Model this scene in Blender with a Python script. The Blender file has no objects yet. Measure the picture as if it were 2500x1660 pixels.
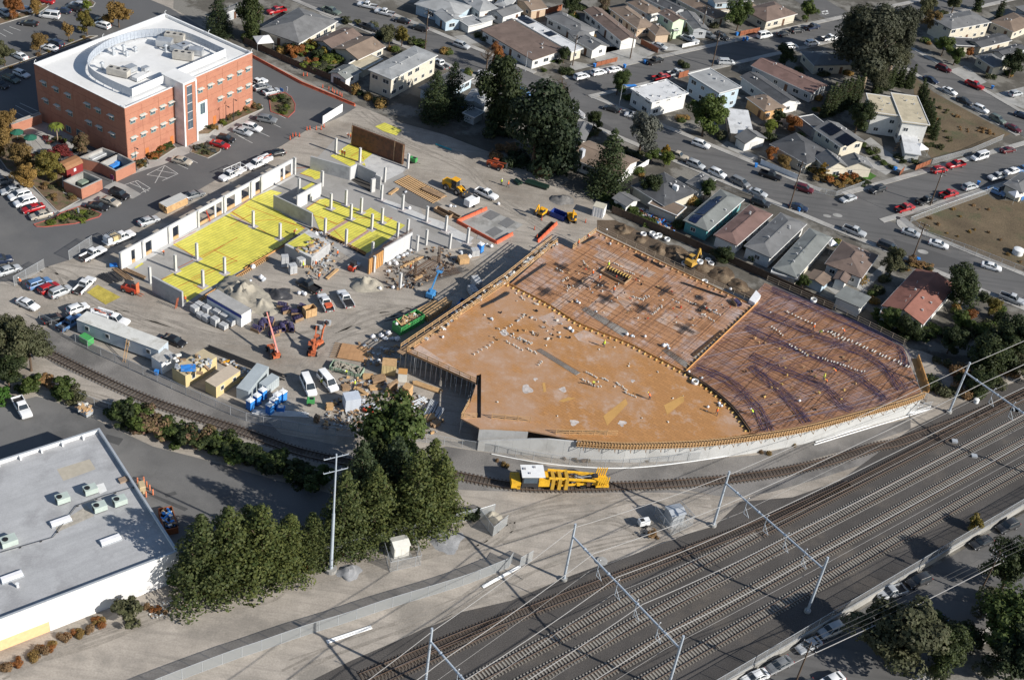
# Construction site beside a railway, seen from the air. Units are metres, z up, camera over the origin.
import bpy,math,random
from mathutils import Vector,Matrix,noise
D = bpy.data
SC = bpy.context.scene
COL = SC.collection
rnd = random.Random(11)
U = rnd.uniform
rad = math.radians

# ---------------- camera, sky, sun, exposure ----------------
cam = D.cameras.new('camera');cam.lens = 45.907;cam.sensor_width = 36.0;cam.clip_start = 1;cam.clip_end = 12000
camo = D.objects.new('camera',cam);COL.objects.link(camo);SC.camera = camo
PITCH,ROLL = 0.651579,0.148226
fw = Vector((0,math.cos(PITCH),-math.sin(PITCH)));rt = Vector((1,0,0));up = rt.cross(fw)
rt2 = rt*math.cos(ROLL) + up*math.sin(ROLL);up2 = up*math.cos(ROLL) - rt*math.sin(ROLL)
camo.matrix_world = Matrix((( rt2.x,up2.x,-fw.x,0),(rt2.y,up2.y,-fw.y,0),(rt2.z,up2.z,-fw.z,156.21),(0,0,0,1)))
SUN_AZ,SUN_EL = rad(110.4),rad(29.4)          # azimuth clockwise from +y, elevation
w = D.worlds.new('World');SC.world = w;w.use_nodes = True
nt = w.node_tree;bg = nt.nodes['Background']
sky = nt.nodes.new('ShaderNodeTexSky');sky.sky_type = 'NISHITA';sky.sun_disc = False
sky.sun_elevation = SUN_EL;sky.sun_rotation = SUN_AZ;sky.altitude = 100;sky.air_density = 1.0;sky.dust_density = 0.6;sky.ozone_density = 1.2
nt.links.new(sky.outputs[0],bg.inputs[0]);bg.inputs[1].default_value = 0.08
sun = D.lights.new('sun','SUN');sun.energy = 5.0;sun.angle = rad(0.53);sun.color = (1.0,0.945,0.86)
suno = D.objects.new('sun',sun);COL.objects.link(suno)
sd = Vector((math.sin(SUN_AZ)*math.cos(SUN_EL),math.cos(SUN_AZ)*math.cos(SUN_EL),math.sin(SUN_EL)))
suno.rotation_euler = sd.to_track_quat('Z','Y').to_euler();suno.location = sd*500
vs = SC.view_settings;vs.view_transform = 'Standard';vs.look = 'None';vs.exposure = 0.34;vs.gamma = 1;vs.use_curve_mapping = False
SC.cycles.max_bounces = 5;SC.cycles.diffuse_bounces = 3;SC.cycles.glossy_bounces = 2;SC.cycles.transmission_bounces = 2;SC.cycles.transparent_max_bounces = 12
SC.cycles.use_denoising = True

# ---------------- materials ----------------
MT = {}
def nmat(name):
    m = D.materials.new(name);m.use_nodes = True;MT[name] = m
    return m,m.node_tree,m.node_tree.nodes['Principled BSDF']
def col4(c):return (c[0],c[1],c[2],1)
def node(t,kind,**kw):
    n = t.nodes.new(kind)
    for k,v in kw.items():
        if k in n.inputs:n.inputs[k].default_value = v
        else:setattr(n,k,v)
    return n
def mixc(t,fac,a,b,blend='MIX'):
    n = t.nodes.new('ShaderNodeMix');n.data_type = 'RGBA';n.blend_type = blend
    for i,s in ((0,fac),(6,a),(7,b)):
        if hasattr(s,'is_output'):t.links.new(s,n.inputs[i])
        else:n.inputs[i].default_value = s if i == 0 else col4(s)
    return n.outputs[2]
def ramp(t,src,lo,hi):
    n = t.nodes.new('ShaderNodeMapRange');n.inputs[1].default_value = lo;n.inputs[2].default_value = hi
    t.links.new(src,n.inputs[0]);return n.outputs[0]
def tex(t,co,scale,detail=4,rough=.6,kind='ShaderNodeTexNoise'):
    n = t.nodes.new(kind);n.inputs['Scale'].default_value = scale
    if 'Detail' in n.inputs:n.inputs['Detail'].default_value = detail;n.inputs['Roughness'].default_value = rough
    t.links.new(co,n.inputs['Vector']);return n.outputs[0]
def mat(name,c,rough=.75,var=.18,scale=.6,grain=.12,gscale=9,c2=None,c2r=(.5,.62),c2s=.08,bump=0,metal=0,spec=.35,world=False,strk=None):
    """a weathered surface: broad patches, fine grain, an optional second colour in blotches, optional streaks"""
    if name in MT:return MT[name]
    m,t,b = nmat(name)
    if world:co = t.nodes.new('ShaderNodeNewGeometry').outputs['Position']
    else:co = t.nodes.new('ShaderNodeTexCoord').outputs['Object']
    out = mixc(t,ramp(t,tex(t,co,scale),.3,.7),[x*(1-var) for x in c],[min(1,x*(1+var)) for x in c])
    if c2:out = mixc(t,ramp(t,tex(t,co,c2s,6,.65),*c2r),out,c2)
    if strk:
        mp = t.nodes.new('ShaderNodeMapping');mp.inputs['Scale'].default_value = strk[0];mp.inputs['Rotation'].default_value = (0,0,strk[2])
        t.links.new(co,mp.inputs[0])
        out = mixc(t,ramp(t,tex(t,mp.outputs[0],1,3),.48,.75),out,strk[1])
    g = tex(t,co,gscale,3,.7)
    out = mixc(t,ramp(t,g,.3,.7),mixc(t,1,out,[1-grain]*3,'MULTIPLY'),mixc(t,1,out,[1+grain]*3,'MULTIPLY'))
    t.links.new(out,b.inputs['Base Color'])
    b.inputs['Roughness'].default_value = rough;b.inputs['Metallic'].default_value = metal;b.inputs['Specular IOR Level'].default_value = spec
    if bump:
        bn = t.nodes.new('ShaderNodeBump');bn.inputs['Strength'].default_value = bump;bn.inputs['Distance'].default_value = .05
        t.links.new(g,bn.inputs['Height']);t.links.new(bn.outputs[0],b.inputs['Normal'])
    return m
def plain(name,c,rough=.5,metal=0,spec=.4,var=.08):return mat(name,c,rough,var,1.5,.04,14,metal=metal,spec=spec)
def paint(c):
    k = 'paint_%02x%02x%02x' % tuple(int(255*x**.45) for x in c)
    if k in MT:return MT[k]
    m = mat(k,c,.32,.07,.9,.05,6,spec=.5);m.node_tree.nodes['Principled BSDF'].inputs['Coat Weight'].default_value = .35
    return m
def leafmat(name,c,c2):
    m,t,b = nmat(name)
    g = t.nodes.new('ShaderNodeNewGeometry')
    co = t.nodes.new('ShaderNodeTexCoord').outputs['Object']
    o = mixc(t,g.outputs['Random Per Island'],c,c2)
    oi = t.nodes.new('ShaderNodeObjectInfo').outputs['Random'];o = mixc(t,oi,mixc(t,1,o,(.78,.8,.85),'MULTIPLY'),mixc(t,1,o,(1.22,1.16,1.0),'MULTIPLY'))
    o = mixc(t,ramp(t,tex(t,co,.55,3),.35,.65),mixc(t,1,o,(.72,)*3,'MULTIPLY'),mixc(t,1,o,(1.25,)*3,'MULTIPLY'))
    t.links.new(o,b.inputs['Base Color']);b.inputs['Roughness'].default_value = .65;b.inputs['Specular IOR Level'].default_value = .25
    tr = t.nodes.new('ShaderNodeBsdfTranslucent');t.links.new(o,tr.inputs[0])
    mx = t.nodes.new('ShaderNodeMixShader');mx.inputs[0].default_value = .22
    t.links.new(b.outputs[0],mx.inputs[1]);t.links.new(tr.outputs[0],mx.inputs[2])
    t.links.new(mx.outputs[0],t.nodes['Material Output'].inputs[0]);return m
def netmat(name,c,opac):
    m,t,b = nmat(name);b.inputs['Base Color'].default_value = col4(c);b.inputs['Roughness'].default_value = .5;b.inputs['Metallic'].default_value = .3
    tr = t.nodes.new('ShaderNodeBsdfTransparent');mx = t.nodes.new('ShaderNodeMixShader');mx.inputs[0].default_value = opac
    t.links.new(tr.outputs[0],mx.inputs[1]);t.links.new(b.outputs[0],mx.inputs[2]);t.links.new(mx.outputs[0],t.nodes['Material Output'].inputs[0]);return m
glass = plain('dark_glass',(.03,.04,.05),.08,0,.6,.2)
skyglass = plain('window_glass',(.08,.11,.14),.1,0,.7,.2)
tyre = plain('tyre_rubber',(.018,.018,.02),.85)
rimm = plain('wheel_rim',(.42,.43,.45),.35,.6)
lampw = plain('headlight_lens',(.7,.72,.75),.15)
lampr = plain('tail_light_lens',(.35,.02,.02),.25)
black = plain('black_plastic',(.02,.02,.022),.6)
steel = plain('galvanised_steel',(.5,.53,.56),.45,.35)
zinc = mat('weathered_galvanised_post',(.47,.53,.6),.45,.1,.8,metal=.2)
conc = mat('fresh_concrete',(.52,.52,.51),.8,.1,.35,.06,7,c2=(.42,.42,.42),c2s=.5)
oconc = mat('old_concrete',(.34,.335,.32),.85,.15,.3,.1,6,c2=(.24,.235,.22),c2s=.25,world=True)
wood = mat('sawn_lumber',(.5,.32,.16),.75,.2,1.5,.12,12)
wood2 = mat('weathered_lumber',(.3,.2,.12),.8,.25,1.2,.15,10)
ply = mat('plywood_form',(.55,.29,.1),.6,.12,.5,.08,8)
white = plain('white_paint',(.78,.79,.79),.5)
offw = plain('off_white_paint',(.68,.67,.62),.6)
rebar = mat('rusty_rebar',(.13,.075,.045),.8,.3,2)
darkst = plain('dark_steel',(.06,.06,.065),.5,.4)
orangep = plain('safety_orange_plastic',(.6,.12,.055),.6,var=.2)
yellowp = plain('machine_yellow',(.75,.38,.02),.45)
bluep = plain('bright_blue_plastic',(.04,.22,.62),.45)
tarpw = plain('white_sheeting',(.75,.75,.77),.45)
plast = plain('clear_wrap',(.5,.53,.57),.3)

# ---------------- mesh building ----------------
class MB:
    def __init__(s):s.v = [];s.f = [];s.m = []
    def add(s,vs,fs,mi=0):
        o = len(s.v);s.v += [tuple(v) for v in vs];s.f += [tuple(i+o for i in f) for f in fs];s.m += [mi]*len(fs);return s
    def box(s,x0,x1,y0,y1,z0,z1,mi=0):
        return s.add([(x0,y0,z0),(x1,y0,z0),(x1,y1,z0),(x0,y1,z0),(x0,y0,z1),(x1,y0,z1),(x1,y1,z1),(x0,y1,z1)],
                     [(0,3,2,1),(4,5,6,7),(0,1,5,4),(1,2,6,5),(2,3,7,6),(3,0,4,7)],mi)
    def cbox(s,c,d,rz=0,mi=0,tilt=0):
        a,b,h = d[0]/2,d[1]/2,d[2]/2;ca,sa = math.cos(rz),math.sin(rz);ct,st = math.cos(tilt),math.sin(tilt)
        vs = []
        for z in (-h,h):
            for x,y in ((-a,-b),(a,-b),(a,b),(-a,b)):
                x2,z2 = x*ct + z*st,-x*st + z*ct
                vs.append((c[0]+x2*ca-y*sa,c[1]+x2*sa+y*ca,c[2]+z2))
        return s.add(vs,[(0,3,2,1),(4,5,6,7),(0,1,5,4),(1,2,6,5),(2,3,7,6),(3,0,4,7)],mi)
    def prism(s,poly,z0,z1,mi=0,bottom=True):
        n = len(poly)
        if sum(poly[i][0]*poly[(i+1)%n][1]-poly[(i+1)%n][0]*poly[i][1] for i in range(n)) < 0:poly = poly[::-1]
        vs = [(p[0],p[1],z0) for p in poly] + [(p[0],p[1],z1) for p in poly]
        fs = [(i,(i+1)%n,n+(i+1)%n,n+i) for i in range(n)] + [tuple(range(n,2*n))]
        if bottom:fs.append(tuple(range(n-1,-1,-1)))
        return s.add(vs,fs,mi)
    def flat(s,poly,z,mi=0):
        n = len(poly)
        if sum(poly[i][0]*poly[(i+1)%n][1]-poly[(i+1)%n][0]*poly[i][1] for i in range(n)) < 0:poly = poly[::-1]
        return s.add([(p[0],p[1],z) for p in poly],[tuple(range(n))],mi)
    def tube(s,pts,r,n=6,mi=0,caps=True):
        pts = [Vector(p) for p in pts];k = len(pts);vs = [];fs = []
        rs = r if isinstance(r,(list,tuple)) else [r]*k
        for i,p in enumerate(pts):
            d = (pts[min(i+1,k-1)]-pts[max(i-1,0)])
            if d.length < 1e-9:d = Vector((0,0,1))
            d.normalize();a = d.orthogonal() if abs(d.z) > .9 else d.cross(Vector((0,0,1)));a.normalize();b = d.cross(a)
            for j in range(n):
                t = 2*math.pi*(j+.5)/n;vs.append(p + a*(rs[i]*math.cos(t)) + b*(rs[i]*math.sin(t)))
        for i in range(k-1):
            for j in range(n):fs.append((i*n+j,i*n+(j+1)%n,(i+1)*n+(j+1)%n,(i+1)*n+j))
        if caps:fs += [tuple(range(n-1,-1,-1)),tuple(range((k-1)*n,k*n))]
        return s.add(vs,fs,mi)
    def beam(s,p,q,wd,ht,mi=0):
        p,q = Vector(p),Vector(q);d = (q-p).normalized()
        a = d.cross(Vector((0,0,1)))
        if a.length < 1e-3:a = Vector((1,0,0))
        a.normalize();b = a.cross(d);a *= wd/2;b *= ht/2;vs = []
        for o in (p,q):vs += [o-a-b,o+a-b,o+a+b,o-a+b]
        return s.add(vs,[(0,1,2,3),(7,6,5,4),(0,4,5,1),(1,5,6,2),(2,6,7,3),(3,7,4,0)],mi)
    def loft(s,secs,mi=0,cap=True):
        n = len(secs[0]);vs = [v for q in secs for v in q];fs = []
        for i in range(len(secs)-1):
            for j in range(n):fs.append((i*n+j,i*n+(j+1)%n,(i+1)*n+(j+1)%n,(i+1)*n+j))
        if cap:fs += [tuple(range(n-1,-1,-1)),tuple(range((len(secs)-1)*n,len(secs)*n))]
        return s.add(vs,fs,mi)
    def ball(s,c,r,mi=0,n=8,jit=0,sq=1):
        vs = [(c[0],c[1],c[2]-r*sq)];m = max(3,n//2)
        for i in range(1,m):
            a = math.pi*i/m
            for j in range(n):
                t = 2*math.pi*j/n;k = r*(1+U(-jit,jit));vs.append((c[0]+k*math.sin(a)*math.cos(t),c[1]+k*math.sin(a)*math.sin(t),c[2]-k*sq*math.cos(a)))
        vs.append((c[0],c[1],c[2]+r*sq));fs = [(0,1+(j+1)%n,1+j) for j in range(n)]
        for i in range(m-2):
            for j in range(n):fs.append((1+i*n+j,1+i*n+(j+1)%n,1+(i+1)*n+(j+1)%n,1+(i+1)*n+j))
        L = len(vs)-1;fs += [(L,L-n+j,L-n+(j+1)%n) for j in range(n)]
        return s.add(vs,fs,mi)
    def mesh(s,name,mats,smooth=None):
        me = D.meshes.new(name);me.from_pydata(s.v,[],s.f)
        for m in (mats if isinstance(mats,(list,tuple)) else [mats]):me.materials.append(m)
        if any(s.m):me.polygons.foreach_set('material_index',s.m)
        if smooth:
            me.polygons.foreach_set('use_smooth',[True]*len(s.f));me.set_sharp_from_angle(angle=rad(smooth))
        return me
    def obj(s,name,mats,parent=None,smooth=None,kind=None):
        return put(name,s.mesh(name,mats,smooth),parent,kind=kind)
def put(name,me,parent=None,loc=None,rz=0,kind=None,m0=None):
    o = D.objects.new(name,me);COL.objects.link(o)
    if parent:o.parent = parent
    if loc:o.location = loc if len(loc) == 3 else (loc[0],loc[1],0)
    if rz:o.rotation_euler[2] = rz
    if kind:o['kind'] = kind
    if m0:o.material_slots[0].link = 'OBJECT';o.material_slots[0].material = m0
    return o
def tag(o,label,cat,group=None):
    o['label'] = label;o['category'] = cat
    if 'kind' not in o:o['kind'] = 'thing'
    if group:o['group'] = group
    return o
def thing(name,label,cat,loc=(0,0,0),rz=0,group=None):
    o = D.objects.new(name,None);COL.objects.link(o);o.empty_display_size = .3
    o.location = loc if len(loc) == 3 else (loc[0],loc[1],0);o.rotation_euler[2] = rz
    return tag(o,label,cat,group)
def dup(root,loc,rz=0,label=None,group=None,sc=None):
    r = root.copy();COL.objects.link(r);r.location = loc if len(loc) == 3 else (loc[0],loc[1],0);r.rotation_euler[2] = rz
    if sc:r.scale = sc if isinstance(sc,tuple) else (sc,)*3
    if label:r['label'] = label
    if group:r['group'] = group
    for ch in root.children:
        c = ch.copy();COL.objects.link(c);c.parent = r
        for g in ch.children:
            d = g.copy();COL.objects.link(d);d.parent = c
    return r
def ang(a,b):return math.atan2(b[1]-a[1],b[0]-a[0])
def dist(a,b):return math.hypot(b[0]-a[0],b[1]-a[1])
def lerp(a,b,t):return tuple(a[i]+(b[i]-a[i])*t for i in range(len(a)))
def mid(a,b):return lerp(a,b,.5)
def walk(path,step,off=0):
    """points every step metres along a polyline, with heading"""
    out = [];need = off
    for a,b in zip(path,path[1:]):
        L = dist(a,b);h = ang(a,b)
        while need <= L:out.append((lerp(a,b,need/L),h));need += step
        need -= L
    return out
def offset(path,d):
    """polyline moved d metres to its left"""
    out = []
    for i,p in enumerate(path):
        a = path[max(0,i-1)];b = path[min(len(path)-1,i+1)];h = ang(a,b)
        out.append((p[0]-math.sin(h)*d,p[1]+math.cos(h)*d))
    return out
def smooth_path(path,n=6):
    out = []
    for i in range(len(path)-1):
        p0 = path[max(0,i-1)];p1 = path[i];p2 = path[i+1];p3 = path[min(len(path)-1,i+2)]
        for k in range(n):
            t = k/n;out.append(tuple(.5*((2*p1[j])+(-p0[j]+p2[j])*t+(2*p0[j]-5*p1[j]+4*p2[j]-p3[j])*t*t+(-p0[j]+3*p1[j]-3*p2[j]+p3[j])*t**3) for j in range(2)))
    out.append(path[-1]);return out
def sheet(name,poly,z,m,kind='structure',parent=None):
    return MB().flat(poly,z).obj(name,m,parent,kind=None if parent else kind)
def strip(name,path,wd,z,m,parent=None,h=0):
    l = offset(path,wd/2);r = offset(path,-wd/2);b = MB()
    for i in range(len(path)-1):
        q = [r[i],r[i+1],l[i+1],l[i]]
        if h:b.prism(q,z,z+h)
        else:b.flat(q,z)
    return b.obj(name,m,parent,kind=None if parent else 'structure')


# ---------------- the setting: ground, streets, lots ----------------
g_dirt = mat('site_dirt',(.35,.315,.273),.95,.16,.22,.16,3.2,c2=(.215,.187,.155),c2s=.06,c2r=(.5,.68),bump=.5,world=True,strk=((.07,1.1,1),(.23,.21,.183),rad(38)))
g_yard = mat('yard_soil',(.1,.092,.078),.95,.35,.12,.2,3,c2=(.2,.19,.17),c2s=.09,c2r=(.48,.56),bump=.3,world=True)
g_tan = mat('service_road_dirt',(.37,.333,.29),.95,.16,.25,.15,3.4,c2=(.25,.228,.2),c2s=.07,bump=.5,world=True,strk=((.06,.9,1),(.27,.245,.215),rad(-33)))
g_asph = mat('worn_asphalt',(.112,.112,.114),.85,.12,.06,.1,7,c2=(.15,.147,.143),c2s=.04,c2r=(.5,.7),world=True)
g_street = mat('street_asphalt',(.118,.116,.115),.85,.13,.05,.1,7,c2=(.155,.15,.146),c2s=.06,c2r=(.52,.66),world=True,strk=((.05,.8,1),(.085,.084,.084),rad(29)))
g_lot = mat('patchy_yard_asphalt',(.15,.148,.145),.88,.16,.05,.12,6,c2=(.09,.09,.09),c2s=.045,c2r=(.52,.68),world=True)
g_ball = mat('dark_ballast',(.076,.07,.066),.95,.2,.1,.35,5,c2=(.12,.105,.09),c2s=.09,c2r=(.54,.7),bump=.7,world=True)
g_grav = mat('grey_gravel',(.2,.19,.18),.95,.2,.15,.25,5,c2=(.13,.125,.12),c2s=.08,bump=.5,world=True)
g_dry = mat('dry_grass_soil',(.125,.094,.058),.95,.3,.12,.3,2.5,c2=(.085,.085,.045),c2s=.13,c2r=(.53,.66),bump=.6,world=True)
g_walk = mat('pavement_concrete',(.37,.36,.34),.85,.12,.15,.08,5,c2=(.28,.27,.255),c2s=.12,world=True)
g_pad = mat('slab_base_gravel',(.325,.315,.3),.9,.1,.1,.08,5,c2=(.26,.25,.235),c2s=.12,world=True)
lawn_m = mat('green_lawn',(.05,.13,.02),.9,.3,.8,.3,6,world=True)
redk = plain('red_kerb_paint',(.4,.1,.08),.7)
wline = plain('road_marking_white',(.6,.6,.58),.7,var=.25)

LOW = -1.2   # the street beyond the retaining wall lies lower than the tracks
TN = (.6596,-.7516);TD = (.7516,.6596)
def trk(n,s):return (TN[0]*n + TD[0]*s,TN[1]*n + TD[1]*s)
sheet('ground',[trk(-70.6,-3500),trk(-70.6,4500),trk(-5000,4500),trk(-5000,-3500)],0,g_dirt);sheet('street_side_ground',[trk(-70.6,-3500),trk(-70.6,4500),trk(3500,4500),trk(3500,-3500)],LOW,g_yard)
# neighbourhood plots
sheet('neighbourhood_ground',[(-105,330)] + [(-77.9,309.5),(-47.2,291.2),(-35.6,285.5),(-23.5,282.5)] + [(-0.2,271.9),(13.5,261.2),(19.2,255),(31.3,247.4),(41.7,239.8),(50.6,230.6)] + [(63.3,231.6),(80.4,222.1)] + [(84.6,221.8),(91.3,218.2),(108.5,233.4)] + [(220,215),(330,160),(330,640),(-190,640)],.01,g_yard)
# streets (centre lines)
ST_A = [(-129.6,385.0),(307.7,142.5)];ST_B = [(.1,312.9),(226.7,505.3)];ST_C = [(72.6,272.6),(250,412)];ST_D = [(41.4,451.4),(170.8,285.9)]
strip('street',ST_A,12.2,.03,g_street);strip('side_street',ST_B,9.6,.034,g_street);strip('cross_street',ST_C,11,.038,g_street)
strip('hill_street',ST_D,11,.042,g_street);strip('trackside_street',[(-63.2*.6596+.7516*20,63.2*.7516+.6596*20),(-63.2*.6596+.7516*260,63.2*.7516+.6596*260)],13.6,LOW+.03,g_street)
def walkway(name,path,wd,h=.13,z0=0):
    """a raised pavement slab with its joints cut as separate bays"""
    par = None;pts = walk(path,1.9);b = MB()
    for (p,hd),(q,_) in zip(pts,pts[1:]):
        n = (-math.sin(hd)*wd/2,math.cos(hd)*wd/2);e = .012
        a0,b0 = lerp(p,q,e),lerp(p,q,1-e)
        b.prism([(a0[0]-n[0],a0[1]-n[1]),(b0[0]-n[0],b0[1]-n[1]),(b0[0]+n[0],b0[1]+n[1]),(a0[0]+n[0],a0[1]+n[1])],z0,z0+h)
    return b.obj(name,g_walk,kind='structure')
def side(path,d,a,b):
    q = offset(path,d);L = dist(q[0],q[-1]);return [lerp(q[0],q[-1],a/L),lerp(q[0],q[-1],b/L)]
LA = 500.
walkway('pavement',side(ST_A,7.0,10,140),1.7);walkway('pavement',side(ST_A,7.0,157,224),1.7);walkway('pavement',side(ST_A,7.0,244,480),1.7)
walkway('pavement',side(ST_A,-7.0,10,480),1.7)
walkway('pavement',side(ST_B,5.8,9,280),1.7,.124);walkway('pavement',side(ST_B,-5.8,9,110),1.7,.124);walkway('pavement',side(ST_B,-5.8,126,280),1.7,.124)
walkway('pavement',side(ST_C,6.5,8,80),1.7,.12);walkway('pavement',side(ST_C,-6.5,8,200),1.7,.12)
walkway('pavement',side(ST_D,6.5,85,150),1.7,.116);walkway('pavement',side(ST_D,-6.5,85,150),1.7,.116);walkway('pavement',[(-55.4*.6596+.7516*20,55.4*.7516+.6596*20),(-55.4*.6596+.7516*260,55.4*.7516+.6596*260)],1.8,.13,LOW)
for c,a0 in (((90.8,272.4),118),):
    b = MB();pts = [(c[0]+4.2*math.cos(rad(a0+t*14)),c[1]+4.2*math.sin(rad(a0+t*14))) for t in range(9)]
    b.prism([c]+pts,0,.108);b.obj('pavement_corner',g_walk,kind='structure')
# stop bar, lettering and worn patches on the hill junction
mk = MB()
mk.flat([(81.1,389.8),(85,394),(85.5,393.2),(81.5,389.1)],.05);
for q in ([(80.8,396.1),(81.8,397.4),(82.2,397),(81.1,395.7)],[(81.3,394.4),(83,396.2),(83.2,395.8),(81.5,393.9)],[(80.8,394.9),(81.1,395.4),(81.8,394.3),(81.5,393.9)],[(82.2,397.5),(82.9,398.2),(83.1,397),(82.5,396.3)]):mk.flat(q,.05)
mk.obj('road_marking',wline,kind='structure')
for c,r in (((72.2,276.8),.75),((69.7,271),1.0),((72.3,272),1.2),((91.1,261.2),1.3)):
    MB().flat([(c[0]+r*math.cos(t*.52),c[1]+.7*r*math.sin(t*.52)) for t in range(12)],.055).obj('manhole_patch',oconc if r > .8 else darkst,kind='structure')
sheet('road_patch',[(87,275.6),(88,275.4),(87.5,274.2),(86.7,274.5)],.15,darkst)
for poly in ([(84.6,265),(86.4,257.9),(92.7,255.3),(104,257.3),(103.1,258.5),(92.6,262.6)],[(7.3,301),(13.5,297.8),(19.5,297.2),(13.3,302.2)],[(100.4,367.2),(105.5,359.4),(109.1,362.2),(105,372.1)]):
    sheet('road_patch',poly,.046,mat('fresh_asphalt_patch',(.085,.084,.084),.85,.1,.2,world=True))
# driveways and paved yards
for poly in ([(-68.5,343),(-67.3,345.2),(-58.8,337.6),(-60.8,332.9)],[(10.6,339.4),(13.6,346.7),(23.4,350.1),(29.1,349),(21.2,337),(18,335.9),(11.7,336.7)],[(9.4,359),(13.5,352.3),(18.7,346.9),(11.8,340.6)],[(27.1,348.3),(36.7,352.4),(34,355.4),(27.1,355.5)],
             [(84,312.7),(85.9,315.2),(94.4,300.8),(90.9,298),(88.1,302)],[(73,242.1),(80.5,253),(81.3,251.3),(74.6,240.7)],[(114.4,364.8),(121.6,371.2),(126.4,361.7),(122,357.2)],[(127.3,354.4),(137.5,362.3),(134.1,347),(130.4,349.4)],[(-28.6,338.9),(-22.7,342.6),(-19.8,338.1),(-24.1,335)],
             [(5.2,334.5),(11.5,333.6),(8.9,331.3),(4,326.7)],[(83.2,304.2),(89.8,298.9),(87.3,295.7),(83,299.9)],[(46.8,301.2),(54.5,295.5),(54.3,292.5),(45.2,298.2)],[(114,389.7),(121.1,390.4),(121.6,382.8),(116.2,381)],[(-18.7,316.1),(-9.7,311.5),(-11.1,305.6),(-21.2,312.5)],[(65.8,241.2),(67.6,243),(70,240.9),(68.1,238.1)]):
    sheet('driveway',poly,.02,oconc)
sheet('lawn',[(80.2,296.6),(81.5,297.6),(84.7,294.4),(82.8,291.8),(81.1,292.1)],.03,lawn_m)
sheet('vacant_lot',[(103.7,358.8),(108.6,349),(124.8,331.4),(126.5,329.8),(122.7,325.6),(101.1,308.4),(99.9,312.4),(101.2,328),(102.4,346.2)],.03,g_dry)
sheet('vacant_lot',[(89.8,274.8),(96.7,281.9),(112.3,294.6),(113.7,291.5),(121.7,292.1),(122.3,277.4),(117.4,256.5),(114.2,258.5),(100.2,266.7),(92.5,270.8)],.03,g_dry)
# office parking lot
LOT = [(-102.2,198.1),(-97.1,199.9),(-93.5,205.6),(-89.9,209.3),(-85.8,216),(-78.9,229.9),(-72.8,242),(-70.3,247.3)] + [(-60,266),(-56.1,274.8),(-52.9,278.8),(-49.4,284.2),(-46.9,289.7),(-77.4,307.6)] + [(-106,330),(-190,372),(-260,280)]
sheet('parking_lot',LOT,.03,g_asph)
def kerbed(name,poly,m,km=g_walk,h=.14,wd=.18,fill=.1):
    b = MB().flat(poly,fill);o = b.obj(name,m,kind='structure')
    k = MB();q = poly + [poly[0]]
    for a,c in zip(q,q[1:]):k.beam((a[0],a[1],h/2+.03),(c[0],c[1],h/2+.03),wd,h)
    k.obj('kerb',km,o);return o
g_mulch = mat('planter_mulch',(.16,.11,.07),.95,.3,.4,.25,4,c2=(.09,.1,.04),c2s=.5,bump=.5,world=True)
kerbed('planter_bed',[(-68.7,288.8),(-65.4,291.8),(-63.3,289.9),(-61.6,286.6),(-60.9,283),(-61.7,279.4),(-66.3,281)],g_mulch,redk)
kerbed('planter_bed',[(-101,219.5),(-98.2,222.6),(-97.4,225.1),(-94.3,228.9),(-89.5,226.9),(-89.6,225.7),(-93.3,222),(-98.7,219.2),(-100.2,218.9)],g_mulch,redk)
kerbed('planter_bed',[(-79.1,256.7),(-79.3,260.1),(-76.9,262.5),(-73,260.3),(-72.9,258.9),(-74.7,255.3)],g_mulch)
kerbed('planter_bed',[(-80.4,267.2),(-79.8,270.9),(-76.4,269.6),(-77.4,266.1),(-79.6,265.1)],g_mulch)
kerbed('planter_bed',[(-88.3,252.3),(-84.2,259.1),(-82.7,257.9),(-85.3,251.1),(-87,250.6)],g_mulch)
kerbed('planter_bed',[(-76.2,272.1),(-74.6,276.8),(-71.5,283.4),(-69.1,283.5),(-68.5,281.8),(-72.3,275.7),(-75.1,270)],g_mulch)
kerbed('planter_bed',[(-90.6,249.5),(-88.4,251.2),(-86.5,248.8),(-87.7,246.1),(-89.3,247.2)],g_mulch)
kerbed('planter_bed',[(-144.1,303.7),(-136.5,315.1),(-135.7,319.7),(-136.8,321.7),(-141.3,313),(-145.7,307.6)],g_mulch)
kerbed('planter_bed',[(-134.3,279.9),(-133.5,282.2),(-127.5,291.7),(-119.9,306.4),(-118,307.1),(-127.1,291.1),(-132,282.7),(-133.4,279)],g_mulch)
kerbed('planter_bed',[(-127.1,321.3),(-125,323.7),(-125.2,326),(-127.1,327.8),(-128.4,324)],g_mulch)
kerbed('planter_bed',[(-120.3,245.6),(-114.2,238.5),(-107.5,234.4),(-98.6,225.7),(-97.9,225.7),(-95.5,230.9),(-99.7,232.7),(-103.1,241.3),(-113.3,252.2),(-122.5,254.9)],g_mulch)
sheet('courtyard',[(-117.3,255.6),(-115.7,260.7),(-107.4,258.2),(-102.2,251.4),(-107.3,247.1),(-110,245.7),(-113.1,247)],.11,g_walk)
sheet('path',[(-88.5,243.7),(-85.9,247.1),(-83.3,249.8),(-79.1,256.7),(-76.3,262.4),(-72.4,269.7),(-68.3,281.6),(-68.9,283.6),(-71.5,283.4),(-73.3,278.4),(-76.3,271.4),(-79.6,265.1),(-79.7,260.5),(-82.7,257.9),(-83.7,259.3),(-87,250.6),(-86.3,249.2),(-88.5,245.3)],.06,g_walk)
sheet('path',[(-94.9,230.6),(-92.7,234.7),(-92.3,237.8),(-91,240.2),(-88.6,239.4),(-84.1,236.7),(-85.2,234.4),(-89.6,234.6),(-93.2,228.7),(-97.4,225.1),(-98.6,225.7)],.05,g_walk)
sheet('path',[(-117.4,238.6),(-113.9,237.6),(-106.9,233),(-98.2,225.9),(-98.5,224.6),(-106.2,229.8),(-115.7,234.5)],.05,g_walk)
ls = MB()
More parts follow.
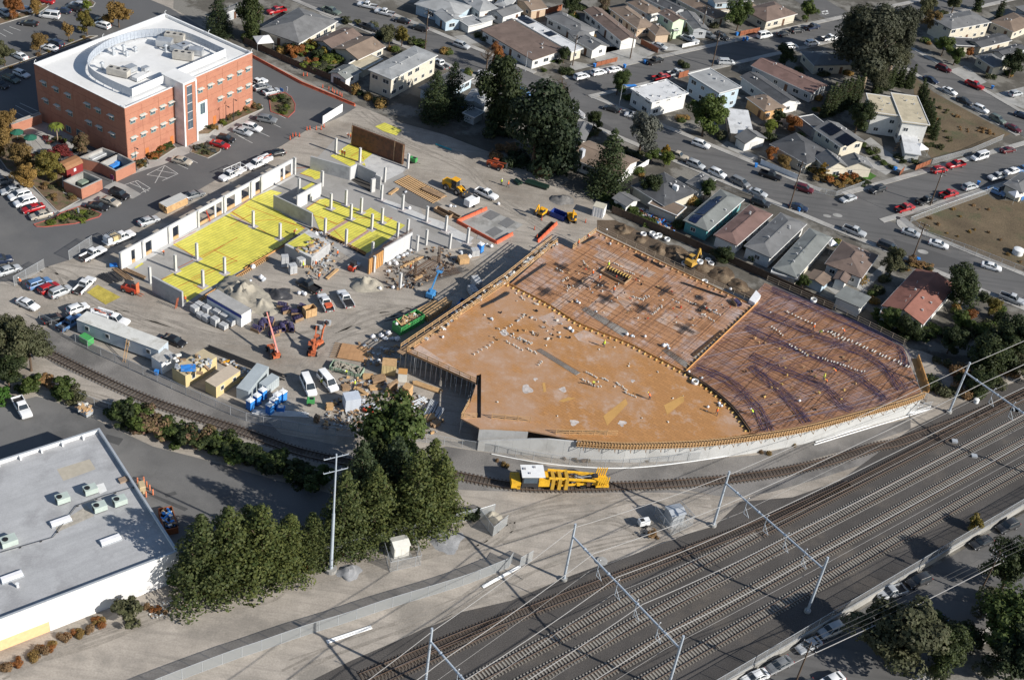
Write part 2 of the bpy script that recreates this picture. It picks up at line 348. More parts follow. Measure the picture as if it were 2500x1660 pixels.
def line(a,b,wd=.12,z=.045):
    h = ang(a,b);n = (-math.sin(h)*wd/2,math.cos(h)*wd/2);ls.flat([(a[0]-n[0],a[1]-n[1]),(b[0]-n[0],b[1]-n[1]),(b[0]+n[0],b[1]+n[1]),(a[0]+n[0],a[1]+n[1])],z)
for q in ([(-85.4,244.7),(-82.9,249.6)],[(-82.9,249.6),(-79.1,247)],[(-79.1,247),(-81.5,243.2)],[(-85.4,244.7),(-80.4,244.6)],[(-84,247.2),(-79.5,246.9)],[(-82.9,249.6),(-82.7,241.8)],[(-81.7,251.6),(-77.6,249.6)],[(-80.2,254.8),(-76.3,252.7)],
          [(-88.6,239.4),(-86.6,241.8)],[(-86.6,241.8),(-83,239.5)],[(-83,239.5),(-84.3,237.1)],[(-87.9,240.4),(-82.9,238.3)],[(-87,241.4),(-83.4,237.6)],[(-67.7,271.1),(-63.8,269.1)],[(-66.2,276.4),(-62.2,274.1)],[(-70.7,267.3),(-66.8,265)],[(-65.4,281),(-62.2,278.9)],
          [(-73.1,268.9),(-69.1,266.6)],[(-141,302.9),(-137.9,301.1)],[(-140.3,305),(-136.9,303.7)],[(-141.8,301.2),(-138.9,299.3)],[(-138.1,308.8),(-134.7,307.1)],[(-122.8,267.4),(-117.6,264.9)],[(-123.3,266),(-118,263)],[(-123.7,264.1),(-118.6,261)]):line(*q)
ls.obj('parking_marking',wline,kind='structure')
rut = mat('wheel_rut_soil',(.27,.243,.21),.95,.22,.5,.2,4,world=True)
def ruts(path,n=1,gap=1.75,m=rut):
    for k in range(n):
        p = smooth_path([(x+U(-1.2,1.2),y+U(-1.2,1.2)) for x,y in path],7)
        for s in (-gap/2,gap/2):strip('wheel_rut',offset(p,s),U(.28,.5),.014+.002*k,m)
ruts([(-7.6,217.7),(-14,210.7),(-23.4,209.6),(-29.8,205.5),(-35.4,198.3)] + [(-51.9,192),(-68.4,194.3),(-77.8,195.4),(-88.2,192.7)],3);ruts([(-4.4,234.9),(-9.9,227.1),(-13.7,217.4),(-18.9,211.1),(-27.5,205.7)],2);ruts([(-45.3,287.4),(-34.2,276.8),(-24.8,271.5),(-15.9,267.4)] + [(-6.6,255.4),(4.8,247)],3);ruts([(-18.8,210.7),(-26,204.1),(-32.9,197.4)] + [(-37.6,187.3),(-38.5,181.8)],2);ruts([(-95,204.5),(-87.5,203.2),(-78.3,196.8),(-62.6,190.1)],2);ruts([(-96.6,205.8),(-91.1,203.5),(-86.9,195.4)],2);ruts([(-101.6,203.6),(-96.4,208.4),(-94.8,216.7),(-87.9,225)],2,1.7,mat('tyre_scrub',(.09,.09,.09),.8,.2,.6,world=True))
ruts([(-64.2,111.3),(-55.1,118.7),(-43.8,126.9),(-32.6,132.2)] + [(-28.1,135.7),(-14.5,142.4),(-0.2,150)],3);ruts([(-1.8,147.1),(4.6,154.3)] + [(1.2,153.6),(8.7,159),(18.6,162.8)] + [(28.8,167),(39.2,167.4)],3);ruts([(-26,118.8),(-15.3,125.8),(-3.9,133.7)] + [(2.5,140.8),(11.5,147.6),(20.9,153.3),(30.8,158.9)],2);ruts([(3.5,150.2),(10.9,155.8),(20.7,159.8),(26.8,156.9)],2);ruts([(-82.3,171.5),(-69,169.4),(-55.5,166.1),(-39,163.3)],2)
# yard round the warehouse, rail corridor, gravel
sheet('warehouse_yard',[(-88.9,162.2),(-87.1,164.7),(-84.2,165.9),(-80.9,168.4),(-78.5,168.2),(-72,166.1),(-65.7,163.5),(-57.8,160.4),(-49.4,159.2),(-38.9,157.4)] + [(-34.8,156.6),(-26.7,155.7),(-22.3,153.3)] + [(-24.3,144),(-29.9,139.3)] + [(-36.7,134),(-44.6,133.2),(-45.5,132.8),(-69.1,123.4),(-72.3,122.8)],.03,g_lot)
for q in ([(-66.2,161.7),(-63.1,161.2),(-63.3,159.4),(-66,160.1)],[(-52.6,149.8),(-51.1,150.8),(-50.6,150.2),(-52.1,149.1)],[(-55.2,149.1),(-54.6,149.5),(-47.9,147.4),(-48.3,146.7)]):
    sheet('yard_patch',q,.036,mat('dark_patch',(.075,.075,.075),.8,.15,.4,world=True))
sheet('ballast_bed',[(-25,114.4),(-16.4,122.3),(-8.6,128.6),(-3,133.7),(6,138.3)] + [(14,144.6),(20.1,148.9),(24.9,151.9),(30.8,156.6),(39,161.5)] + [(43.7,168.4),(53.3,171.6),(62.4,177.8),(67.5,183.6),(78.1,195.7),(87.3,203.7),(94.6,210.2),(104.9,217.2),(112.1,223.2)] + [trk(-70.7,270),trk(-70.7,30)],.012,g_ball)
sheet('service_road',[(-65.7,112.7),(-61.6,115.4),(-54.6,122.1),(-47.8,128.3),(-43.6,130),(-36.5,133.1)] + [(-29.7,138.4),(-22.1,142.4),(-11.7,148.7),(-2.6,153.6),(1.1,156)] + [(-4,157.7),(-6.2,160.7),(3.8,162.5)] + [(10.4,163.1),(20.6,165.8),(38.2,169.6)] + [(39,161.7),(30.8,156.6),(24.9,151.9),(20.1,148.9),(14,144.6),(2.8,137.7)] + [(-3,133.7),(-8.6,128.6),(-16.4,122.3),(-25,114.4)] + [(-48.1,108.2),(-62.8,105.6)],.008,g_tan)
sheet('gravel_verge',[(30.9,168),(39.3,171.6),(47.2,174.8)] + [(47.2,174.8),(56.1,179.6),(67.8,186.6),(77.7,193.5),(81.4,195),(77.5,192.1),(67.4,183.3),(58.1,177.2),(49.1,171.9)] + [(43.4,169.5)],.009,g_grav)
sheet('gravel_verge',[(-86.6,187.3),(-78.7,185.2),(-66.3,180.8),(-49.6,175.2),(-40.9,171.3)] + [(-37.6,168.3),(-27,167.5),(-14.5,167.2),(-8.8,171.3),(3,171.4)] + [(10,170.1),(24.6,173),(37.4,178)] + [(47.6,181.5),(59.1,188.3),(78.6,198.9),(78.1,195.7),(68.1,188.7),(58.6,183),(47.3,175.8)] + [(47.2,174.5),(30.9,168),(20.6,165.5),(10.4,163.7)] + [(3.9,162.3),(-7.4,160.7),(-21.7,161.2),(-27.9,161.9),(-43.1,165.5)] + [(-63,170.4),(-80.2,177.1),(-85.5,180)],.006,g_grav)


# ---------------- brick office building ----------------
brick = mat('red_brick_cladding',(.41,.185,.122),.85,.1,.3,.1,7,c2=(.35,.15,.1),c2s=.3)
joint = plain('pale_joint',(.5,.27,.18),.8)
roofw = mat('white_membrane_roof',(.72,.72,.71),.6,.07,.2,.04,5,c2=(.56,.55,.53),c2s=.14,c2r=(.55,.75))
OL,OW,OH = 40.0,28.74,14.2
off = thing('office_building','three-storey red brick office building with white flat roof and curved rooftop screen','building',(-90.44,247.52),rad(61.29))
MB().box(.05,OL-.05,.05,OW-.05,0,OH-.7).obj('wall',joint,off)
b = MB();t = .35
b.box(0,OL,0,t,OH-.72,OH).box(0,OL,OW-t,OW,OH-.72,OH).box(0,t,t,OW-t,OH-.72,OH).box(OL-t,OL,t,OW-t,OH-.72,OH)
b.obj('parapet',brick,off)
b = MB();b.box(-.06,OL+.06,-.06,t+.04,OH,OH+.06).box(-.06,OL+.06,OW-t-.04,OW+.06,OH,OH+.06).box(-.06,t+.04,t+.04,OW-t-.04,OH,OH+.06).box(OL-t-.04,OL+.06,t+.04,OW-t-.04,OH,OH+.06);b.obj('coping',white,off)
b = MB();b.box(t,OL-t,t,t+.03,OH-.7,OH-.02).box(t,OL-t,OW-t-.03,OW-t,OH-.7,OH-.02).box(t,t+.03,t+.03,OW-t-.03,OH-.7,OH-.02).box(OL-t-.03,OL-t,t+.03,OW-t-.03,OH-.7,OH-.02);b.obj('parapet_lining',roofw,off)
MB().box(t+.03,OL-t-.03,t+.03,OW-t-.03,OH-.75,OH-.62).obj('roof',roofw,off)
def panels(x0,x1,n,rows,face):
    for i in range(n):
        a,c = x0+(x1-x0)*i/n+.03,x0+(x1-x0)*(i+1)/n-.03
        for z0,z1 in rows:
            b = MB()
            if face == 'f':b.box(a,c,-.03,.05,z0+.03,z1-.03)
            elif face == 'l':b.box(-.03,.05,a,c,z0+.03,z1-.03)
            elif face == 'r':b.box(OL-.05,OL+.03,a,c,z0+.03,z1-.03)
            else:b.box(a,c,OW-.05,OW+.03,z0+.03,z1-.03)
            b.obj('wall_panel',brick,off)
rows = [(0,3.7),(3.7,8.1),(8.1,12.3),(12.3,13.5)]
panels(0,14.6,3,rows,'f');panels(24.8,OL,3,rows,'f');panels(18.6,24.8,1,[(7.5,8.1),(8.1,12.3),(12.3,13.5)],'f')
panels(0,OW,7,rows,'l');panels(0,OW,7,rows,'r');panels(0,OL,6,rows,'k')
def owin(x,z,face,wd=1.5,ht=1.35,shade=True):
    def bx(x0,x1,d0,d1,z0,z1):
        return MB().box(x+x0,x+x1,-d1,-d0,z+z0,z+z1) if face == 'f' else MB().box(-d1,-d0,x+x0,x+x1,z+z0,z+z1)
    f = MB()
    for q in ((-wd/2,wd/2,-ht/2,-ht/2+.09),(-wd/2,wd/2,ht/2-.09,ht/2),(-wd/2,-wd/2+.09,-ht/2+.09,ht/2-.09),(wd/2-.09,wd/2,-ht/2+.09,ht/2-.09),(-.04,.04,-ht/2+.09,ht/2-.09)):
        m = bx(q[0],q[1],.03,.1,q[2],q[3]);f.add(m.v,m.f)
    o = f.obj('window',mat('green_window_frame',(.3,.42,.38),.4),off)
    bx(-wd/2+.05,wd/2-.05,.032,.06,-ht/2+.05,ht/2-.05).obj('pane',skyglass,o)
    if shade:bx(-wd/2-.15,wd/2+.15,.03,.68,ht/2-.25,ht/2-.17).obj('sunshade',offw,o)
for x in (2.0,4.9,7.9,10.8,13.4,22.6,25.8,29,32.2,35.5,38.4):owin(x,10.45,'f')
for x in (1.9,4.8,7.8,10.75,13.4,28.9,32.1,35.4,38.4):owin(x,6.0,'f')
owin(38.3,1.8,'f');owin(1.7,1.9,'f');owin(20.6,5.8,'f',1.3,2.7,False);owin(23.2,5.6,'f',1.6,2.9,False)
for x in (25.8,21.9,17.9,11.7,8.4,4.3):owin(x,10.4,'l');owin(x,6.0,'l')
owin(15,1.5,'l',2.6,2.4,False);owin(19,1.5,'l',1.6,1.6,False)
MB().box(18.65,24.75,-.026,.05,.02,7.4).obj('entry_wall',white,off)
for x in (5.6,13.2,27):MB().box(x-.5,x+.5,-.07,-.02,.05,2.2).obj('door',plain('orange_door',(.5,.17,.05)),off)
tw = MB().box(14.6,18.3,-2.8,3.7,0,15.9).obj('entry_tower',mat('tower_white_wall',(.68,.66,.66),.7),off)
MB().box(14.95,18.2,-2.88,-2.78,.05,3.9).box(14.95,15.65,-2.88,-2.78,3.9,15.4).box(17.3,18.2,-2.88,-2.78,3.9,15.4).box(15.65,17.3,-2.88,-2.78,15.0,15.4).obj('tower_cladding',brick,tw)
b = MB();b.box(18.3,18.65,-3.0,.0,0,15.7).box(14.5,14.9,-2.95,-2.7,0,15.9);b.obj('fin',white,tw)
for k in range(5):
    for s in (15.72,16.52):
        MB().box(s,s+.72,-2.86,-2.8,4.05+k*2.18,6.05+k*2.18).obj('pane',skyglass,tw)
MB().box(14.5,18.7,-2.95,3.8,15.9,16.02).obj('tower_cap',roofw,tw)
# curved rooftop screen, standing on short legs
S = [(5.0,3.1),(4.7,7.6),(4.7,11.7),(5.1,15.3),(6.3,18.2),(9.0,20.9),(12.5,22.8),(16.6,23.9),(20.7,24.3),(24.6,23.8),(28.1,22.5),(31.2,20.3),(33.1,17.7),(34.0,14.5),(34.2,10.5),(34.1,6.1),(34.1,3.1)]
scr = MB().box(34.06,34.14,2.9,3.1,13.5,16).obj('roof_screen',white,off)
sp = smooth_path(S,5);q = walk(sp,.95)
for (p,h),(p2,_) in zip(q,q[1:]):
    a,c = lerp(p,p2,.03),lerp(p,p2,.97)
    bb = MB().beam((a[0],a[1],15.0),(c[0],c[1],15.0),.06,1.9)
    bb.obj('screen_panel',plain('screen_panel_grey',(.4,.44,.5),.4,.2),scr)
    MB().beam((a[0]*.995+.1,a[1]*.99+.12,14.6),(c[0]*.995+.1,c[1]*.99+.12,14.6),.05,.08).obj('screen_rail',steel,scr)
for p,h in walk(sp,2.8):MB().cbox((p[0],p[1],13.85),(.12,.12,.55),0).obj('screen_leg',steel,scr)
for x0,x1 in ((5.0,14.3),(18.6,34.1)):
    MB().box(x0,x1,2.9,3.05,14.15,15.95).obj('screen_front',white,scr)
    k = x0+.6
    while k < x1:MB().beam((k,3.0,14.2),(k,3.9,13.6),.08,.08).obj('screen_brace',white,scr);k += 2.1
# plant on the roof
def runit(x,y,l,wd,h,m,rz=0,fan=0):
    o = MB().cbox((x,y,13.65+h/2+.15),(l,wd,h),rz).cbox((x,y,13.66),(l*.9,wd*.8,.2),rz,1).obj('roof_unit',[m,darkst],off)
    for k in range(fan):
        c = (x+(k-(fan-1)/2)*l/fan*math.cos(rz),y+(k-(fan-1)/2)*l/fan*math.sin(rz),13.65+h+.15)
        MB().tube([c,(c[0],c[1],c[2]+.12)],.38,10).obj('fan',darkst,o)
ug = mat('unit_beige',(.42,.4,.36),.6);us = mat('duct_metal',(.5,.52,.54),.4,metal=.5)
runit(31.9,17.2,4.6,2.2,1.7,ug,rad(-60),3);runit(28.3,16.9,3.6,2.4,1.6,us,rad(-60));runit(30.2,12.6,2.8,2.2,1.3,us,0,1);runit(26.6,9.2,4.6,2.0,1.6,ug,rad(-60),3);runit(30.6,9.0,3.2,2.2,1.3,us,rad(-60));runit(28.0,12.6,1.6,3.2,1.1,us)
runit(10.4,13.0,5.0,1.9,1.5,ug,rad(-70),3);runit(13.6,12.6,2.4,1.9,1.2,us);runit(12.6,8.6,3.6,1.6,.8,roofw,rad(5));runit(16.0,10.4,1.5,1.2,1.0,us)
for x,y,h in ((17.1,22.0,1.2),(19.3,20.9,1.5),(18.4,19.0,.9),(21.4,19.4,.9),(26.6,14.8,1.4),(9.8,17.6,1.5),(16.6,21.4,1.6)):
    MB().tube([(x,y,13.55),(x,y,13.55+h),(x,y,13.6+h),(x,y,13.95+h)],[.28,.28,.6,.25],10).cbox((x,y,13.6),(.9,.9,.25)).obj('roof_vent',steel,off,40)
for x,y in ((0.15,0.15),(.15,OW-.15),(OL-.15,.15),(OL-.15,OW-.15),(20,OW-.15),(OL-.15,14)):
    MB().tube([(x,y,OH),(x,y,OH+.7),(x+.2,y-.2,OH+.9)],[.06,.06,.14],6).obj('roof_lamp',white,off)
# brick enclosures beside the office
def enclosure(poly,h,label,gate=None):
    o = thing('brick_enclosure',label,'enclosure',(0,0,0));n = len(poly)
    for i in range(n):
        a,c = poly[i],poly[(i+1)%n];L = dist(a,c);e = .13/L
        MB().beam((*lerp(a,c,-e),h/2),(*lerp(a,c,1-e),h/2),.26,h).obj('wall',brick,o)
        MB().beam((*lerp(a,c,-e),h+.05),(*lerp(a,c,1-e),h+.05),.34,.1).obj('coping',oconc,o)
        nn = (-math.sin(ang(a,c))*.15,math.cos(ang(a,c))*.15)
        MB().beam((*lerp(a,c,.02),h/2),(*lerp(a,c,.98),h/2),.28,h-.1).obj('lining',oconc,o).location = (-nn[0]*.6,-nn[1]*.6,0)
    return o
e1 = [(-99.7,243.3),(-96.5,248.6),(-92.7,247.3),(-95,242.6)];enclosure(e1,2.7,'brick-walled generator yard with a long grey unit inside')
e2 = [(-95,242.6),(-92.7,247.3),(-88.1,244.9),(-90.7,240.2)];enclosure(e2,2.7,'brick-walled bin store with bright blue bins showing inside')
e3 = [(-99.5,233.3),(-97.1,238.1),(-92.5,236.1),(-95.2,231.5)];enclosure(e3,2.6,'brick-walled yard holding one grey-green transformer cabinet')
enclosure([(-119.4,254.1),(-115.3,260.3),(-114.7,259.7),(-118.9,253.5)],2.4,'orange brick screen wall beside the courtyard tables')
def crate(name,label,cat,c,d,rz,m,group=None,lid=None,feet=True):
    """a boxy cabinet with plinth, body, lid and door leaves"""
    o = thing(name,label,cat,c if len(c) == 3 else (c[0],c[1],0),rz,group);l,wd,h = d
    MB().box(-l/2+.04,l/2-.04,-wd/2+.04,wd/2-.04,0,h*.08).obj('plinth',darkst,o)
    MB().box(-l/2,l/2,-wd/2,wd/2,h*.08,h*.94).obj('body',m,o)
    MB().add([(-l/2-.04,-wd/2-.04,h*.94),(l/2+.04,-wd/2-.04,h*.94),(l/2+.04,wd/2+.04,h*.94),(-l/2-.04,wd/2+.04,h*.94),(-l/2+.05,-wd/2+.05,h),(l/2-.05,-wd/2+.05,h),(l/2-.05,wd/2-.05,h),(-l/2+.05,wd/2-.05,h)],[(0,3,2,1),(4,5,6,7),(0,1,5,4),(1,2,6,5),(2,3,7,6),(3,0,4,7)]).obj('lid',lid or m,o)
    n = max(1,int(l/.9))
    for i in range(n):
        MB().box(-l/2+l*i/n+.05,-l/2+l*(i+1)/n-.05,-wd/2-.02,-wd/2+.02,h*.14,h*.88).obj('door',m,o)
    return o
crate('standby_generator','long grey standby generator inside the brick yard','generator',(-96.9,247.1),(5.0,1.7,2.0),rad(61),us)
for k,s in enumerate(('nearer the gate of','at the back of')):crate('recycling_bin','bright blue recycling bin ' + s + ' the brick bin store','bin',lerp((-92.7,244.8),(-92.3,246.7),k),(1.8,1.1,1.3),rad(61),bluep)
crate('transformer_cabinet','grey-green transformer cabinet inside the small brick yard','cabinet',(-96.5,236),(1.9,1.4,1.6),rad(61),plain('cabinet_green',(.2,.25,.2)))
sh = thing('garden_shed','dark red shed with a rusty brown barrel roof','shed',mid((-102.1,239.7),(-100.5,242.8)),rad(61))
MB().box(-2.2,2.2,-1.6,1.6,0,2.1).obj('wall',plain('barn_red',(.22,.03,.03)),sh)
MB().loft([[(x,-1.75,2.1),(x,-1.4,2.7),(x,-.6,3.1),(x,.6,3.1),(x,1.4,2.7),(x,1.75,2.1)] for x in (-2.3,2.3)]).obj('roof',mat('rusty_roof',(.28,.14,.07)),sh)
MB().box(-2.24,-2.2,-.6,.6,.1,1.9).obj('door',plain('shed_door',(.3,.06,.05)),sh)
MB().box(-.3,.3,-1.64,-1.6,.9,1.6).obj('window',white,sh)
def parasol(c,label):
    o = thing('garden_parasol',label,'parasol',c)
    MB().tube([(0,0,0),(0,0,2.6)],.04,6).obj('pole',steel,o);MB().tube([(0,0,0),(0,0,.1)],.35,10).obj('base',darkst,o)
    b = MB();n = 8;b.add([(0,0,2.75)]+[(1.5*math.cos(i*math.pi/4),1.5*math.sin(i*math.pi/4),2.15) for i in range(n)]+[(1.5*math.cos(i*math.pi/4),1.5*math.sin(i*math.pi/4),2.02) for i in range(n)],
        [(0,1+i,1+(i+1)%n) for i in range(n)]+[(1+i,9+i,9+(i+1)%n,1+(i+1)%n) for i in range(n)]);b.obj('canopy',plain('green_canvas',(.02,.12,.08),.8),o)
parasol((-113.2,249.6),'dark green parasol standing open in the paved courtyard');parasol((-116.8,251),'green parasol partly hidden by foliage at courtyard edge')


# ---------------- houses ----------------
def shingle(name,c,v=.16):return mat(name,c,.9,v,.25,.14,9,c2=tuple(x*.8 for x in c),c2s=.35)
RF = dict(grey=shingle('grey_shingles',(.17,.172,.175)),dgrey=shingle('charcoal_shingles',(.085,.088,.095)),brown=shingle('brown_shingles',(.17,.125,.105)),tan=shingle('tan_shingles',(.23,.175,.135)),white=shingle('white_roofing',(.62,.63,.64),.08),
          lgrey=shingle('pale_grey_shingles',(.32,.33,.335)),green=shingle('grey_green_shingles',(.2,.212,.205)),red=shingle('red_shingles',(.27,.12,.09)),maroon=shingle('maroon_shingles',(.19,.12,.105)),cream=shingle('cream_roofing',(.5,.44,.32)),rust=shingle('rust_roofing',(.2,.15,.115)))
WL = dict(white=plain('white_stucco',(.66,.66,.64),.85),cream=plain('cream_stucco',(.56,.52,.43),.85),blue=plain('pale_blue_siding',(.42,.52,.6),.8),teal=plain('teal_siding',(.1,.3,.31),.8),green=plain('pale_green_siding',(.56,.68,.5),.8),peach=plain('peach_stucco',(.52,.4,.29),.85),grey=plain('grey_siding',(.4,.42,.44),.8),orange=plain('orange_stucco',(.58,.36,.17),.85))
trimw = plain('white_trim',(.7,.7,.69),.6)
def windowmesh(wd,ht):
    f = MB();e = .08
    f.box(-wd/2,wd/2,-.05,.02,-ht/2,-ht/2+e).box(-wd/2,wd/2,-.05,.02,ht/2-e,ht/2).box(-wd/2,-wd/2+e,-.05,.02,-ht/2+e,ht/2-e).box(wd/2-e,wd/2,-.05,.02,-ht/2+e,ht/2-e).box(-.03,.03,-.05,.02,-ht/2+e,ht/2-e)
    return f.mesh('window',trimw),MB().box(-wd/2+.04,wd/2-.04,-.02,.015,-ht/2+.04,ht/2-.04).mesh('pane',glass)
WIN = {1:windowmesh(1.3,1.1),2:windowmesh(1.9,1.2)}
DOORM = MB().box(-.48,.48,-.05,.02,0,2.05).mesh('door',plain('brown_door',(.13,.07,.045)))
GARM = MB().box(-1.25,1.25,-.05,.02,0,2.1).mesh('garage_door',plain('garage_door_white',(.6,.6,.58)))
VENTM = MB().tube([(0,0,-.3),(0,0,.45)],.08,6).mesh('vent',steel);BOXV = MB().box(-.2,.2,-.2,.2,-.2,.28).mesh('vent',plain('vent_cowl',(.45,.45,.45)))
def rooft(x,y,L,W,h,kind,pt):
    if kind == 'g':return h + (W/2-abs(y-W/2))*pt
    if kind == 'h':return h + min(W/2-abs(y-W/2),x,L-x)*pt
    if kind == 's':return h + y*pt
    return h
def wing(root,A,B,Cc,h,kind,pt,wm,rm,oh=.45,z0=0,wins=True,vents=3,ext=False):
    a = ang(A,B);L = dist(A,B);n = (-math.sin(a),math.cos(a));W = (Cc[0]-B[0])*n[0] + (Cc[1]-B[1])*n[1]
    if W < 0:   # keep the depth to the left of the ridge direction
        A,B = B,A;a = ang(A,B);W = -W
    M = Matrix.Translation((A[0],A[1],0)) @ Matrix.Rotation(a,4,'Z');inv = root.matrix_basis.inverted() @ M
    def add(mb,name,m,par=None,sm=None):
        o = mb.obj(name,m,par or root,sm)
        if par is None:o.matrix_local = inv
        return o
    th = .2;o2 = oh;b = MB()
    if kind == 'g':
        hr = h + W/2*pt
        r = MB().loft([[(x,0,h),(x,W/2,hr),(x,W,h),(x,W,h-th),(x,W/2,hr-th),(x,0,h-th)] for x in (0,L)])
        b.loft([[(x,o2,z0),(x,W-o2,z0),(x,W-o2,h+o2*pt-th-.01),(x,W/2,hr-th-.01),(x,o2,h+o2*pt-th-.01)] for x in (oh,L-oh)])
    elif kind == 'h':
        k = W/2 if L > W else L/2*.98;hr = h + k*pt
        if L > W:ri = [(k,W/2,hr),(L-k,W/2,hr)]
        else:k2 = L/2;ri = [(L/2-.01,k2,hr),(L/2+.01,W-k2,hr)]
        vs = [(0,0,h),(L,0,h),(L,W,h),(0,W,h)] + ri + [(0,0,h-th),(L,0,h-th),(L,W,h-th),(0,W,h-th)]
        if L > W:fs = [(0,1,5,4),(1,2,5),(2,3,4,5),(3,0,4)]
        else:fs = [(0,1,4),(1,2,5,4),(2,3,5),(3,0,4,5)]
        r = MB().add(vs,fs + [(6,7,1,0),(7,8,2,1),(8,9,3,2),(9,6,0,3),(9,8,7,6)]);b.box(oh,L-oh,o2,W-o2,z0,h-th-.01)
    elif kind == 's':
        r = MB().loft([[(x,0,h),(x,W,h+W*pt),(x,W,h+W*pt-th),(x,0,h-th)] for x in (0,L)])
        b.loft([[(x,o2,z0),(x,W-o2,z0),(x,W-o2,h+(W-o2)*pt-th-.01),(x,o2,h+o2*pt-th-.01)] for x in (oh,L-oh)])
    else:
        r = MB().box(0,L,0,W,h-.28,h-.05).box(0,L,0,.18,h-.05,h+.1,1).box(0,L,W-.18,W,h-.05,h+.1,1).box(0,.18,.18,W-.18,h-.05,h+.1,1).box(L-.18,L,.18,W-.18,h-.05,h+.1,1)
        b.box(oh,L-oh,o2,W-o2,z0,h-.29)
    ro = add(r,'roof',[rm,trimw])
    if kind in 'gh':
        f = MB();k = .06
        f.box(0,L,-k,0,h-.2,h-.02).box(0,L,W,W+k,h-.2,h-.02);kr = 0 if kind == 'g' else min(W,L)/2
        if L > W or kind == 'g':f.box(kr,L-kr,W/2-.12,W/2+.12,h+W/2*pt-.02,h+W/2*pt+.04,1)
        f.obj('gutter',[trimw if wins else rm,rm],ro)
    wall = add(b,'wall',wm)
    for k in range(vents):
        x,y = U(.15,.85)*L,U(.15,.85)*W;v = put('vent',VENTM if k % 2 else BOXV,ro,(x,y,rooft(x,y,L,W,h,kind,pt)+.05))
    if wins:
        ns = max(1,round((h-z0)/2.8));sides = [((oh,o2),(L-oh,o2),0),((L-oh,o2),(L-oh,W-o2),math.pi/2),((L-oh,W-o2),(oh,W-o2),math.pi),((oh,W-o2),(oh,o2),-math.pi/2)]
        dd = False
        for p,q,rz in sides:
            S = dist(p,q);nw = int(S//3.1)
            for s in range(ns):
                for i in range(nw):
                    if rnd.random() < .12:continue
                    c = lerp(p,q,(i+.5+U(-.12,.12))/nw);z = z0 + s*2.75
                    if s == 0 and not dd and i == nw//2:put('door',DOORM,root,(0,0,0)).matrix_local = inv @ Matrix.Translation((c[0],c[1],z+.05)) @ Matrix.Rotation(rz,4,'Z');dd = True;continue
                    me,pane = WIN[2 if rnd.random() < .35 else 1]
                    o = put('window',me,root);o.matrix_local = inv @ Matrix.Translation((c[0],c[1],z+1.5)) @ Matrix.Rotation(rz,4,'Z');put('pane',pane,o)
    return M,inv,ro,(L,W,h,kind,pt)
def solar(root,info,x0,y0,nx,ny,m,pw=1.0,ph=1.65):
    M,inv,ro,(L,W,h,kind,pt) = info
    for i in range(nx):
        for j in range(ny):
            x,y = x0+i*(pw+.04),y0+j*(ph*.96+.04);q = []
            for dx,dy in ((0,0),(pw,0),(pw,ph*.96),(0,ph*.96)):q.append((x+dx,y+dy,rooft(x+dx,y+dy,L,W,h,kind,pt)+.12))
            MB().add(q+[(p[0],p[1],p[2]+.05) for p in q],[(3,2,1,0),(4,5,6,7),(0,1,5,4),(1,2,6,5),(2,3,7,6),(3,0,4,7)]).obj('solar_panel',m,ro)
solm = plain('solar_cells',(.012,.02,.06),.15,.2,.6);sold = plain('dark_solar_cells',(.01,.012,.02),.15,.2,.6)
def house(label,wings,name='house',cat='house'):
    A,B,Cc = wings[0][:3];root = thing(name,label,cat,(*mid(A,Cc),0),ang(A,B));infos = []
    for w_ in wings:
        A,B,Cc,h,kind,pt,wm,rm = w_[:8];kw = w_[8] if len(w_) > 8 else {}
        infos.append(wing(root,A,B,Cc,h,kind,pt,WL[wm],RF[rm],**kw))
    return root,infos
nw = dict(wins=False,vents=0)
house('grey-roofed cream house backing onto the orange barrier line',[(*[(-78.7,319.1),(-71.8,336.2),(-60.8,329)],2.9,'h',.3,'cream','grey')])
house('brown-roofed house with a cream flat addition behind the two-storey apartments',[(*[(-63.7,317.5),(-57.7,328.1),(-51.7,325.2)],2.8,'g',.3,'grey','brown'),(*[(-50.2,309.8),(-44.7,319.7),(-52.1,324.5)],3,'g',.3,'cream','tan'),(*[(-52.5,307.6),(-48.7,315.4),(-44,313.7)],2.5,'f',0,'cream','cream',nw)])
house('small white outbuilding with green-grey roof beside the apartment block',[(*[(-56.2,300.9),(-53.3,306.8),(-48.4,304.3)],2.6,'g',.35,'white','green')])
house('two-storey cream apartment block with pale grey low hip roof',[(*[(-46,299.6),(-36.7,317.3),(-30.1,313.8)],5.7,'h',.12,'cream','lgrey',dict(vents=6))])
house('grey-roofed pale blue house half hidden by two dark conifers',[(*[(-32.9,299.6),(-25.5,312.8),(-18.7,311.6)],2.9,'h',.28,'blue','grey')])
house('small grey hut with patio roof under the tall pine',[(*[(-21,296),(-19.5,303.8),(-14.6,300.4)],2.7,'g',.3,'grey','lgrey'),(*[(-20.6,290.8),(-18.4,294.8),(-15.7,291.8)],2.3,'f',0,'grey','lgrey',nw)])
house('pale blue corner house with silver hip roof and white carport',[(*[(-28.9,344.4),(-41.5,349.3),(-36,357.8)],3.2,'h',.3,'blue','lgrey'),(*[(-28.9,345.2),(-24.7,349.2),(-21.8,344.1)],2.5,'f',0,'white','lgrey',nw),(*[(-31.4,340.7),(-35.4,345.8),(-32,350.4)],3.0,'g',.3,'blue','lgrey')])
house('white-walled house with grey hip roof behind the silver-roofed corner house',[(*[(-22.9,350.3),(-17.7,354.7),(-24,364.1)],3.2,'h',.35,'white','lgrey'),(*[(-23.7,346.7),(-20.5,350.8),(-18.5,348.6)],2.5,'g',.3,'white','lgrey',nw)])
house('long brown low-pitched roof building with white walls on the street corner',[(*[(-5.6,325),(-21.3,339.4),(-12.8,347.7)],2.9,'s',.04,'white','brown')])
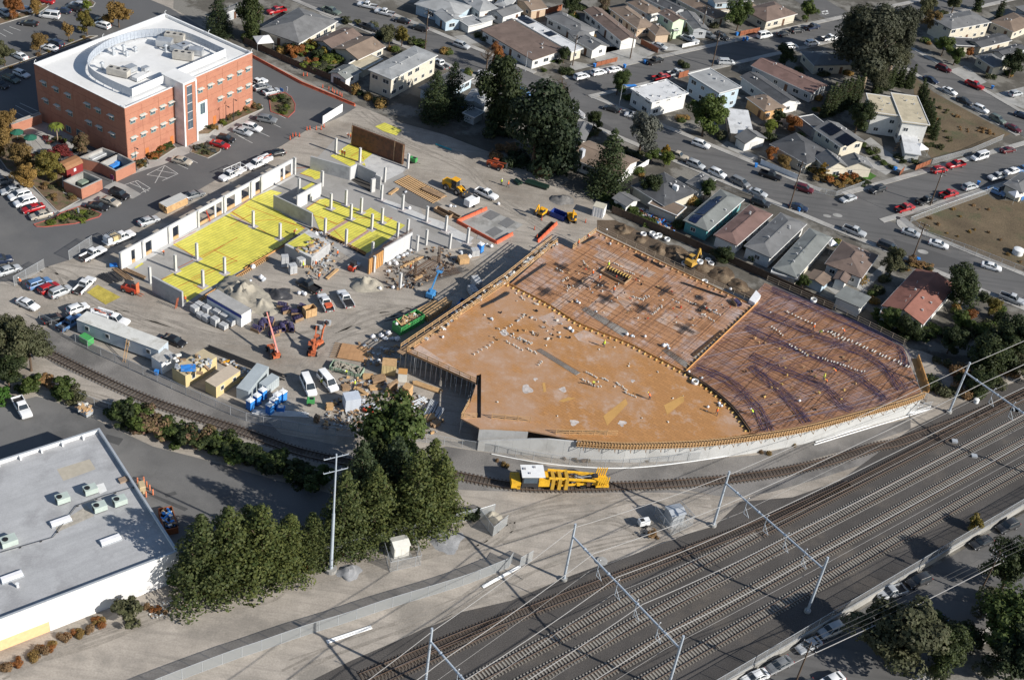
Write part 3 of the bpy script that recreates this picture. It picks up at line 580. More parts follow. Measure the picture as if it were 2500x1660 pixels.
r_,i_ = house('long narrow white-roofed building carrying three dark solar arrays',[(*[(4.5,333.5),(-12.8,349.5),(-9.5,352.8)],3,'f',0,'cream','white')])
for x in (18.5,21,10.2):solar(r_,i_[0],dist((4.5,333.5),(-12.8,349.5))-x-3 if x > 15 else 11,1.2,2,2,sold,1.3,1.4)
house('pale pink house with grey gables beside the narrow white roof',[(*[(6.5,345.5),(-4.2,354.7),(0.7,359.5)],3,'h',.3,'white','grey'),(*[(10.2,336.9),(5.4,341.4),(10.5,345.6)],2.9,'g',.35,'white','grey'),(*[(4.7,342.5),(2.4,347.2),(7.6,349.9)],3,'h',.3,'white','grey',nw)])
house('long dark brown gabled house with a porch facing its concrete drive',[(*[(17.9,345.6),(6.5,362.9),(10,368.5)],3,'g',.32,'white','brown')])
house('tan hip-roofed house with peach garage wall',[(*[(22.4,355.4),(13.9,367.1),(19,371.2)],3.1,'h',.32,'peach','tan'),(*[(27.8,353.5),(24.5,359.8),(27.9,364)],2.8,'h',.32,'peach','tan')])
house('narrow two-storey pale green house with dark gabled roof',[(*[(32.4,358.2),(28,363.5),(31.3,367.7)],5.4,'g',.35,'green','brown'),(*[(33.1,358.2),(27.9,367.3),(28.9,369.5)],3,'f',0,'green','grey',nw)])
house('long grey house between the pale green house and the utility pole',[(*[(38.8,361),(34.9,371.7),(38.9,375.3)],3,'g',.3,'grey','grey')])
house('brown-grey roofed house behind the tan hip-roofed house',[(*[(25.4,366.9),(19,373.7),(22.8,378.3)],3,'h',.3,'white','rust')])
house('charcoal roofed row house behind the pale green house',[(*[(33.5,371.2),(23.9,379.1),(27.5,383.2)],3,'g',.28,'grey','dgrey')])
house('olive-tan long roofed house at the head of the block',[(*[(45.2,370.7),(33.6,382.3),(38.4,387.4)],3,'h',.25,'cream','rust')])
house('two-storey pale blue house at the top edge by the round green tree',[(*[(45.3,377.4),(57.4,383.7),(56.6,388.9)],5.2,'g',.3,'blue','grey'),(*[(45,376.7),(59.3,385.1),(56.3,387.7)],3,'h',.3,'cream','tan')])
house('grey-and-white bungalow at the top edge beside the orange fence',[(*[(-16,349.8),(-10.8,356.3),(-13.7,361.7)],2.9,'g',.3,'white','grey'),(*[(-19.5,357.5),(-17,367.2),(-12.9,365.2)],3,'h',.35,'white','lgrey')])
house('low tan-roofed house at the top edge near the dark brown tree',[(*[(-8.5,357.2),(-3.9,361),(-11.9,365)],2.9,'g',.25,'peach','tan')])
house('white flat-roofed two-level house on the street corner by the blue tarp',[(*[(20.8,313.3),(30.5,322.1),(35.9,315.2)],4.6,'f',0,'white','white',dict(vents=6))])
house('pale blue two-storey flat-roofed house by the big round tree',[(*[(36,324.7),(42.2,330.4),(49.8,320.8)],5.8,'f',0,'blue','lgrey',dict(vents=5))])
house('white ribbed patio roof building behind the round street tree',[(*[(47.2,300.6),(46.4,314),(52.1,320.3)],2.8,'s',.02,'peach','white')])
r_,i_ = house('small grey gabled garage with white door facing the street',[(*[(50.8,296.3),(48.2,299.5),(53.3,305.3)],2.5,'g',.4,'white','grey',nw)],'garage','garage')
o = put('garage_door',GARM,r_);o.matrix_local = i_[0][1] @ Matrix.Translation((i_[0][3][0]-.44,i_[0][3][1]/2,.05)) @ Matrix.Rotation(math.pi/2,4,'Z')
house('shaded dark red-brown roofed house below the eucalyptus',[(*[(70.8,329.8),(54.7,342.1),(61.1,348.1)],3,'g',.25,'grey','maroon')])
house('long charcoal-roofed house with white stairs at its end',[(*[(61.5,319.7),(51.1,333.3),(55.6,337.8)],3.4,'g',.28,'white','dgrey'),(*[(62.8,321.4),(61.7,323.1),(65.5,327.2)],2.4,'f',0,'white','white',nw)])
house('tan-roofed house with bright orange wall',[(*[(56.9,315),(52.2,321.7),(57.7,326.9)],3,'h',.3,'orange','tan')])
r_,i_ = house('grey hip-roofed house with solar panels beneath the eucalyptus crown',[(*[(73.2,348.4),(70,356.7),(82.3,367.1)],3,'h',.28,'cream','grey')])
solar(r_,i_[0],1.5,i_[0][3][1]-5.5,3,1,solm);solar(r_,i_[0],1.5,i_[0][3][1]-8,3,1,solm)
house('brown hip-roofed cream house with brick chimney on the hill corner',[(*[(61.3,374.4),(71.5,384.3),(64,391)],3,'h',.35,'cream','brown')])
r_,i_ = house('two-storey cream house with two solar arrays and steep porch gables',[(*[(74.5,296.7),(68.3,305),(74,311.7)],5.3,'g',.35,'cream','grey'),(*[(75.5,290.9),(74.3,295.6),(80.5,302.3)],3,'g',.4,'cream','grey'),(*[(65.8,289.4),(56.9,297.3),(62.2,307.5)],3,'h',.35,'cream','dgrey'),(*[(70.6,288),(67.9,293.7),(73.1,297.7)],3.3,'g',.55,'cream','grey'),(*[(69.2,309.6),(65.8,314.8),(69.1,318.9)],3,'f',0,'grey','dgrey',nw)])
solar(r_,i_[0],1.5,1.0,4,2,sold);solar(r_,i_[0],7.2,1.0,4,2,sold)
r_,i_ = house('stepped white flat-roofed house with outside stairs beside the dry lot',[(*[(84.6,316.9),(84.4,327.9),(92.7,334.5)],6.4,'f',0,'white','cream',dict(vents=5)),(*[(92,313.6),(91.4,330.1),(98.8,333.9)],6.6,'f',0,'white','cream',dict(vents=6)),(*[(92.6,304.3),(93.5,320.7),(97.9,322.7)],2.6,'s',.02,'white','white',nw)])
for k in range(12):
    p = lerp((91.3,309.2),(97.3,322.1),k/12);MB().cbox((p[0],p[1],.25+k*.27),(1.3,.3,.1),rad(40)).obj('stair_tread',wood2,r_).matrix_parent_inverse = r_.matrix_basis.inverted()
house('two-storey cream house with grey hip roof and long low front wing',[(*[(118.3,384.3),(132.9,395.3),(127.2,402.4)],5.2,'h',.22,'cream','grey',dict(vents=5)),(*[(127.1,379.1),(138.7,388.7),(136.7,394.1)],3,'g',.25,'cream','dgrey'),(*[(119.6,378.8),(127.1,380.6),(128.8,387.2)],2.7,'f',0,'cream','dgrey',nw)])
house('grey-roofed bungalow with garage behind the red pickup',[(*[(124.1,372.8),(128.4,366.2),(132.6,372.1)],2.9,'h',.3,'cream','grey'),(*[(133.1,375.3),(142.1,383.5),(141.4,388.3)],3,'g',.3,'grey','dgrey')])
house('brown-grey roofed bungalow behind the tall thin cypress',[(*[(140.7,395.6),(134.3,401.4),(143.7,412.7)],3,'h',.25,'cream','rust'),(*[(143.5,409.8),(146.9,404.5),(149.8,415.9)],3,'h',.25,'grey','dgrey')])
house('grey shed-roofed building at the top corner of the hill',[(*[(144.9,414.6),(148.9,408.5),(152,422.1)],4,'s',.05,'grey','grey')])
r_,i_ = house('large grey-roofed house with white chimney and flat patio roof by the hedge',[(*[(30,259.4),(22.2,266.4),(28,276.8)],3,'h',.3,'cream','dgrey',dict(vents=5)),(*[(33,256.5),(26.2,260),(28.7,264.4)],2.6,'f',0,'cream','rust',nw),(*[(21.4,257.5),(17.9,260.4),(20.4,264.6)],2.5,'g',.3,'white','grey',nw),(*[(35.1,271.9),(39.2,277.9),(42.3,275.1)],2.8,'h',.3,'white','grey')])
c = (32.4,266.3);MB().cbox((c[0],c[1],2.4),(1.3,.9,4.8),rad(-30)).cbox((c[0],c[1],4.85),(1.0,.6,.15),rad(-30)).obj('chimney',white,r_).matrix_parent_inverse = r_.matrix_basis.inverted()
r_,i_ = house('teal house with green-grey hip roof and blue solar panels',[(*[(34.3,254.4),(43.5,271),(49.6,268.9)],3,'h',.25,'teal','green')])
L,W = i_[0][3][:2];flip = 1
for nx,ny,x0,y0 in ((5,2,L*.33,.9),(2,1,L*.22,1.4),(2,2,L*.8,1.0)):solar(r_,i_[0],x0,y0,nx,ny,solm,1.65,1.0)
house('maroon-roofed white house next to the teal solar house',[(*[(41.1,250.1),(50.2,265.9),(56.1,264.2)],3,'h',.25,'white','maroon')])
house('blue-grey hip-roofed white house between the maroon and green roofs',[(*[(47.8,247.2),(57.3,264.1),(63.3,261.1)],3.1,'h',.25,'white','grey',dict(vents=6))])
house('grey-green roofed house with white garden parasol at its corner',[(*[(53.8,240.3),(63.6,259.3),(69.1,257.6)],3,'h',.25,'cream','green',dict(vents=6)),(*[(53.4,239.4),(59.2,238),(60.1,239.8)],2.4,'f',0,'grey','lgrey',nw)])
house('brown pyramid-roofed house with small rear porch',[(*[(65.7,245.1),(70.8,255.8),(78.5,251.8)],3,'h',.3,'grey','brown',dict(vents=6)),(*[(67.1,240.2),(68.8,244.2),(71.4,242.5)],2.6,'g',.3,'white','brown',nw)])
house('small low grey shed beside the deck fence',[(*[(61,239.5),(63.4,243.4),(67.3,241.2)],2.3,'g',.2,'blue','rust',nw)],'garden_shed','shed')
house('flat green-grey garage roof touching the deck fence',[(*[(66.6,233.1),(69.5,238),(75,235.2)],2.7,'s',.03,'white','green',nw)],'garage','garage')
house('house with bright red gabled roof beside the round dark tree',[(*[(76.4,231.5),(86.4,248.2),(94.3,242.9)],3.3,'g',.28,'white','red',dict(vents=8)),(*[(75.7,228.9),(77,232.7),(82.8,229)],2.4,'f',0,'grey','rust',nw)])
house('grey-roofed house at the right edge below the white canopy tent',[(*[(116,294.4),(122.5,302.5),(127,299.7)],3,'h',.25,'cream','grey')])
r_,i_ = house('brown gabled house with tall grey chimney among the conifers',[(*[(19.4,269.4),(6.8,275.4),(10.3,285.6)],3,'g',.25,'white','tan')])
c = (9.9,275.7);MB().cbox((c[0],c[1],2.7),(1.1,1.3,5.4),rad(-30)).cbox((c[0],c[1],5.45),(.8,1.0,.15),rad(-30)).obj('chimney',plain('grey_chimney',(.4,.42,.46),.9),r_).matrix_parent_inverse = r_.matrix_basis.inverted()
house('low white garage with blue-grey roof beside the tall pine',[(*[(6.2,286),(7.8,294.6),(11.8,292.4)],2.6,'g',.3,'white','grey',nw)],'garage','garage')
house('grey-roofed house behind the dark conifers at the top edge',[(*[(-89.1,326),(-85.8,332),(-82.8,342.2)],3,'h',.3,'grey','grey')])
house('dark-roofed house at the top edge beyond the parked pickups',[(*[(-32.7,361.3),(-27.7,369.4),(-18.8,364.8)],3,'h',.3,'white','grey')])


# ---------------- railway ----------------
railm = mat('rail_steel',(.13,.085,.06),.55,.15,1,metal=.35);railb = mat('polished_rail',(.34,.28,.24),.35,.1,1,metal=.6)
tiec = mat('concrete_tie',(.29,.275,.245),.9,.22,1.5,c2=(.2,.185,.16),c2s=.2);tiew = mat('timber_tie',(.075,.058,.046),.9,.4,.8,c2=(.14,.12,.1),c2s=.3)
TIE_C = MB().box(-.13,.13,-1.3,1.3,-.09,.09).mesh('tie',tiec);TIE_W = MB().box(-.12,.12,-1.3,1.3,-.09,.06).mesh('tie',tiew)
stainm = mat('rusty_ballast',(.085,.07,.06),.95,.3,.4,.3,5,c2=(.13,.115,.1),c2s=.1,world=True)
def track(label,path,tie,step,m=railm,z=.07,top=railb):
    path = smooth_path(path,8) if len(path) > 2 else path
    o = thing('railway_track',label,'railway track',(*path[0],0));oi = Matrix.Translation((-path[0][0],-path[0][1],0))
    for s in (.75,-.75):
        q = offset(path,s);b = MB()
        for a,c in zip(q,q[1:]):b.beam((*a,z+.13),(*c,z+.13),.1,.15);b.beam((*a,z+.215),(*c,z+.215),.075,.015,1)
        r = b.obj('rail',[m,top],o);r.matrix_parent_inverse = oi
    st_ = strip('ballast_stain',path,2.0,.03,stainm,o);st_.matrix_parent_inverse = oi
    for p,h in walk(path,step):t_ = put('tie',tie,o,(p[0]-path[0][0],p[1]-path[0][1],z-.03),h + U(-.02,.02))
    return o
track('concrete-tie main track running along the retaining wall',[trk(-77.07,62),trk(-77.07,205)],TIE_C,.61)
track('concrete-tie main track between the outer wall-side track and the middle track',[trk(-81.65,66),trk(-81.65,212)],TIE_C,.61)
track('concrete-tie main track running just below the timber turnouts',[trk(-86.32,70),trk(-86.32,222)],TIE_C,.61)
track('track of concrete ties whose far stretch is on timber ties',[trk(-90.45,74),trk(-90.45,141)],TIE_C,.61)
track('timber-tie continuation where the siding and lead tracks join',[trk(-90.45,141.6),trk(-90.45,232)],TIE_W,.56)
track('timber-tie lead track curving along the ballast edge under the portals',[trk(-99.2,68),trk(-98.0,86),trk(-96.7,98),trk(-94.6,118),trk(-92.0,143),trk(-90.9,165)],TIE_W,.56)
track('short timber-tie spur meeting the lead track at the bottom edge',[trk(-97.6,67),trk(-97.3,78),trk(-96.8,92)],TIE_W,.56)
SID = [mid((-85.6,181.9),(-83.7,179.7)),mid((-63.9,173.2),(-63.3,171.2)),mid((-43.7,168),(-43.3,166.2)),mid((-32.3,165.1),(-31.9,163.2)),mid((-19.3,164.7),(-18.9,162.5)),mid((-7.7,165.5),(-7.4,163.1)),mid((5.2,164.9),(5.3,163)),mid((20.5,167.9),(20.5,166.5)),mid((35.1,172.1),(35.1,170.6)),mid((47.3,176.6),(47.2,175)),mid((59.7,182.6),(59.5,181)),mid((70.4,189.5),(70.2,187.7)),trk(-93.95,183),trk(-91.9,203),trk(-90.7,228)]
track('curved rusty siding track bending past the concrete wall and the yellow machine',SID,TIE_W,.72)
# retaining wall to the street, chain-link on top
netl = netmat('chain_link',(.5,.51,.52),.3);nets = netmat('slatted_chain_link',(.42,.44,.45),.62);netd = netmat('dark_screen_net',(.05,.05,.05),.45)
WA,WB = trk(-70.4,30),trk(-70.9,235)
wl = thing('retaining_wall','long grey concrete retaining wall between the tracks and the street','wall',(*WA,0),ang(WA,WB));WLn = dist(WA,WB);k = 0.
while k < WLn:MB().box(k+.02,min(k+6,WLn)-.02,-.15,.15,LOW,.25).obj('wall_panel',oconc,wl);k += 6
def fence(label,path,h,net,z0=0,step=3.0,mid_rail=False,name='chain_link_fence',pm=steel):
    o = thing(name,label,'fence',(*path[0],z0));x0,y0 = path[0]
    post = MB().tube([(0,0,0),(0,0,h+.08)],.045,6).mesh('post',pm)
    for p,hd in walk(path,step):put('post',post,o,(p[0]-x0,p[1]-y0,0))
    b = MB();r = MB()
    for a,c in zip(path,path[1:]):
        a,c = (a[0]-x0,a[1]-y0),(c[0]-x0,c[1]-y0)
        b.add([(*a,.05),(*c,.05),(*c,h),(*a,h)],[(0,1,2,3)]);r.tube([(*a,h+.02),(*c,h+.02)],.035,5)
        r.tube([(*a,.06),(*c,.06)],.025,4)
    b.obj('mesh_panel',net,o);r.obj('top_rail',pm,o);return o
fence('chain-link fence standing on the long street retaining wall',[WA,WB],1.9,netl,.25,3)
fence('tall grey chain-link fence dividing the dirt road from the service track',smooth_path([(-44,110.9),(-40,114.1),(-32.9,119.4)] + [(-30.1,121.3),(-24.1,125.5),(-18.6,129),(-12.9,132.9),(-6.2,137.1),(-1,140.5),(4.8,145)],3),2.3,nets)
fence('slatted chain-link fence behind the row of redwoods',[(-28.8,138.6),(-23.9,141.8),(-19.1,144.6),(-14.4,147.4),(-8.1,151.1),(-2.6,154.3),(-1.5,155.1)],2.2,nets)
fence('chain-link corral around the rubble heap by the dirt road',[(1.3,156.6),(-1.1,155),(1.6,151.3),(3.7,154.5)],2.2,nets)
fence('open gate leaf of chain-link standing beside the service track',[(6.6,145.5),(8.5,147.4)],2.2,nets)
fence('small end return of the service road fence',[(4.8,145),(5.3,146.4)],2.2,nets)
fence('chain-link cage around the white roadside cabinet',[(-16.6,147.6),(-13.7,140.4),(-9.1,142.8),(-11.7,149)],2.2,netl)
fence('chain-link cage around the grey signal cabinet',[(28.4,162),(31.1,157.5),(35.1,160.9),(32.7,164.1)],2.2,netl)
fence('long chain-link site fence along the siding track',smooth_path([(-88.2,189.2),(-83.8,186.9),(-75.6,182.4),(-65.8,178.5),(-55.8,174.4),(-44.3,170.2)] + [(-37.9,169.8),(-31.6,169.5),(-23.4,170.5),(-15.2,171.4),(-8.9,171.6)] + [(-0.6,171.5),(7.8,171.2),(16.2,171.5),(24.6,173.2),(35.2,177.2),(47.7,183.2)] + [(59.3,190.4),(71.4,196.6),(83.1,202.8)],3),1.9,netl,0,3.2)
# white handrail pipe that follows the site fence
q = smooth_path([(-0.6,171),(7.8,170.6),(16.2,171.2),(24.6,172.9),(35.2,176.9),(47.7,182.7)] + [(58.6,189.9),(71.3,196.4),(83.4,202.8)],4)
o = thing('handrail_pipe','long white pipe lying along the foot of the concrete wall','pipe',(*q[0],0));MB().tube([(p[0]-q[0][0],p[1]-q[0][1],.12) for p in q],.1,6).obj('pipe',white,o)
for k,(label,a,c) in enumerate((('lowest',(58.5,186.6),(83.4,202.8)),('middle',(58.8,187.4),(83.2,203.4)),('topmost',(59.1,188.2),(81.6,203.3)))):
    tag(MB().tube([(*a,.12),(*mid(a,c),.12),(*c,.12)],.11,8).obj('white_pipe',white),label + ' of the white pipes laid beside the tracks under the formwork','pipe')
for gname,a,c,n in (('lying by the tall fence',(-20.6,124.9),(-14.6,128.9),4),('at the tall fence end',(1.1,140.1),(6.6,145.6),3)):
    for k in range(n):
        d = (k-1.5)*.17+U(-.05,.05);h = ang(a,c)+U(-.02,.02)
        tag(MB().tube([(a[0]-math.sin(h)*d,a[1]+math.cos(h)*d,.1),(c[0]-math.sin(h)*d,c[1]+math.cos(h)*d,.1)],.1,7).obj('white_pipe',white),'white pipe in the bundle ' + gname,'pipe','white pipes ' + gname)
# catenary portals
ceram = plain('insulator_grey',(.4,.42,.45),.4)
def portal(label,pl,pr,h=12.75,zb=9.95,droppers=()):
    o = thing('catenary_portal',label,'portal',(*pl,0),ang(pl,pr));L = dist(pl,pr)
    for x in (0,L):
        MB().tube([(x,0,0),(x,0,.45)],.55,12).obj('footing',oconc,o)
        MB().tube([(x,0,.4),(x,0,h)],[.23,.19],8).obj('post',zinc,o,50)
    MB().tube([(.1,0,zb),(L-.1,0,zb)],.17,8).obj('beam',zinc,o,50)
    for x in (L*.12,L*.35,L*.62,L*.88):MB().tube([(x-.12,0,zb),(x+.12,0,zb)],.26,8).obj('flange',zinc,o)
    for x in droppers:
        d = MB().tube([(x,0,zb),(x,0,zb-2.6)],.06,5).tube([(x,0,zb-2.6),(x+1.1,.2,zb-2.9)],.04,5).tube([(x,0,zb-1.2),(x+1.1,.2,zb-2.9)],.035,5);d.obj('cantilever',zinc,o)
        MB().tube([(x,0,zb+.15),(x,0,zb+.9)],.06,6).tube([(x,.0,zb+.85),(x+.2,0,zb+1.0)],.1,6).obj('insulator',ceram,o)
    return o
dr = (6.5,11.0,15.5,20.5)
PL = [(-5.1,119.8),(13.89,144.18),(38.67,161.45),(86.71,202.53)];PR = [(0,0),trk(-74.0,105.5),(53.42,145.14),trk(-73.7,199)]
PR[0] = lerp(PL[0],(0.3,114.1),2.6)
portal('steel catenary portal cut by the bottom edge',PL[0],PR[0],12.75,9.95,dr);portal('steel catenary portal standing just below the towed white compressor',PL[1],PR[1],12.75,9.95,dr)
portal('steel catenary portal beside the fenced signal cabinet',PL[2],PR[2],12.75,10.1,(5,9.5,14,18));portal('steel catenary portal beyond the end of the curved deck',PL[3],PR[3],12.6,10.1,dr)
wirem = plain('bright_wire',(.62,.6,.57),.35,.3)
def wire(label,pts,r=.045,sag=.6,name='overhead_wire',m=wirem,group=None):
    out = []
    for a,c in zip(pts,pts[1:]):
        for k in range(8):t = k/8;p = lerp(a,c,t);out.append((p[0],p[1],p[2]-4*sag*t*(1-t)))
    out.append(pts[-1]);o = thing(name,label,'wire',(*out[0][:2],0),0,group)
    MB().tube([(p[0]-out[0][0],p[1]-out[0][1],p[2]) for p in out],r,4).obj('strand',m,o);return o
for k,(f,z,s,lab) in enumerate(((.2,10.9,.5,'bright messenger wire nearest the siding strung over the portal beams'),(.42,10.9,.5,'bright messenger wire over the second main track'),(.66,10.9,.5,'bright messenger wire over the third main track'),(.9,10.9,.5,'bright messenger wire nearest the retaining wall'))):
    P = [lerp(PL[i],PR[i],f) for i in range(4)];st = (P[0][0]-(P[1][0]-P[0][0]),P[0][1]-(P[1][1]-P[0][1]));en = (P[3][0]+(P[3][0]-P[2][0]),P[3][1]+(P[3][1]-P[2][1]))
    wire(lab,[(*q,z) for q in [st]+P+[en]],.05,s)
    wire(lab.replace('bright messenger','thin contact'),[(*q,7.0) for q in [st]+P+[en]],.022,.05)
PX = [(p[0],p[1],12.0) for p in PL]
wire('feeder wire strung from post top to post top along the dirt side',[(PX[0][0]*2-PX[1][0],PX[0][1]*2-PX[1][1],12)] + PX + [(2*PX[3][0]-PX[2][0],2*PX[3][1]-PX[2][1],12)],.045,.5)
# tall grey transmission pole
tp = thing('transmission_pole','tall grey steel pole with two crossarms beside the redwoods','pole',(-22.8,138.8))
MB().tube([(0,0,0),(0,0,.7)],.95,14).obj('footing',oconc,tp);MB().tube([(0,0,.6),(0,0,12.7)],[.3,.24],8).obj('lower_shaft',zinc,tp,50);MB().tube([(0,0,12.6),(0,0,25)],[.17,.12],8).obj('upper_shaft',zinc,tp,50)
for z in (24.4,21.6):
    q = rad(32);c_,s_ = math.cos(q)*1.9,math.sin(q)*1.9
    MB().beam((-c_,-s_,z),(c_,s_,z),.09,.1).obj('crossarm',zinc,tp)
    for k in range(5):t = -1+k*.5;MB().tube([(c_*t,s_*t,z),(c_*t,s_*t,z+.3)],.04,5).obj('insulator',ceram,tp)
# white cabinets, compressor, heaps
def roadcab(label,c,rz,l,wd,h,m,roofm):
    o = thing('equipment_cabinet',label,'cabinet',c,rz)
    MB().box(-l/2-.5,l/2+.5,-wd/2-.5,wd/2+.5,0,.12).obj('pad',oconc,o);MB().box(-l/2,l/2,-wd/2,wd/2,.12,h).obj('body',m,o)
    MB().loft([[(x,-wd/2-.15,h),(x,0,h+.35),(x,wd/2+.15,h),(x,wd/2+.15,h-.1),(x,-wd/2-.15,h-.1)] for x in (-l/2-.15,l/2+.15)]).obj('roof',roofm,o)
    for s in (-1,1):MB().box(-.05 if s > 0 else -l/2+.1,l/2-.1 if s > 0 else -.1,-wd/2-.03,-wd/2,.3,h-.2).obj('door',m,o)
    return o
roadcab('white gable-roofed signal cabinet inside a chain-link cage',mid((-14.4,143.5),(-11.4,145.9)),rad(28),2.5,2.2,2.6,offw,offw)
roadcab('grey four-bay signal cabinet with shiny roof in a fenced cage',(31.7,161.1),rad(28),2.6,2.4,2.7,steel,steel)
def compressor(label,c,rz,m,l=2.6,wd=1.4,h=1.7):
    o = thing('towed_generator',label,'generator',c,rz);MB().box(-l/2,l/2,-wd/2,wd/2,.5,h).box(-l/2+.1,l/2-.1,-wd/2+.1,wd/2-.1,h,h+.06).obj('canopy',m,o)
    MB().box(-l/2+.1,l/2-.1,-wd/2+.1,wd/2-.1,.3,.5).obj('chassis',darkst,o);MB().tube([(l/2,0,.4),(l/2+1.1,0,.4)],.05,5).obj('drawbar',darkst,o);MB().box(l/2-.9,l/2-.2,-wd/2+.2,wd/2-.2,h+.06,h+.1).obj('grille',black,o)
    for s in (-1,1):MB().tube([(-.2,s*(wd/2-.02),.33),(-.2,s*(wd/2+.2),.33)],.33,12).obj('wheel',tyre,o)
    return o
compressor('small white towed compressor on the dirt beside the signal cage',(26.6,159),rad(205),white,1.9,1.1,1.4)
def heap(name,label,c,r,h,m,cat='heap',seed=0,n=18,el=1,rz=0):
    b = MB();k = 8;vs = [(0,0,h)]
    for i in range(1,k+1):
        for j in range(n):
            t = 2*math.pi*j/n;rr = r*i/k*(1+.5*noise.noise((math.cos(t)*1.3+seed,math.sin(t)*1.3,i*.25)))
            x,y = rr*math.cos(t),rr*math.sin(t)*el;z = max(0,h*(1-(i/k)**.85) + .5*h*noise.noise((x*.9+seed,y*.9,3.1))*(1-i/k)*2) if i < k else -.02
            vs.append((x*math.cos(rz)-y*math.sin(rz),x*math.sin(rz)+y*math.cos(rz),z))
    fs = [(0,1+j,1+(j+1)%n) for j in range(n)]
    for i in range(k-1):
        for j in range(n):fs.append((1+i*n+j,1+(i+1)*n+j,1+(i+1)*n+(j+1)%n,1+i*n+(j+1)%n))
    o = b.add(vs,fs).obj(name,m,None,60);o.location = (c[0],c[1],.02);return tag(o,label,cat)
gravb = mat('blue_grey_gravel',(.27,.275,.285),.95,.2,.8,.25,8,bump=.5);sandm = mat('building_sand',(.36,.33,.27),.95,.12,.4,.12,8,bump=.4,c2=(.27,.25,.21),c2s=.3)
heap('gravel_heap','small blue-grey gravel heap beside the tall grey pole',(-19.9,139.1),1.9,.75,gravb,seed=1);heap('gravel_heap','broad low blue-grey gravel heap near the rubble corral',(-5.9,149.1),3.0,.45,gravb,seed=5)
heap('rubble_heap','pale rubble heap inside the chain-link corral',(1,155.8),1.6,.9,sandm,seed=7)
for k,c in enumerate(((71.2,191.9),(78.4,184.3),(86.2,193.7),(89.3,190.2),(100.7,206.3),(101,206.3))):
    if k in (0,1):continue
    tag(MB().box(-.5,.5,-.4,.4,0,.35).box(-.55,.55,-.45,.45,.35,.4).obj('trackside_box',steel),'low pale metal box lying between the rails near the far portal','box','trackside boxes').location = (*c,0)
tag(MB().tube([(0,0,0),(0,0,.8),(0,0,.95)],[.55,.55,.3],14).obj('white_drum',white,None,40),'squat white drum on the bank below the far portal','drum').location = (*(92.9,207.1),0)
MB().tube([(*(19.9,149.3),.06),(*(19.9,149.3),.3)],.9,14).obj('manhole_ring',oconc,kind='structure')
# yellow track machine on the siding
h = ang((6.3,164.2),(19.5,167));tm = thing('track_machine','yellow track-tamping machine with a white cab roof standing on the siding','rail vehicle',mid((12.3,165.5),(12.3,165.5)),h)
ylw = mat('track_machine_yellow',(.74,.42,.03),.5,.15,1.2,.15,6,c2=(.25,.16,.05),c2s=.9,c2r=(.56,.7));L = 15.0
MB().box(-8.2,8.0,-.5,.5,.9,1.25).box(-8.2,-7.6,-1.3,1.3,.7,1.5).obj('underframe',ylw,tm)
MB().box(-7.4,-4.6,-1.4,1.4,1.25,3.6).obj('cab',darkst,tm);MB().box(-7.6,-3.6,-1.55,1.55,3.6,3.72).obj('cab_roof',white,tm)
for x,y,s in ((-7.0,.5,.5),(-5.2,.9,.4),(-6.2,-.6,.35)):MB().cbox((x,y,3.78),(s,s,.14)).obj('roof_hatch',plain('hatch_grey',(.3,.3,.32)),tm)
for y in (-1.43,1.4):MB().box(-7.2,-4.8,y,y+.03,2.2,3.4).obj('cab_window',skyglass,tm)
MB().box(-9.2,-7.6,-1.3,1.3,.9,2.2).obj('bonnet',ylw,tm);MB().box(-4.5,-2.6,-1.3,1.3,1.25,2.6).obj('engine_hood',ylw,tm)
for y in (-1.05,1.05):MB().beam((-2.8,y,3.0),(5.6,y*.8,2.2),.28,.4).obj('satellite_beam',ylw,tm);MB().beam((-1.0,y,1.3),(6.6,y*.6,1.5),.22,.3).obj('lower_beam',ylw,tm)
for x in (-2.0,-.8,.4):MB().box(x-.3,x+.3,-1.3,1.3,.5,2.9).obj('tamping_bank',mat('oily_yellow',(.5,.3,.04)),tm);
for y in (-1.1,-.6,.6,1.1):MB().beam((-1.4,y,2.9),(-.6,y,.3),.1,.14).obj('tine',ylw,tm)
for x in (5.9,6.3,6.7,7.1,7.5):MB().beam((x,-1.2,1.3),(x+.25,-1.2,3.4),.1,.22).beam((x,1.2,1.3),(x+.25,1.2,3.4),.1,.22).obj('rear_rack',ylw,tm)
MB().box(5.6,7.9,-1.35,1.35,1.1,1.5).obj('rear_deck',ylw,tm);MB().tube([(4.6,-.9,1.8),(4.6,.9,1.8)],.55,12).obj('hose_reel',black,tm)
for x in (-7.2,-4.8,3.6,6.6):
    for y in (-.78,.62):MB().tube([(x,y,.7),(x,y+.16,.7)],.42,14).obj('wheel',darkst,tm)
for k in range(16):MB().tube([(U(-4,6.5),U(-1.2,1.2),U(1.4,2.6)) for _ in range(3)],U(.04,.09),5).obj('hose',(black,darkst,ylw,steel)[k % 4],tm)
for k in range(14):MB().cbox((U(-4,7),U(-1.1,1.1),U(.9,2.5)),(U(.3,.9),U(.3,.7),U(.25,.7))).obj('equipment_box',(ylw,black,darkst,ylw,rebar)[k % 5],tm)
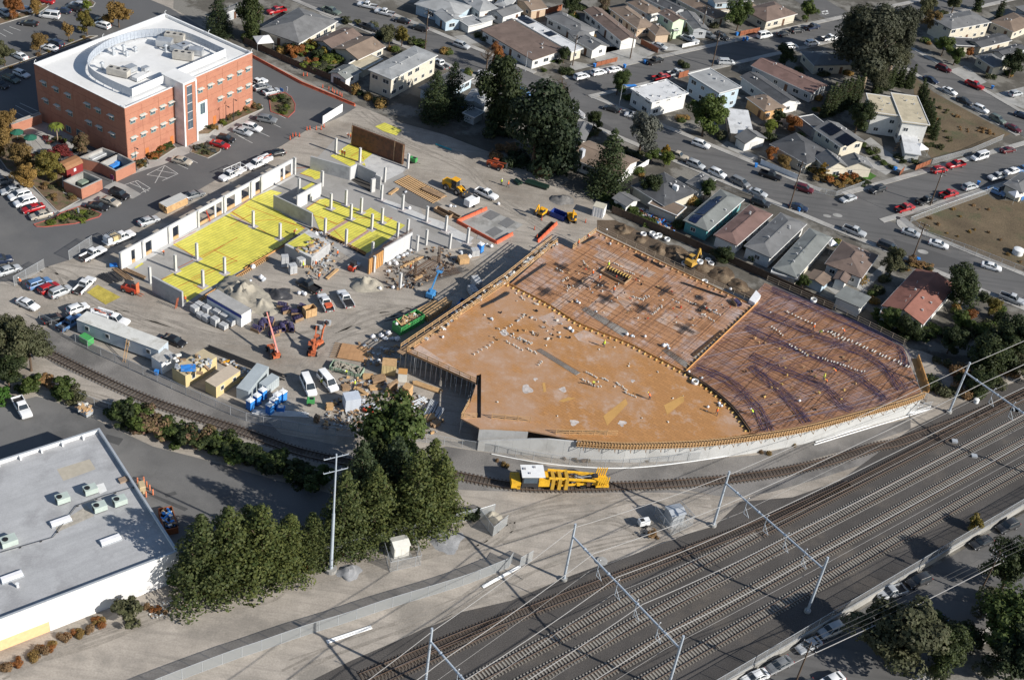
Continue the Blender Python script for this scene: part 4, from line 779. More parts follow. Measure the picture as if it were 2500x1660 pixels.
# warehouse
wr = thing('warehouse','large white-walled warehouse with grey flat roof and rooftop units','warehouse',(*(-44.9,132.5),0),ang((-65,115.4),(-44.9,132.5)))
wallw = mat('bright_white_wall',(.74,.74,.74),.7,.05,.2,.03,5);WLn,WW = 75.,dist((-44.9,132.5),(-65.2,156.1))
roofg = mat('grey_rolled_roof',(.4,.405,.415),.85,.1,.3,.1,5,c2=(.31,.312,.32),c2s=.16,strk=((.05,1.2,1),(.34,.345,.355),0))
k = 0.
while k < WLn:MB().box(-k-9.98,-k-.02,0,.25,0,6.4).obj('wall_panel',wallw,wr);k += 10
MB().box(-.25,0,.26,WW-.26,0,6.4).obj('side_wall',wallw,wr);MB().box(-WLn,0,WW-.25,WW,0,6.4).obj('rear_wall',wallw,wr)
MB().box(-WLn,-.26,.26,WW-.26,5.5,5.75).obj('roof',roofg,wr)
b = MB();b.box(-WLn,.03,-.03,.3,6.4,6.48).box(-.3,.03,.3,WW-.3,6.4,6.48).box(-WLn,.03,WW-.3,WW+.03,6.4,6.48);b.obj('coping',steel,wr)
k = 3.0
while k < WLn:MB().box(-k-.12,-k+.12,WW-.9,WW-.25,5.76,6.35).obj('parapet_brace',white,wr);k += 3.4
MB().box(-29.98,-20.02,-.012,0,0,2.1).obj('primer_patch',plain('orange_primer_patch',(.8,.5,.27),.8),wr);MB().box(-9.9,-2.5,-.012,0,.4,1.5).obj('primer_patch',plain('grey_touch_up',(.6,.6,.61),.8),wr)
def wloc(x,y):  # a point of the roof, in the warehouse's own axes
    v = wr.matrix_basis.inverted() @ Vector((x,y,0));return v.x,v.y
for c,sz in (((-61.7,142.3),1),((-65.1,139.6),1),((-59.1,139),1),((-56.6,140.9),1),((-69.5,129.6),1.15)):
    x,y = wloc(*c);o = MB().box(x-1.0*sz,x+1.0*sz,y-.7*sz,y+.7*sz,5.95,6.95).box(x-.9,x+.9,y-.6,y+.6,5.75,5.95,1).obj('roof_unit',[plain('pale_green_unit',(.45,.52,.48)),darkst],wr)
    MB().tube([(x-.45,y,6.95),(x-.45,y,7.05)],.42,12).obj('fan',black,o);MB().box(x-1.0*sz-.02,x-1.0*sz,y-.4,y+.4,6.1,6.8).obj('grille',black,o)
for c in ((-63.9,135.4),(-55.5,133.2),(-66.7,123.5)):
    x,y = wloc(*c);o = MB().box(x-1.6,x+1.6,y-.75,y+.75,5.75,5.95).obj('skylight',steel,wr)
    MB().loft([[(x+sx*1.5,y-.65,5.95),(x+sx*1.5,y-.35,6.25),(x+sx*1.5,y+.35,6.25),(x+sx*1.5,y+.65,5.95)] for sx in (-1,1)]).obj('dome',plain('skylight_dome',(.8,.8,.82),.3),o)
for q,m in (([(-68.5,146.2),(-64.4,149.5),(-62.7,147.5),(-66.6,143.9)],plain('tan_roof_patch',(.42,.38,.31),.9)),([(-61.7,143.9),(-60.5,144.8),(-59.4,143.2),(-60.2,142.3)],roofw),([(-64.4,134.5),(-61.3,139.5),(-59.5,137.6),(-63.7,133.2)],plain('stained_patch',(.38,.35,.3),.9,var=.25))):
    MB().flat([wloc(*p_) for p_ in q],5.76).obj('roof_patch',m,wr)
x,y = wloc(*(-57.7,145.9));MB().box(x-.7,x+.7,y-.5,y+.5,5.75,6.1).obj('roof_hatch',plain('brown_hatch',(.3,.22,.16)),wr)
q = [wloc(*p_) for p_ in ([(-55.6,144.7),(-59.2,142.1),(-62.7,139)] + [(-63.8,132),(-70,127.6)])];MB().tube([(p[0],p[1],5.95) for p in q],.05,5).obj('conduit',darkst,wr)
for (p,hd) in walk(q,3):MB().cbox((p[0],p[1],5.84),(.3,.2,.16)).obj('conduit_block',black,wr)
x,y = wloc(*(-65.2,121.9));MB().tube([(x,y,5.75),(x,y,6.3),(x,y,6.5)],[.2,.2,.3],10).obj('vent',white,wr)
# bollards and skip beside the warehouse
for k,c in enumerate(((-57.5,151.4),(-56.6,151.8),(-55.8,150.9),(-55.1,150.2),(-54.3,149.3),(-55.2,148.6))):tag(MB().tube([(0,0,0),(0,0,1.2),(0,0,1.26)],[.13,.13,.06],8).obj('bollard',plain('faded_orange',(.6,.2,.1)),None,50),'orange steel bollard guarding the gas meter by the warehouse wall','bollard','orange bollards by the warehouse').location = (*c,0)
crate('gas_meter_cabinet','tan meter cabinet against the warehouse side wall','cabinet',(-56.2,149.7),(1.6,.9,1.7),rad(-60),plain('meter_tan',(.45,.36,.22)))


# ---------------- building under construction ----------------
m_,t_,b_ = nmat('yellow_membrane');co = t_.nodes.new('ShaderNodeNewGeometry').outputs['Position']
mp = t_.nodes.new('ShaderNodeMapping');mp.inputs['Rotation'].default_value = (0,0,rad(-57));t_.links.new(co,mp.inputs[0])
wv = t_.nodes.new('ShaderNodeTexWave');wv.bands_direction = 'Y';wv.inputs['Scale'].default_value = .42;wv.inputs['Distortion'].default_value = 1.2;wv.inputs['Detail Scale'].default_value = 3;t_.links.new(mp.outputs[0],wv.inputs[0])
y_ = mixc(t_,ramp(t_,wv.outputs[1],.1,.32),(.56,.51,.09),(.75,.69,.11));y_ = mixc(t_,ramp(t_,tex(t_,co,.35),.42,.62),y_,mixc(t_,1,y_,(.78,.8,.8),'MULTIPLY'))
y_ = mixc(t_,ramp(t_,tex(t_,co,2.2,5),.5,.75),y_,(.55,.48,.07));t_.links.new(y_,b_.inputs['Base Color']);b_.inputs['Roughness'].default_value = .45
yel2 = mat('dull_yellow_sheet',(.42,.34,.07),.7,.25,.6,.2,5,world=True)
redl = plain('red_tape',(.5,.1,.03),.6)
sheet('slab_base',[(-79.3,209.5),(-68.5,228.5),(-61.1,241.3)] + [(-54.6,254.1),(-52.2,257.9)] + [(-48.9,272.1),(-45.3,274.1),(-32.6,267.7),(-29.8,264),(-30.7,261.8)] + [(-22.4,242.7),(-17,241.6),(-11.5,238.9),(-12.7,235.4),(-15.4,233.6)] + [(-21.1,233.3),(-22.7,229.8),(-28.7,223.2)] + [(-31.7,221.3),(-39.7,227.2),(-46,232.9),(-55.7,215)] + [(-62.8,201.9),(-64,199.6)],.02,g_pad)
YM = MT['yellow_membrane']
for nm,q,m in (('membrane_sheet',[(-70.7,207.4),(-68.3,211.6),(-65.2,216.1),(-72.1,219.7),(-67.7,227.6)] + [(-64,234.7),(-60.7,242.1),(-58,246.1),(-55.3,245.5),(-56.6,243.3),(-55.6,238.9),(-47.4,233)] + [(-52.8,220.5),(-62,205.4),(-63.8,201.3),(-65,203)],YM),('membrane_sheet',[(-47.1,239.4),(-48.8,240.6),(-46.9,245)] + [(-45.6,245.9),(-42.3,244.8),(-38.4,243.9),(-36.2,243.2),(-35.3,244.9),(-32.8,243.1),(-31.1,242),(-26.8,239.9),(-29.1,234.4),(-31.3,229.9),(-33.2,226.7),(-36.2,228.4),(-44.3,233.2)],YM),
          ('membrane_sheet',[(-48.3,264.4),(-47.2,266.5),(-44.8,272),(-39,268.4),(-40.4,264.6),(-39.6,262.3),(-41.1,263.1),(-41.7,263.2),(-42.6,261.4),(-43.1,261.1)],YM),('membrane_sheet',[(-53.3,254.7),(-51.5,258.1),(-49.1,256.9),(-48.6,253.9),(-49.5,253),(-50.4,253.9)],YM),('membrane_sheet',[(-51.7,248.4),(-49.9,251.9),(-49.1,251.2),(-50.7,248.2)],YM),
          ('yellow_mat',[(-40.7,281.4),(-38.8,284.1),(-34.1,281.7),(-35,278.6),(-38.4,279.7)],YM),('yellow_mat',[(-83,199.7),(-81.9,202.6),(-76.4,199.8),(-78.3,196.8)],yel2),('yellow_mat',[(-77,209.9),(-76.1,212),(-75.6,211.7),(-76.6,209.7)],YM)):sheet(nm,q,.06,m)
tp_ = MB()
def tape(a,c,wd=.13,z=.075):
    h = ang(a,c);n = (-math.sin(h)*wd/2,math.cos(h)*wd/2);tp_.flat([(a[0]-n[0],a[1]-n[1]),(c[0]-n[0],c[1]-n[1]),(c[0]+n[0],c[1]+n[1]),(a[0]+n[0],a[1]+n[1])],z)
for q in ([(-70.7,207.4),(-68.9,209.6)],[(-72.1,220.3),(-67,216.8)],[(-72.2,220.5),(-69,226)],[(-65.1,216.7),(-60.2,225.8)],[(-68.7,212.1),(-62.1,222.4)],[(-64.3,207.3),(-62,205.9)],[(-65.3,209),(-58.4,219.1)],[(-67,205.7),(-58.1,217.6)],[(-63.6,220),(-58,217.2)],[(-63.8,235.1),(-53.2,227.9)],[(-64,234.6),(-61.7,240.3)],[(-61.6,238.3),(-47.4,232.9)],[(-54.3,234.8),(-47.4,233.1)],[(-62.9,229.6),(-59,236.4)],
          [(-48.8,240.9),(-46.8,244.8)],[(-47,238.5),(-41.1,236.5)],[(-45.4,238.4),(-41.2,236.1)],[(-41.2,236.3),(-39.5,238.8)],[(-42.6,232.4),(-39,238.7)],[(-37.4,229.7),(-34.2,235.7)],[(-39.5,239.2),(-37.8,239.2)],[(-34.7,236.2),(-32.5,237.1)],[(-38.4,242.6),(-36.2,243.2)],[(-37.7,240.1),(-32.5,240.9)],[(-31.7,241.8),(-30,242.1)],[(-31.2,239.4),(-30,241.9)],[(-41.4,234),(-38.4,230.4)],[(-45.3,243.3),(-44,241.6)],[(-43.7,265.6),(-42.2,268.3)],[(-43.7,264.8),(-41.6,263.9)],[(-42.2,268.3),(-40.5,265.3)],[(-53.4,254.7),(-50.3,253.9)],[(-55.2,256.5),(-51.6,258.3)],[(-63.6,234.7),(-58.6,231.6)],[(-58.9,232.6),(-54.2,234.6)]):tape(*q)
tp_.obj('seam_tape',redl,kind='structure')
for q in ([(-42.7,233),(-39.5,238.6),(-38.9,238.1),(-42.1,232.3)],[(-37.6,229.6),(-34.4,235.9),(-33.8,235.4),(-37,229.2)],[(-63.9,234.2),(-58.9,231.6),(-58.4,231.1),(-59.9,230.9),(-63.8,233.6)]):sheet('keyway_strip',q,.068,plain('pinkish_concrete',(.42,.33,.3),.9,var=.25))
def beamwall(o,A,B,h,m,th=.3,ops=(),sill=.7,head=3.1,sillm=wood,z0=0):
    """a straight wall with openings cut into it; ops are distances along it"""
    L = dist(A,B);k = 0.;hd = ang(A,B)
    def bx(a,c,za,zb,mm,nm,t=th):
        if c-a > .01 and zb-za > .01:MB().box(a,c,-t/2,t/2,za,zb).obj(nm,mm,o)
    for a,c in sorted(ops):
        bx(k,a,z0,h,m,'wall_panel');bx(a,c,head,h,m,'lintel');bx(a,c,0,sill,sillm,'sill_form',th*.8);k = c
    while k < L:
        e = min(k+6.5,L);bx(k+(.015 if k else 0),e,z0,h,m,'wall_panel');k = e
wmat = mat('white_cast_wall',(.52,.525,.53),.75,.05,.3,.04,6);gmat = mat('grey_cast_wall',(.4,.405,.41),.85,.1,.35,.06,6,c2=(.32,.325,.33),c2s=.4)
W0,W1 = (-79.4,208.7),(-54.8,254.4)
lw = thing('perimeter_wall','long white cast concrete wall with square window openings along the parking side','wall',(*W0,0),ang(W0,W1));Lw = dist(W0,W1)
ops = []
for a,c in ([(-78,211.3),(-77.5,212.1)],[(-76.2,214.7),(-75.4,216.1)],[(-72.6,221.3),(-71.8,222.7)],[(-69,228.1),(-66.8,232)],[(-66.6,232.5),(-65.8,233.9)],[(-65.1,235.3),(-63.9,237.5)],[(-62.9,239.3),(-61.8,241.4)],[(-60.8,243.2),(-60.1,244.5)],[(-56.9,250.4),(-56.5,251.2)],[(-56.2,251.8),(-55.3,253.5)]):ops.append((dist(W0,a),dist(W0,c)))
beamwall(lw,W0,W1,4.0,wmat,.3,ops)
for q in ([(-76.6,213.9),(-73.2,220.2),(-69.2,227.6),(-65.5,234.5),(-61.5,241.9),(-60,244.7)]):x = dist(W0,q);MB().box(x-.22,x+.22,-.5,-.152,0,4.02).obj('pilaster',conc,lw)
MB().box(-.02,.3,-.4,-.152,0,4.05).obj('pilaster',conc,lw);MB().box(Lw-.3,Lw+.1,-.75,-.152,0,4.4).obj('pilaster',conc,lw)
k = 5.
while k < Lw:MB().box(k,k+.5,.152,.7,3.7,3.85).obj('form_bracket',darkst,lw);k += 7
def cwall(label,A,B,h,m,th=.3,ops=(),head=2.2,sill=0,name='concrete_wall'):
    o = thing(name,label,'wall',(*A,0),ang(A,B));beamwall(o,A,B,h,m,th,ops,sill,head);return o
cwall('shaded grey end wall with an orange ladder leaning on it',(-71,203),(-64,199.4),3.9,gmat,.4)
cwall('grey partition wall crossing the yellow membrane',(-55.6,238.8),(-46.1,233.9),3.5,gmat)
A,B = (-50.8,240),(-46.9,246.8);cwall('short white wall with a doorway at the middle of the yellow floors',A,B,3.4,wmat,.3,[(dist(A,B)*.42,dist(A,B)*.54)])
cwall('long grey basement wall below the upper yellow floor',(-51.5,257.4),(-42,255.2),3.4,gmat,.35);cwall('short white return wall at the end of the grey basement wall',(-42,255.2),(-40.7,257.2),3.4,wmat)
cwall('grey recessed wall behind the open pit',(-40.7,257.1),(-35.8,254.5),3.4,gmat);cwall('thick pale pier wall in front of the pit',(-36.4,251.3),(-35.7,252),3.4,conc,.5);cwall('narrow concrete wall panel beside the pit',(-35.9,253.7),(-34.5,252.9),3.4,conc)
A,B = (-29.1,224),(-24.3,231.7);rw = cwall('bright white wall topped by rebar dowels beside the debris piles',A,B,4.0,wmat,.35)
def dowels(o,L,z,n,ht,y=0,m=rebar):
    b = MB()
    for i in range(n):b.tube([(L*i/(n-1),y,z),(L*i/(n-1)+U(-.05,.05),y+U(-.05,.05),z+ht*U(.85,1.1))],.025,3,caps=False)
    b.tube([(0,y,z+ht*.55),(L,y,z+ht*.55)],.022,3);return b.obj('rebar_dowels',m,o,kind='stuff')
dowels(rw,dist(A,B),4.0,40,.9);dowels(rw,dist(A,B),4.0,40,.9,.2)
A,B = (-31.4,219.7),(-29.1,224);fwl = thing('wall_formwork','tan plywood wall formwork with rebar sticking out of its top','formwork',(*A,0),ang(A,B));L = dist(A,B)
for i in range(int(L/1.2)):MB().box(i*1.2+.01,i*1.2+1.19,-.1,.1,0,3.6).obj('form_panel',ply,fwl)
for i in range(int(L/.6)):MB().box(i*.6,i*.6+.09,-.22,-.1,0,3.6).obj('stud',wood,fwl)
dowels(fwl,L,3.6,24,1.1)
A,B = (-44.6,271.1),(-31.3,265.6);sp_ = thing('form_wall','tall rust-brown panelled form wall with a comb of rebar along its top','formwork',(*A,0),ang(A,B));L = dist(A,B)
rustp = mat('rusty_form_panel',(.145,.068,.038),.8,.15,.6,c2=(.09,.05,.035),c2s=.8)
k = 0
while k < L:MB().box(k+.015,min(k+1.22,L)-.015,-.2,.2,.02,5.2).obj('form_panel',rustp,sp_);k += 1.22
for x in (.05,L-2.6,L-.3):MB().box(x,x+.18,-.35,-.2,.02,5.2).obj('stud',wood2,sp_)
dowels(sp_,L,5.2,70,.75)
# columns, with their square footings
COLM = MB().box(-.24,.24,-.24,.24,0,3.96).mesh('shaft',conc);PADM = MB().box(-.85,.85,-.85,.85,0,.1).mesh('footing',mat('wet_concrete',(.42,.39,.385),.8))
def column(c,label,group,pad=True,h=1,rz=rad(59)):
    o = thing('concrete_column',label,'column',c,rz,group);s = put('shaft',COLM,o)
    s.scale = (1,1,h)
    if pad:put('footing',PADM,o)
for c in ([(-66,216),(-68.9,210.9),(-62.3,207.2),(-59.4,212.6)] + [(-58.1,230.7),(-51.6,227.6)]):column(c,'square concrete column rising from the larger yellow membrane floor','columns on the larger yellow floor')
column((-72.4,205.7),'square concrete column standing beside the shaded end wall',None,False);column((-47.4,250.8),'square concrete column at the end of the doorway wall',None,False);column((-51.7,246.3),'square concrete column half hidden behind the doorway wall',None,False)
for c in ([(-43.7,242.1),(-38.7,239.2),(-33.6,236.4),(-31.9,239.5),(-37,242.3),(-40.8,244.5),(-37.8,229.1),(-42.9,232),(-27.7,234.6)]):column(c,'square concrete column on the smaller yellow membrane floor','columns on the smaller yellow floor')
column((-31.6,225.8),'shaded column half buried behind the rebar wall',None,False);column((-25.8,236.6),'column just behind the top of the white rebar wall',None,False)
for c in ([(-33.6,248.8),(-28.4,246),(-22.5,242.7)] + [(-17.9,240),(-12.7,236.6)]):column(c,'square concrete column in the row along the pale footing strip','columns in the row along the footing strip')
for c in ([(-22.9,230.8),(-21.3,233.5),(-16.2,233.5)]):column(c,'square concrete column on bare dirt beside the rebar piles','columns on bare dirt',False)
column((-30.4,220.8),'lone concrete column in front of the tan formwork',None,False);column((-24.2,216.2),'lone concrete column near the blue boom lift',None,False)
column((-47.4,266.2),'concrete column at the edge of the upper yellow floor',None);column((-41.2,263.4),'concrete column standing in the upper yellow floor',None);column((-30,264.1),'concrete column beside the green generator',None,False);column((-34.2,256.5),'concrete column at the corner of the bare upper slab',None,False)
sheet('footing_strip',[(-34.7,248.4),(-33,249.3),(-29.7,248.2),(-22.1,244.5),(-19.1,243.6)] + [(-14,240.3),(-11.5,239.1),(-12.7,235.4),(-14.4,236.4),(-18.6,240.3),(-23.5,242)] + [(-24.1,242.2),(-29.3,245.4)],.05,conc)
sheet('edge_strip',[(-79.2,209.3),(-73.7,219.3),(-68,228.7),(-61.1,241.3)] + [(-54.6,254),(-54.1,253.3),(-63.7,235.1),(-64.2,234.3)] + [(-67.5,226.9),(-72.6,218.7),(-77.9,208.2)],.05,conc)
sheet('bare_slab',[(-40.4,264.6),(-39,268.4),(-30.5,264.1),(-30.9,261.7),(-34.1,257),(-39.1,260.8)],.045,conc);sheet('pit_floor',[(-41.7,255.2),(-40.6,257),(-37,255.2),(-36.6,251.3)],.04,plain('dark_pit_floor',(.06,.055,.05),.9))  # the recess floor is one dark tone
# timber edge form along the yellow floor: every spacer is its own block
A,B = (-61.8,202.4),(-52.4,220.2);ef = thing('edge_formwork','timber edge formwork with closely spaced blocks along the yellow floor','formwork',(*A,0),ang(A,B));L = dist(A,B)
MB().box(0,L,-.04,.02,0,.45).obj('form_board',ply,ef);SPB = MB().box(-.1,.1,-.6,-.05,.1,.4).mesh('spacer_block',wood)
k = .2
while k < L:put('spacer_block',SPB,ef,(k,0,0));k += .5
for A,B,tl in (((-45.8,233.3),(-33.2,226.7),'from the partition wall down the smaller yellow floor'),((-44.2,232.6),(-33.2,226.1),'along the front of the smaller yellow floor'),((-46,232.9),(-56.2,215.2),'by the yellow-topped hut')):
    o = thing('trench_edge','dark trench and edging board ' + tl,'formwork',(*A,0),ang(A,B));L = dist(A,B)
    MB().box(0,L,-.25,.25,.005,.07).obj('trench',plain('trench_shade',(.05,.045,.04),.95),o);MB().box(0,L,.25,.3,0,.35).obj('board',ply,o)  # strip above ground; the shade of a trench is in its dark colour
    for i in range(int(L/1.2)):MB().box(i*1.2,i*1.2+.09,-.6,.25,.3,.38).obj('brace',wood2,o)
# raised plank staging next to the partition: low roof with yellow top
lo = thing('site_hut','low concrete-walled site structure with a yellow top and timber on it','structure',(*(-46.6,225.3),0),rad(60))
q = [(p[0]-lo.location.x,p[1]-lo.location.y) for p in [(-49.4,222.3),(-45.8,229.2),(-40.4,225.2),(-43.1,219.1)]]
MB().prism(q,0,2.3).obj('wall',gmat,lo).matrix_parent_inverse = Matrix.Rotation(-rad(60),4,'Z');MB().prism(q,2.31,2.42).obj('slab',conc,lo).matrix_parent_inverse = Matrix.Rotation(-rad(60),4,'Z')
q2 = [(p[0]-lo.location.x,p[1]-lo.location.y) for p in [(-49,222.8),(-46.4,227.6),(-43.7,225.6),(-44.4,220.5)]];MB().flat(q2,2.45).obj('membrane',YM,lo).matrix_parent_inverse = Matrix.Rotation(-rad(60),4,'Z')

# ---------------- site equipment ----------------
def cont(label,c,rz,d,m,roofm=None,name='shipping_container',cat='container',band=None,wins=0,legs=0,ribs=True,door=True):
    o = thing(name,label,cat,c,rz);l,wd,h = d;z = legs
    MB().box(-l/2,l/2,-wd/2,wd/2,z,z+h-.06).obj('body',m,o);MB().box(-l/2-.03,l/2+.03,-wd/2-.03,wd/2+.03,z+h-.06,z+h).obj('roof',roofm or m,o)
    if ribs:
        R_ = MB().box(-.05,.05,-wd/2-.035,wd/2+.035,z+.15,z+h-.2).mesh('rib',m);n = int(l/.55)
        for i in range(n):put('rib',R_,o,(-l/2+(i+.5)*l/n,0,0))
    if band:
        for y in (-wd/2-.045,wd/2+.04):MB().box(-l/2,l/2,y,y+.005,z+h*.72,z+h*.95).obj('stripe',band,o)
        for x in (-l/2-.01,l/2):MB().box(x,x+.01,-wd/2,wd/2,z+h*.72,z+h*.95).obj('stripe',band,o)
    for i in range(wins):
        for s in (-1,1):
            f = MB().box(-.45,.45,-.02,.02,-.5,.5).obj('window',trimw,o);f.location = (-l/2+(i+.5)*l/wins,s*(wd/2+.02),z+h*.58);MB().box(-.36,.36,-.03,.03,-.41,.41).obj('pane',glass,f)
    if door:
        for s in (-1,1):MB().box(l/2,l/2+.03,s*wd*.24-wd*.22,s*wd*.24+wd*.22,z+.1,z+h-.15).obj('door',m,o)
    if legs:
        for x in (-l/2+.8,l/2-.8,0):
            for y in (-wd/2+.3,wd/2-.3):MB().box(x-.2,x+.2,y-.15,y+.15,0,legs).obj('support',darkst,o)
    return o
trail = mat('trailer_blue_grey',(.4,.46,.52),.6,.08,.5);dulw = mat('dull_white_roof',(.6,.6,.57),.8,.1,.3,c2=(.45,.44,.4),c2s=.25)
a,c = (-80.2,187),(-63.3,181.8);ct = mid((-80,185.8),(-63.7,182.1));L = dist(a,c);hd = ang(a,c);nn = (-math.sin(hd),math.cos(hd))
c0 = mid(a,c);cont('long pale blue-grey office trailer with a white roof beside the siding',(c0[0]+nn[0]*1.55,c0[1]+nn[1]*1.55),hd,(L,3.1,2.8),trail,dulw,'office_trailer','trailer',wins=4,legs=.5,ribs=False)
a,c = (-59.5,200.6),(-51.9,196.2);hd = ang(a,c);c0 = mid(a,c);nn = (-math.sin(hd),math.cos(hd));cont('white moving container with a broad blue band beside the sand heap',(c0[0]+nn[0]*1.35,c0[1]+nn[1]*1.35),hd,(dist(a,c)+.3,2.7,3.0),white,mat('grey_roof_sheet',(.36,.355,.345)),band=plain('blue_band',(.03,.06,.3)),ribs=False)
tanp = plain('tan_painted_steel',(.58,.46,.24),.6)
cont('small tan site cabin standing apart with a beige roof',(-50.5,178.3),ang((-51,176.2),(-48.5,180.8)),(6.2,2.6,2.6),tanp,plain('beige_roof',(.5,.42,.33),.8),'site_cabin','cabin',wins=2,ribs=False)
cont('larger tan site cabin crowded with ducts and blue tarpaulin',(-56.3,180.6),ang((-56.9,177.5),(-53.1,183.9)),(7.6,3.4,2.8),tanp,plain('tan_roof',(.48,.4,.26),.8),'site_cabin','cabin',wins=2,ribs=False)
cont('white-sided cabin at the end of the office trailer',(-62.2,181.4),ang((-63.4,181.1),(-61.3,184.4)),(3.4,2.8,2.5),white,mat('cluttered_roof',(.4,.39,.37),.9,.3,1),'site_cabin','cabin',ribs=False)
cgal = mat('galvanised_box',(.45,.5,.52),.5,.1,.4,metal=.2)
cont('long pale galvanised container behind the blue toilets',mid((-45.8,176.8),(-44.8,181.7)),ang((-46.4,175.9),(-44.9,182.1)),(7.8,2.4,2.5),cgal,cgal)
cont('short grey container between the toilets and the white vans',(-42.4,179.6),ang((-42.9,178.1),(-41.4,181.2)),(3.6,1.7,2.1),cgal,cgal)
cont('white cubic storage container by the hedge at the site corner',mid((13.8,256.1),(16.8,256.4)),rad(-14),(2.6,2.4,2.6),white,plain('soiled_cream',(.5,.47,.38),.8))
cont('upright tan plywood storage box behind the debris',(-22,189.3),rad(5),(2.6,2.2,2.5),tanp,wood,'storage_box','storage box')
cont('small timber tool shed with a brown lid beside the plywood box',(-19.2,187.8),rad(5),(1.6,1.6,2.0),offw,ply,'tool_shed','shed',ribs=False)
def potty(c,rz,label,group=None):
    o = thing('portable_toilet',label,'portable toilet',c,rz,group)
    for n_,me in POT.items():put(n_,me,o)
bluet = plain('toilet_blue',(.03,.2,.6),.45)
POT = dict(body=MB().box(-.55,.55,-.55,.55,.1,2.05).mesh('body',bluet),base=MB().box(-.58,.58,-.58,.58,0,.12).mesh('base',black),door=MB().box(-.4,.4,-.58,-.55,.15,1.95).mesh('door',plain('toilet_door',(.05,.26,.66),.45)),
           roof=MB().loft([[(x*s,-.6*s,z),(x*s,.6*s,z)][::1]+[(-x*s,.6*s,z),(-x*s,-.6*s,z)] for x,s,z in ((.6,1,2.05),(.6,1,2.12),(.6,.6,2.32))]).mesh('roof',white),pipe=MB().tube([(.4,.4,2.0),(.4,.4,2.5)],.06,6).mesh('pipe',white))
for c in ([(-44.3,173.5),(-43.5,175.1),(-42.9,176.8)]):potty(c,rad(60),'blue portable toilet in the row against the long container','toilets against the long container')
for c in ([(-40.7,173.1),(-40.4,174.7),(-40.1,176.1)]):potty(c,rad(60),'blue portable toilet in the second row facing the first','toilets in the second row')
potty((-39.3,177.1),rad(60),'blue portable toilet standing alone near the white vans');potty((-9.6,234),rad(60),'single blue portable toilet by the white debris bags');
tag(MB().box(-.7,.7,-.5,.5,.1,.9).box(-.5,.5,-.3,.3,.9,1.05,1).obj('wash_station',[bluet,white]),'low blue wash station with white top beside the toilets','wash station').location = (*(-39,174.2),0)
# loose stacks
def stack(name,label,cat,c,rz,d,rows,m,group=None,gap=.04,base=True):
    """boxes or bundles piled in layers; each is its own piece"""
    o = thing(name,label,cat,c,rz,group);nx,ny,nz = rows;sx,sy,sz = d[0]/nx,d[1]/ny,d[2]/nz
    me = MB().box(-sx/2+gap/2,sx/2-gap/2,-sy/2+gap/2,sy/2-gap/2,0,sz-gap/3).mesh('bundle',m);z0 = .14 if base else 0
    if base:MB().box(-d[0]/2,d[0]/2,-d[1]/2,d[1]/2,.1,.14).box(-d[0]/2,d[0]/2,-d[1]/2,-d[1]/2+.1,0,.1).box(-d[0]/2,d[0]/2,d[1]/2-.1,d[1]/2,0,.1).obj('pallet',wood2,o)
    for i in range(nx):
        for j in range(ny):
            for k in range(nz):p = put('bundle',me,o,(-d[0]/2+(i+.5)*sx+U(-.02,.02),-d[1]/2+(j+.5)*sy+U(-.02,.02),z0+k*sz),U(-.02,.02))
    return o
blk = mat('wrapped_blocks',(.45,.46,.47),.5,.12,1.5,.1,10)
for i,c in enumerate([(-61.5,198.7),(-60.9,199.9),(-59.9,197.2),(-59.2,198.9),(-58.2,198.8),(-57,198.3),(-55.4,197.5),(-56.7,195.7),(-54.9,195),(-53.9,196.4),(-58.6,196.5)]):stack('block_pallet','shrink-wrapped pallet of grey blocks in the rows beside the blue-banded container','pallet',c,rad(-30)+U(-.15,.15),(1.5,1.2,U(.9,1.6)),(2,2,2),blk,'wrapped pallets beside the blue-banded container')
for i,c in enumerate(((-48.4,218.2),(-46.3,216.2),(-45.3,219.4))):stack('block_pallet',('tall stack of grey blocks','leaning pallet of grey blocks','tan-topped pallet of blocks')[i] + ' beside the yellow-topped hut','pallet',c,rad(20+i*12),(1.5,1.3,2.4-.4*i),(2,2,3),blk)
for i,c in enumerate(((-37.4,199.3),(-36,200.8))):stack('block_pallet',('low','square')[i] + ' grey pallet load standing alone on the dirt yard','pallet',c,rad(5),(1.4,1.0,.5+.3*i),(2,2,2),blk)
for i,c in enumerate(((-9,220.8),(-9.4,218.1))):stack('block_pallet',('bigger','smaller')[i] + ' pile of wrapped grey blocks in the deck shadow','pallet',c,rad(-60),(2.6,1.5,2.0-.5*i),(3,2,3),blk)
stack('crate_stack','stack of pale blue-grey cartons on the cluttered site corner','cartons',mid((-27.9,177.2),(-26,178.7)),ang((-29.3,179.2),(-25.9,178.4))*0+rad(25),(2.9,2.4,2.6),(1,1,5),plain('carton_grey',(.5,.55,.63),.6))
stack('block_pallet','tan wooden crate stack by the blue toilet and rubble bags','crate',(-12.7,229.1),rad(28),(2.2,1.7,1.3),(1,1,1),wood);stack('block_pallet','grey wrapped load beside the single blue toilet','pallet',(-10.6,232.3),rad(25),(1.7,1.5,1.5),(2,2,3),blk)
def lumber(label,c,rz,l,wd,h,m=wood,group=None,nb=None,nh=None):
    o = thing('lumber_stack',label,'lumber',c,rz,group);nb = nb or max(2,int(wd/.3));nh = nh or max(1,int(h/.22));sy,sz = wd/nb,h/nh
    for j in range(nb):
        for k in range(nh):MB().cbox((U(-.2,.2),-wd/2+(j+.5)*sy,.1+(k+.5)*sz),(l+U(-.3,.1),sy*.92,sz*.92),U(-.008,.008)).obj('board',m,o)
    for x in (-l*.35,l*.35):MB().box(x-.06,x+.06,-wd/2,wd/2,0,.1).obj('bearer',wood2,o)
    return o
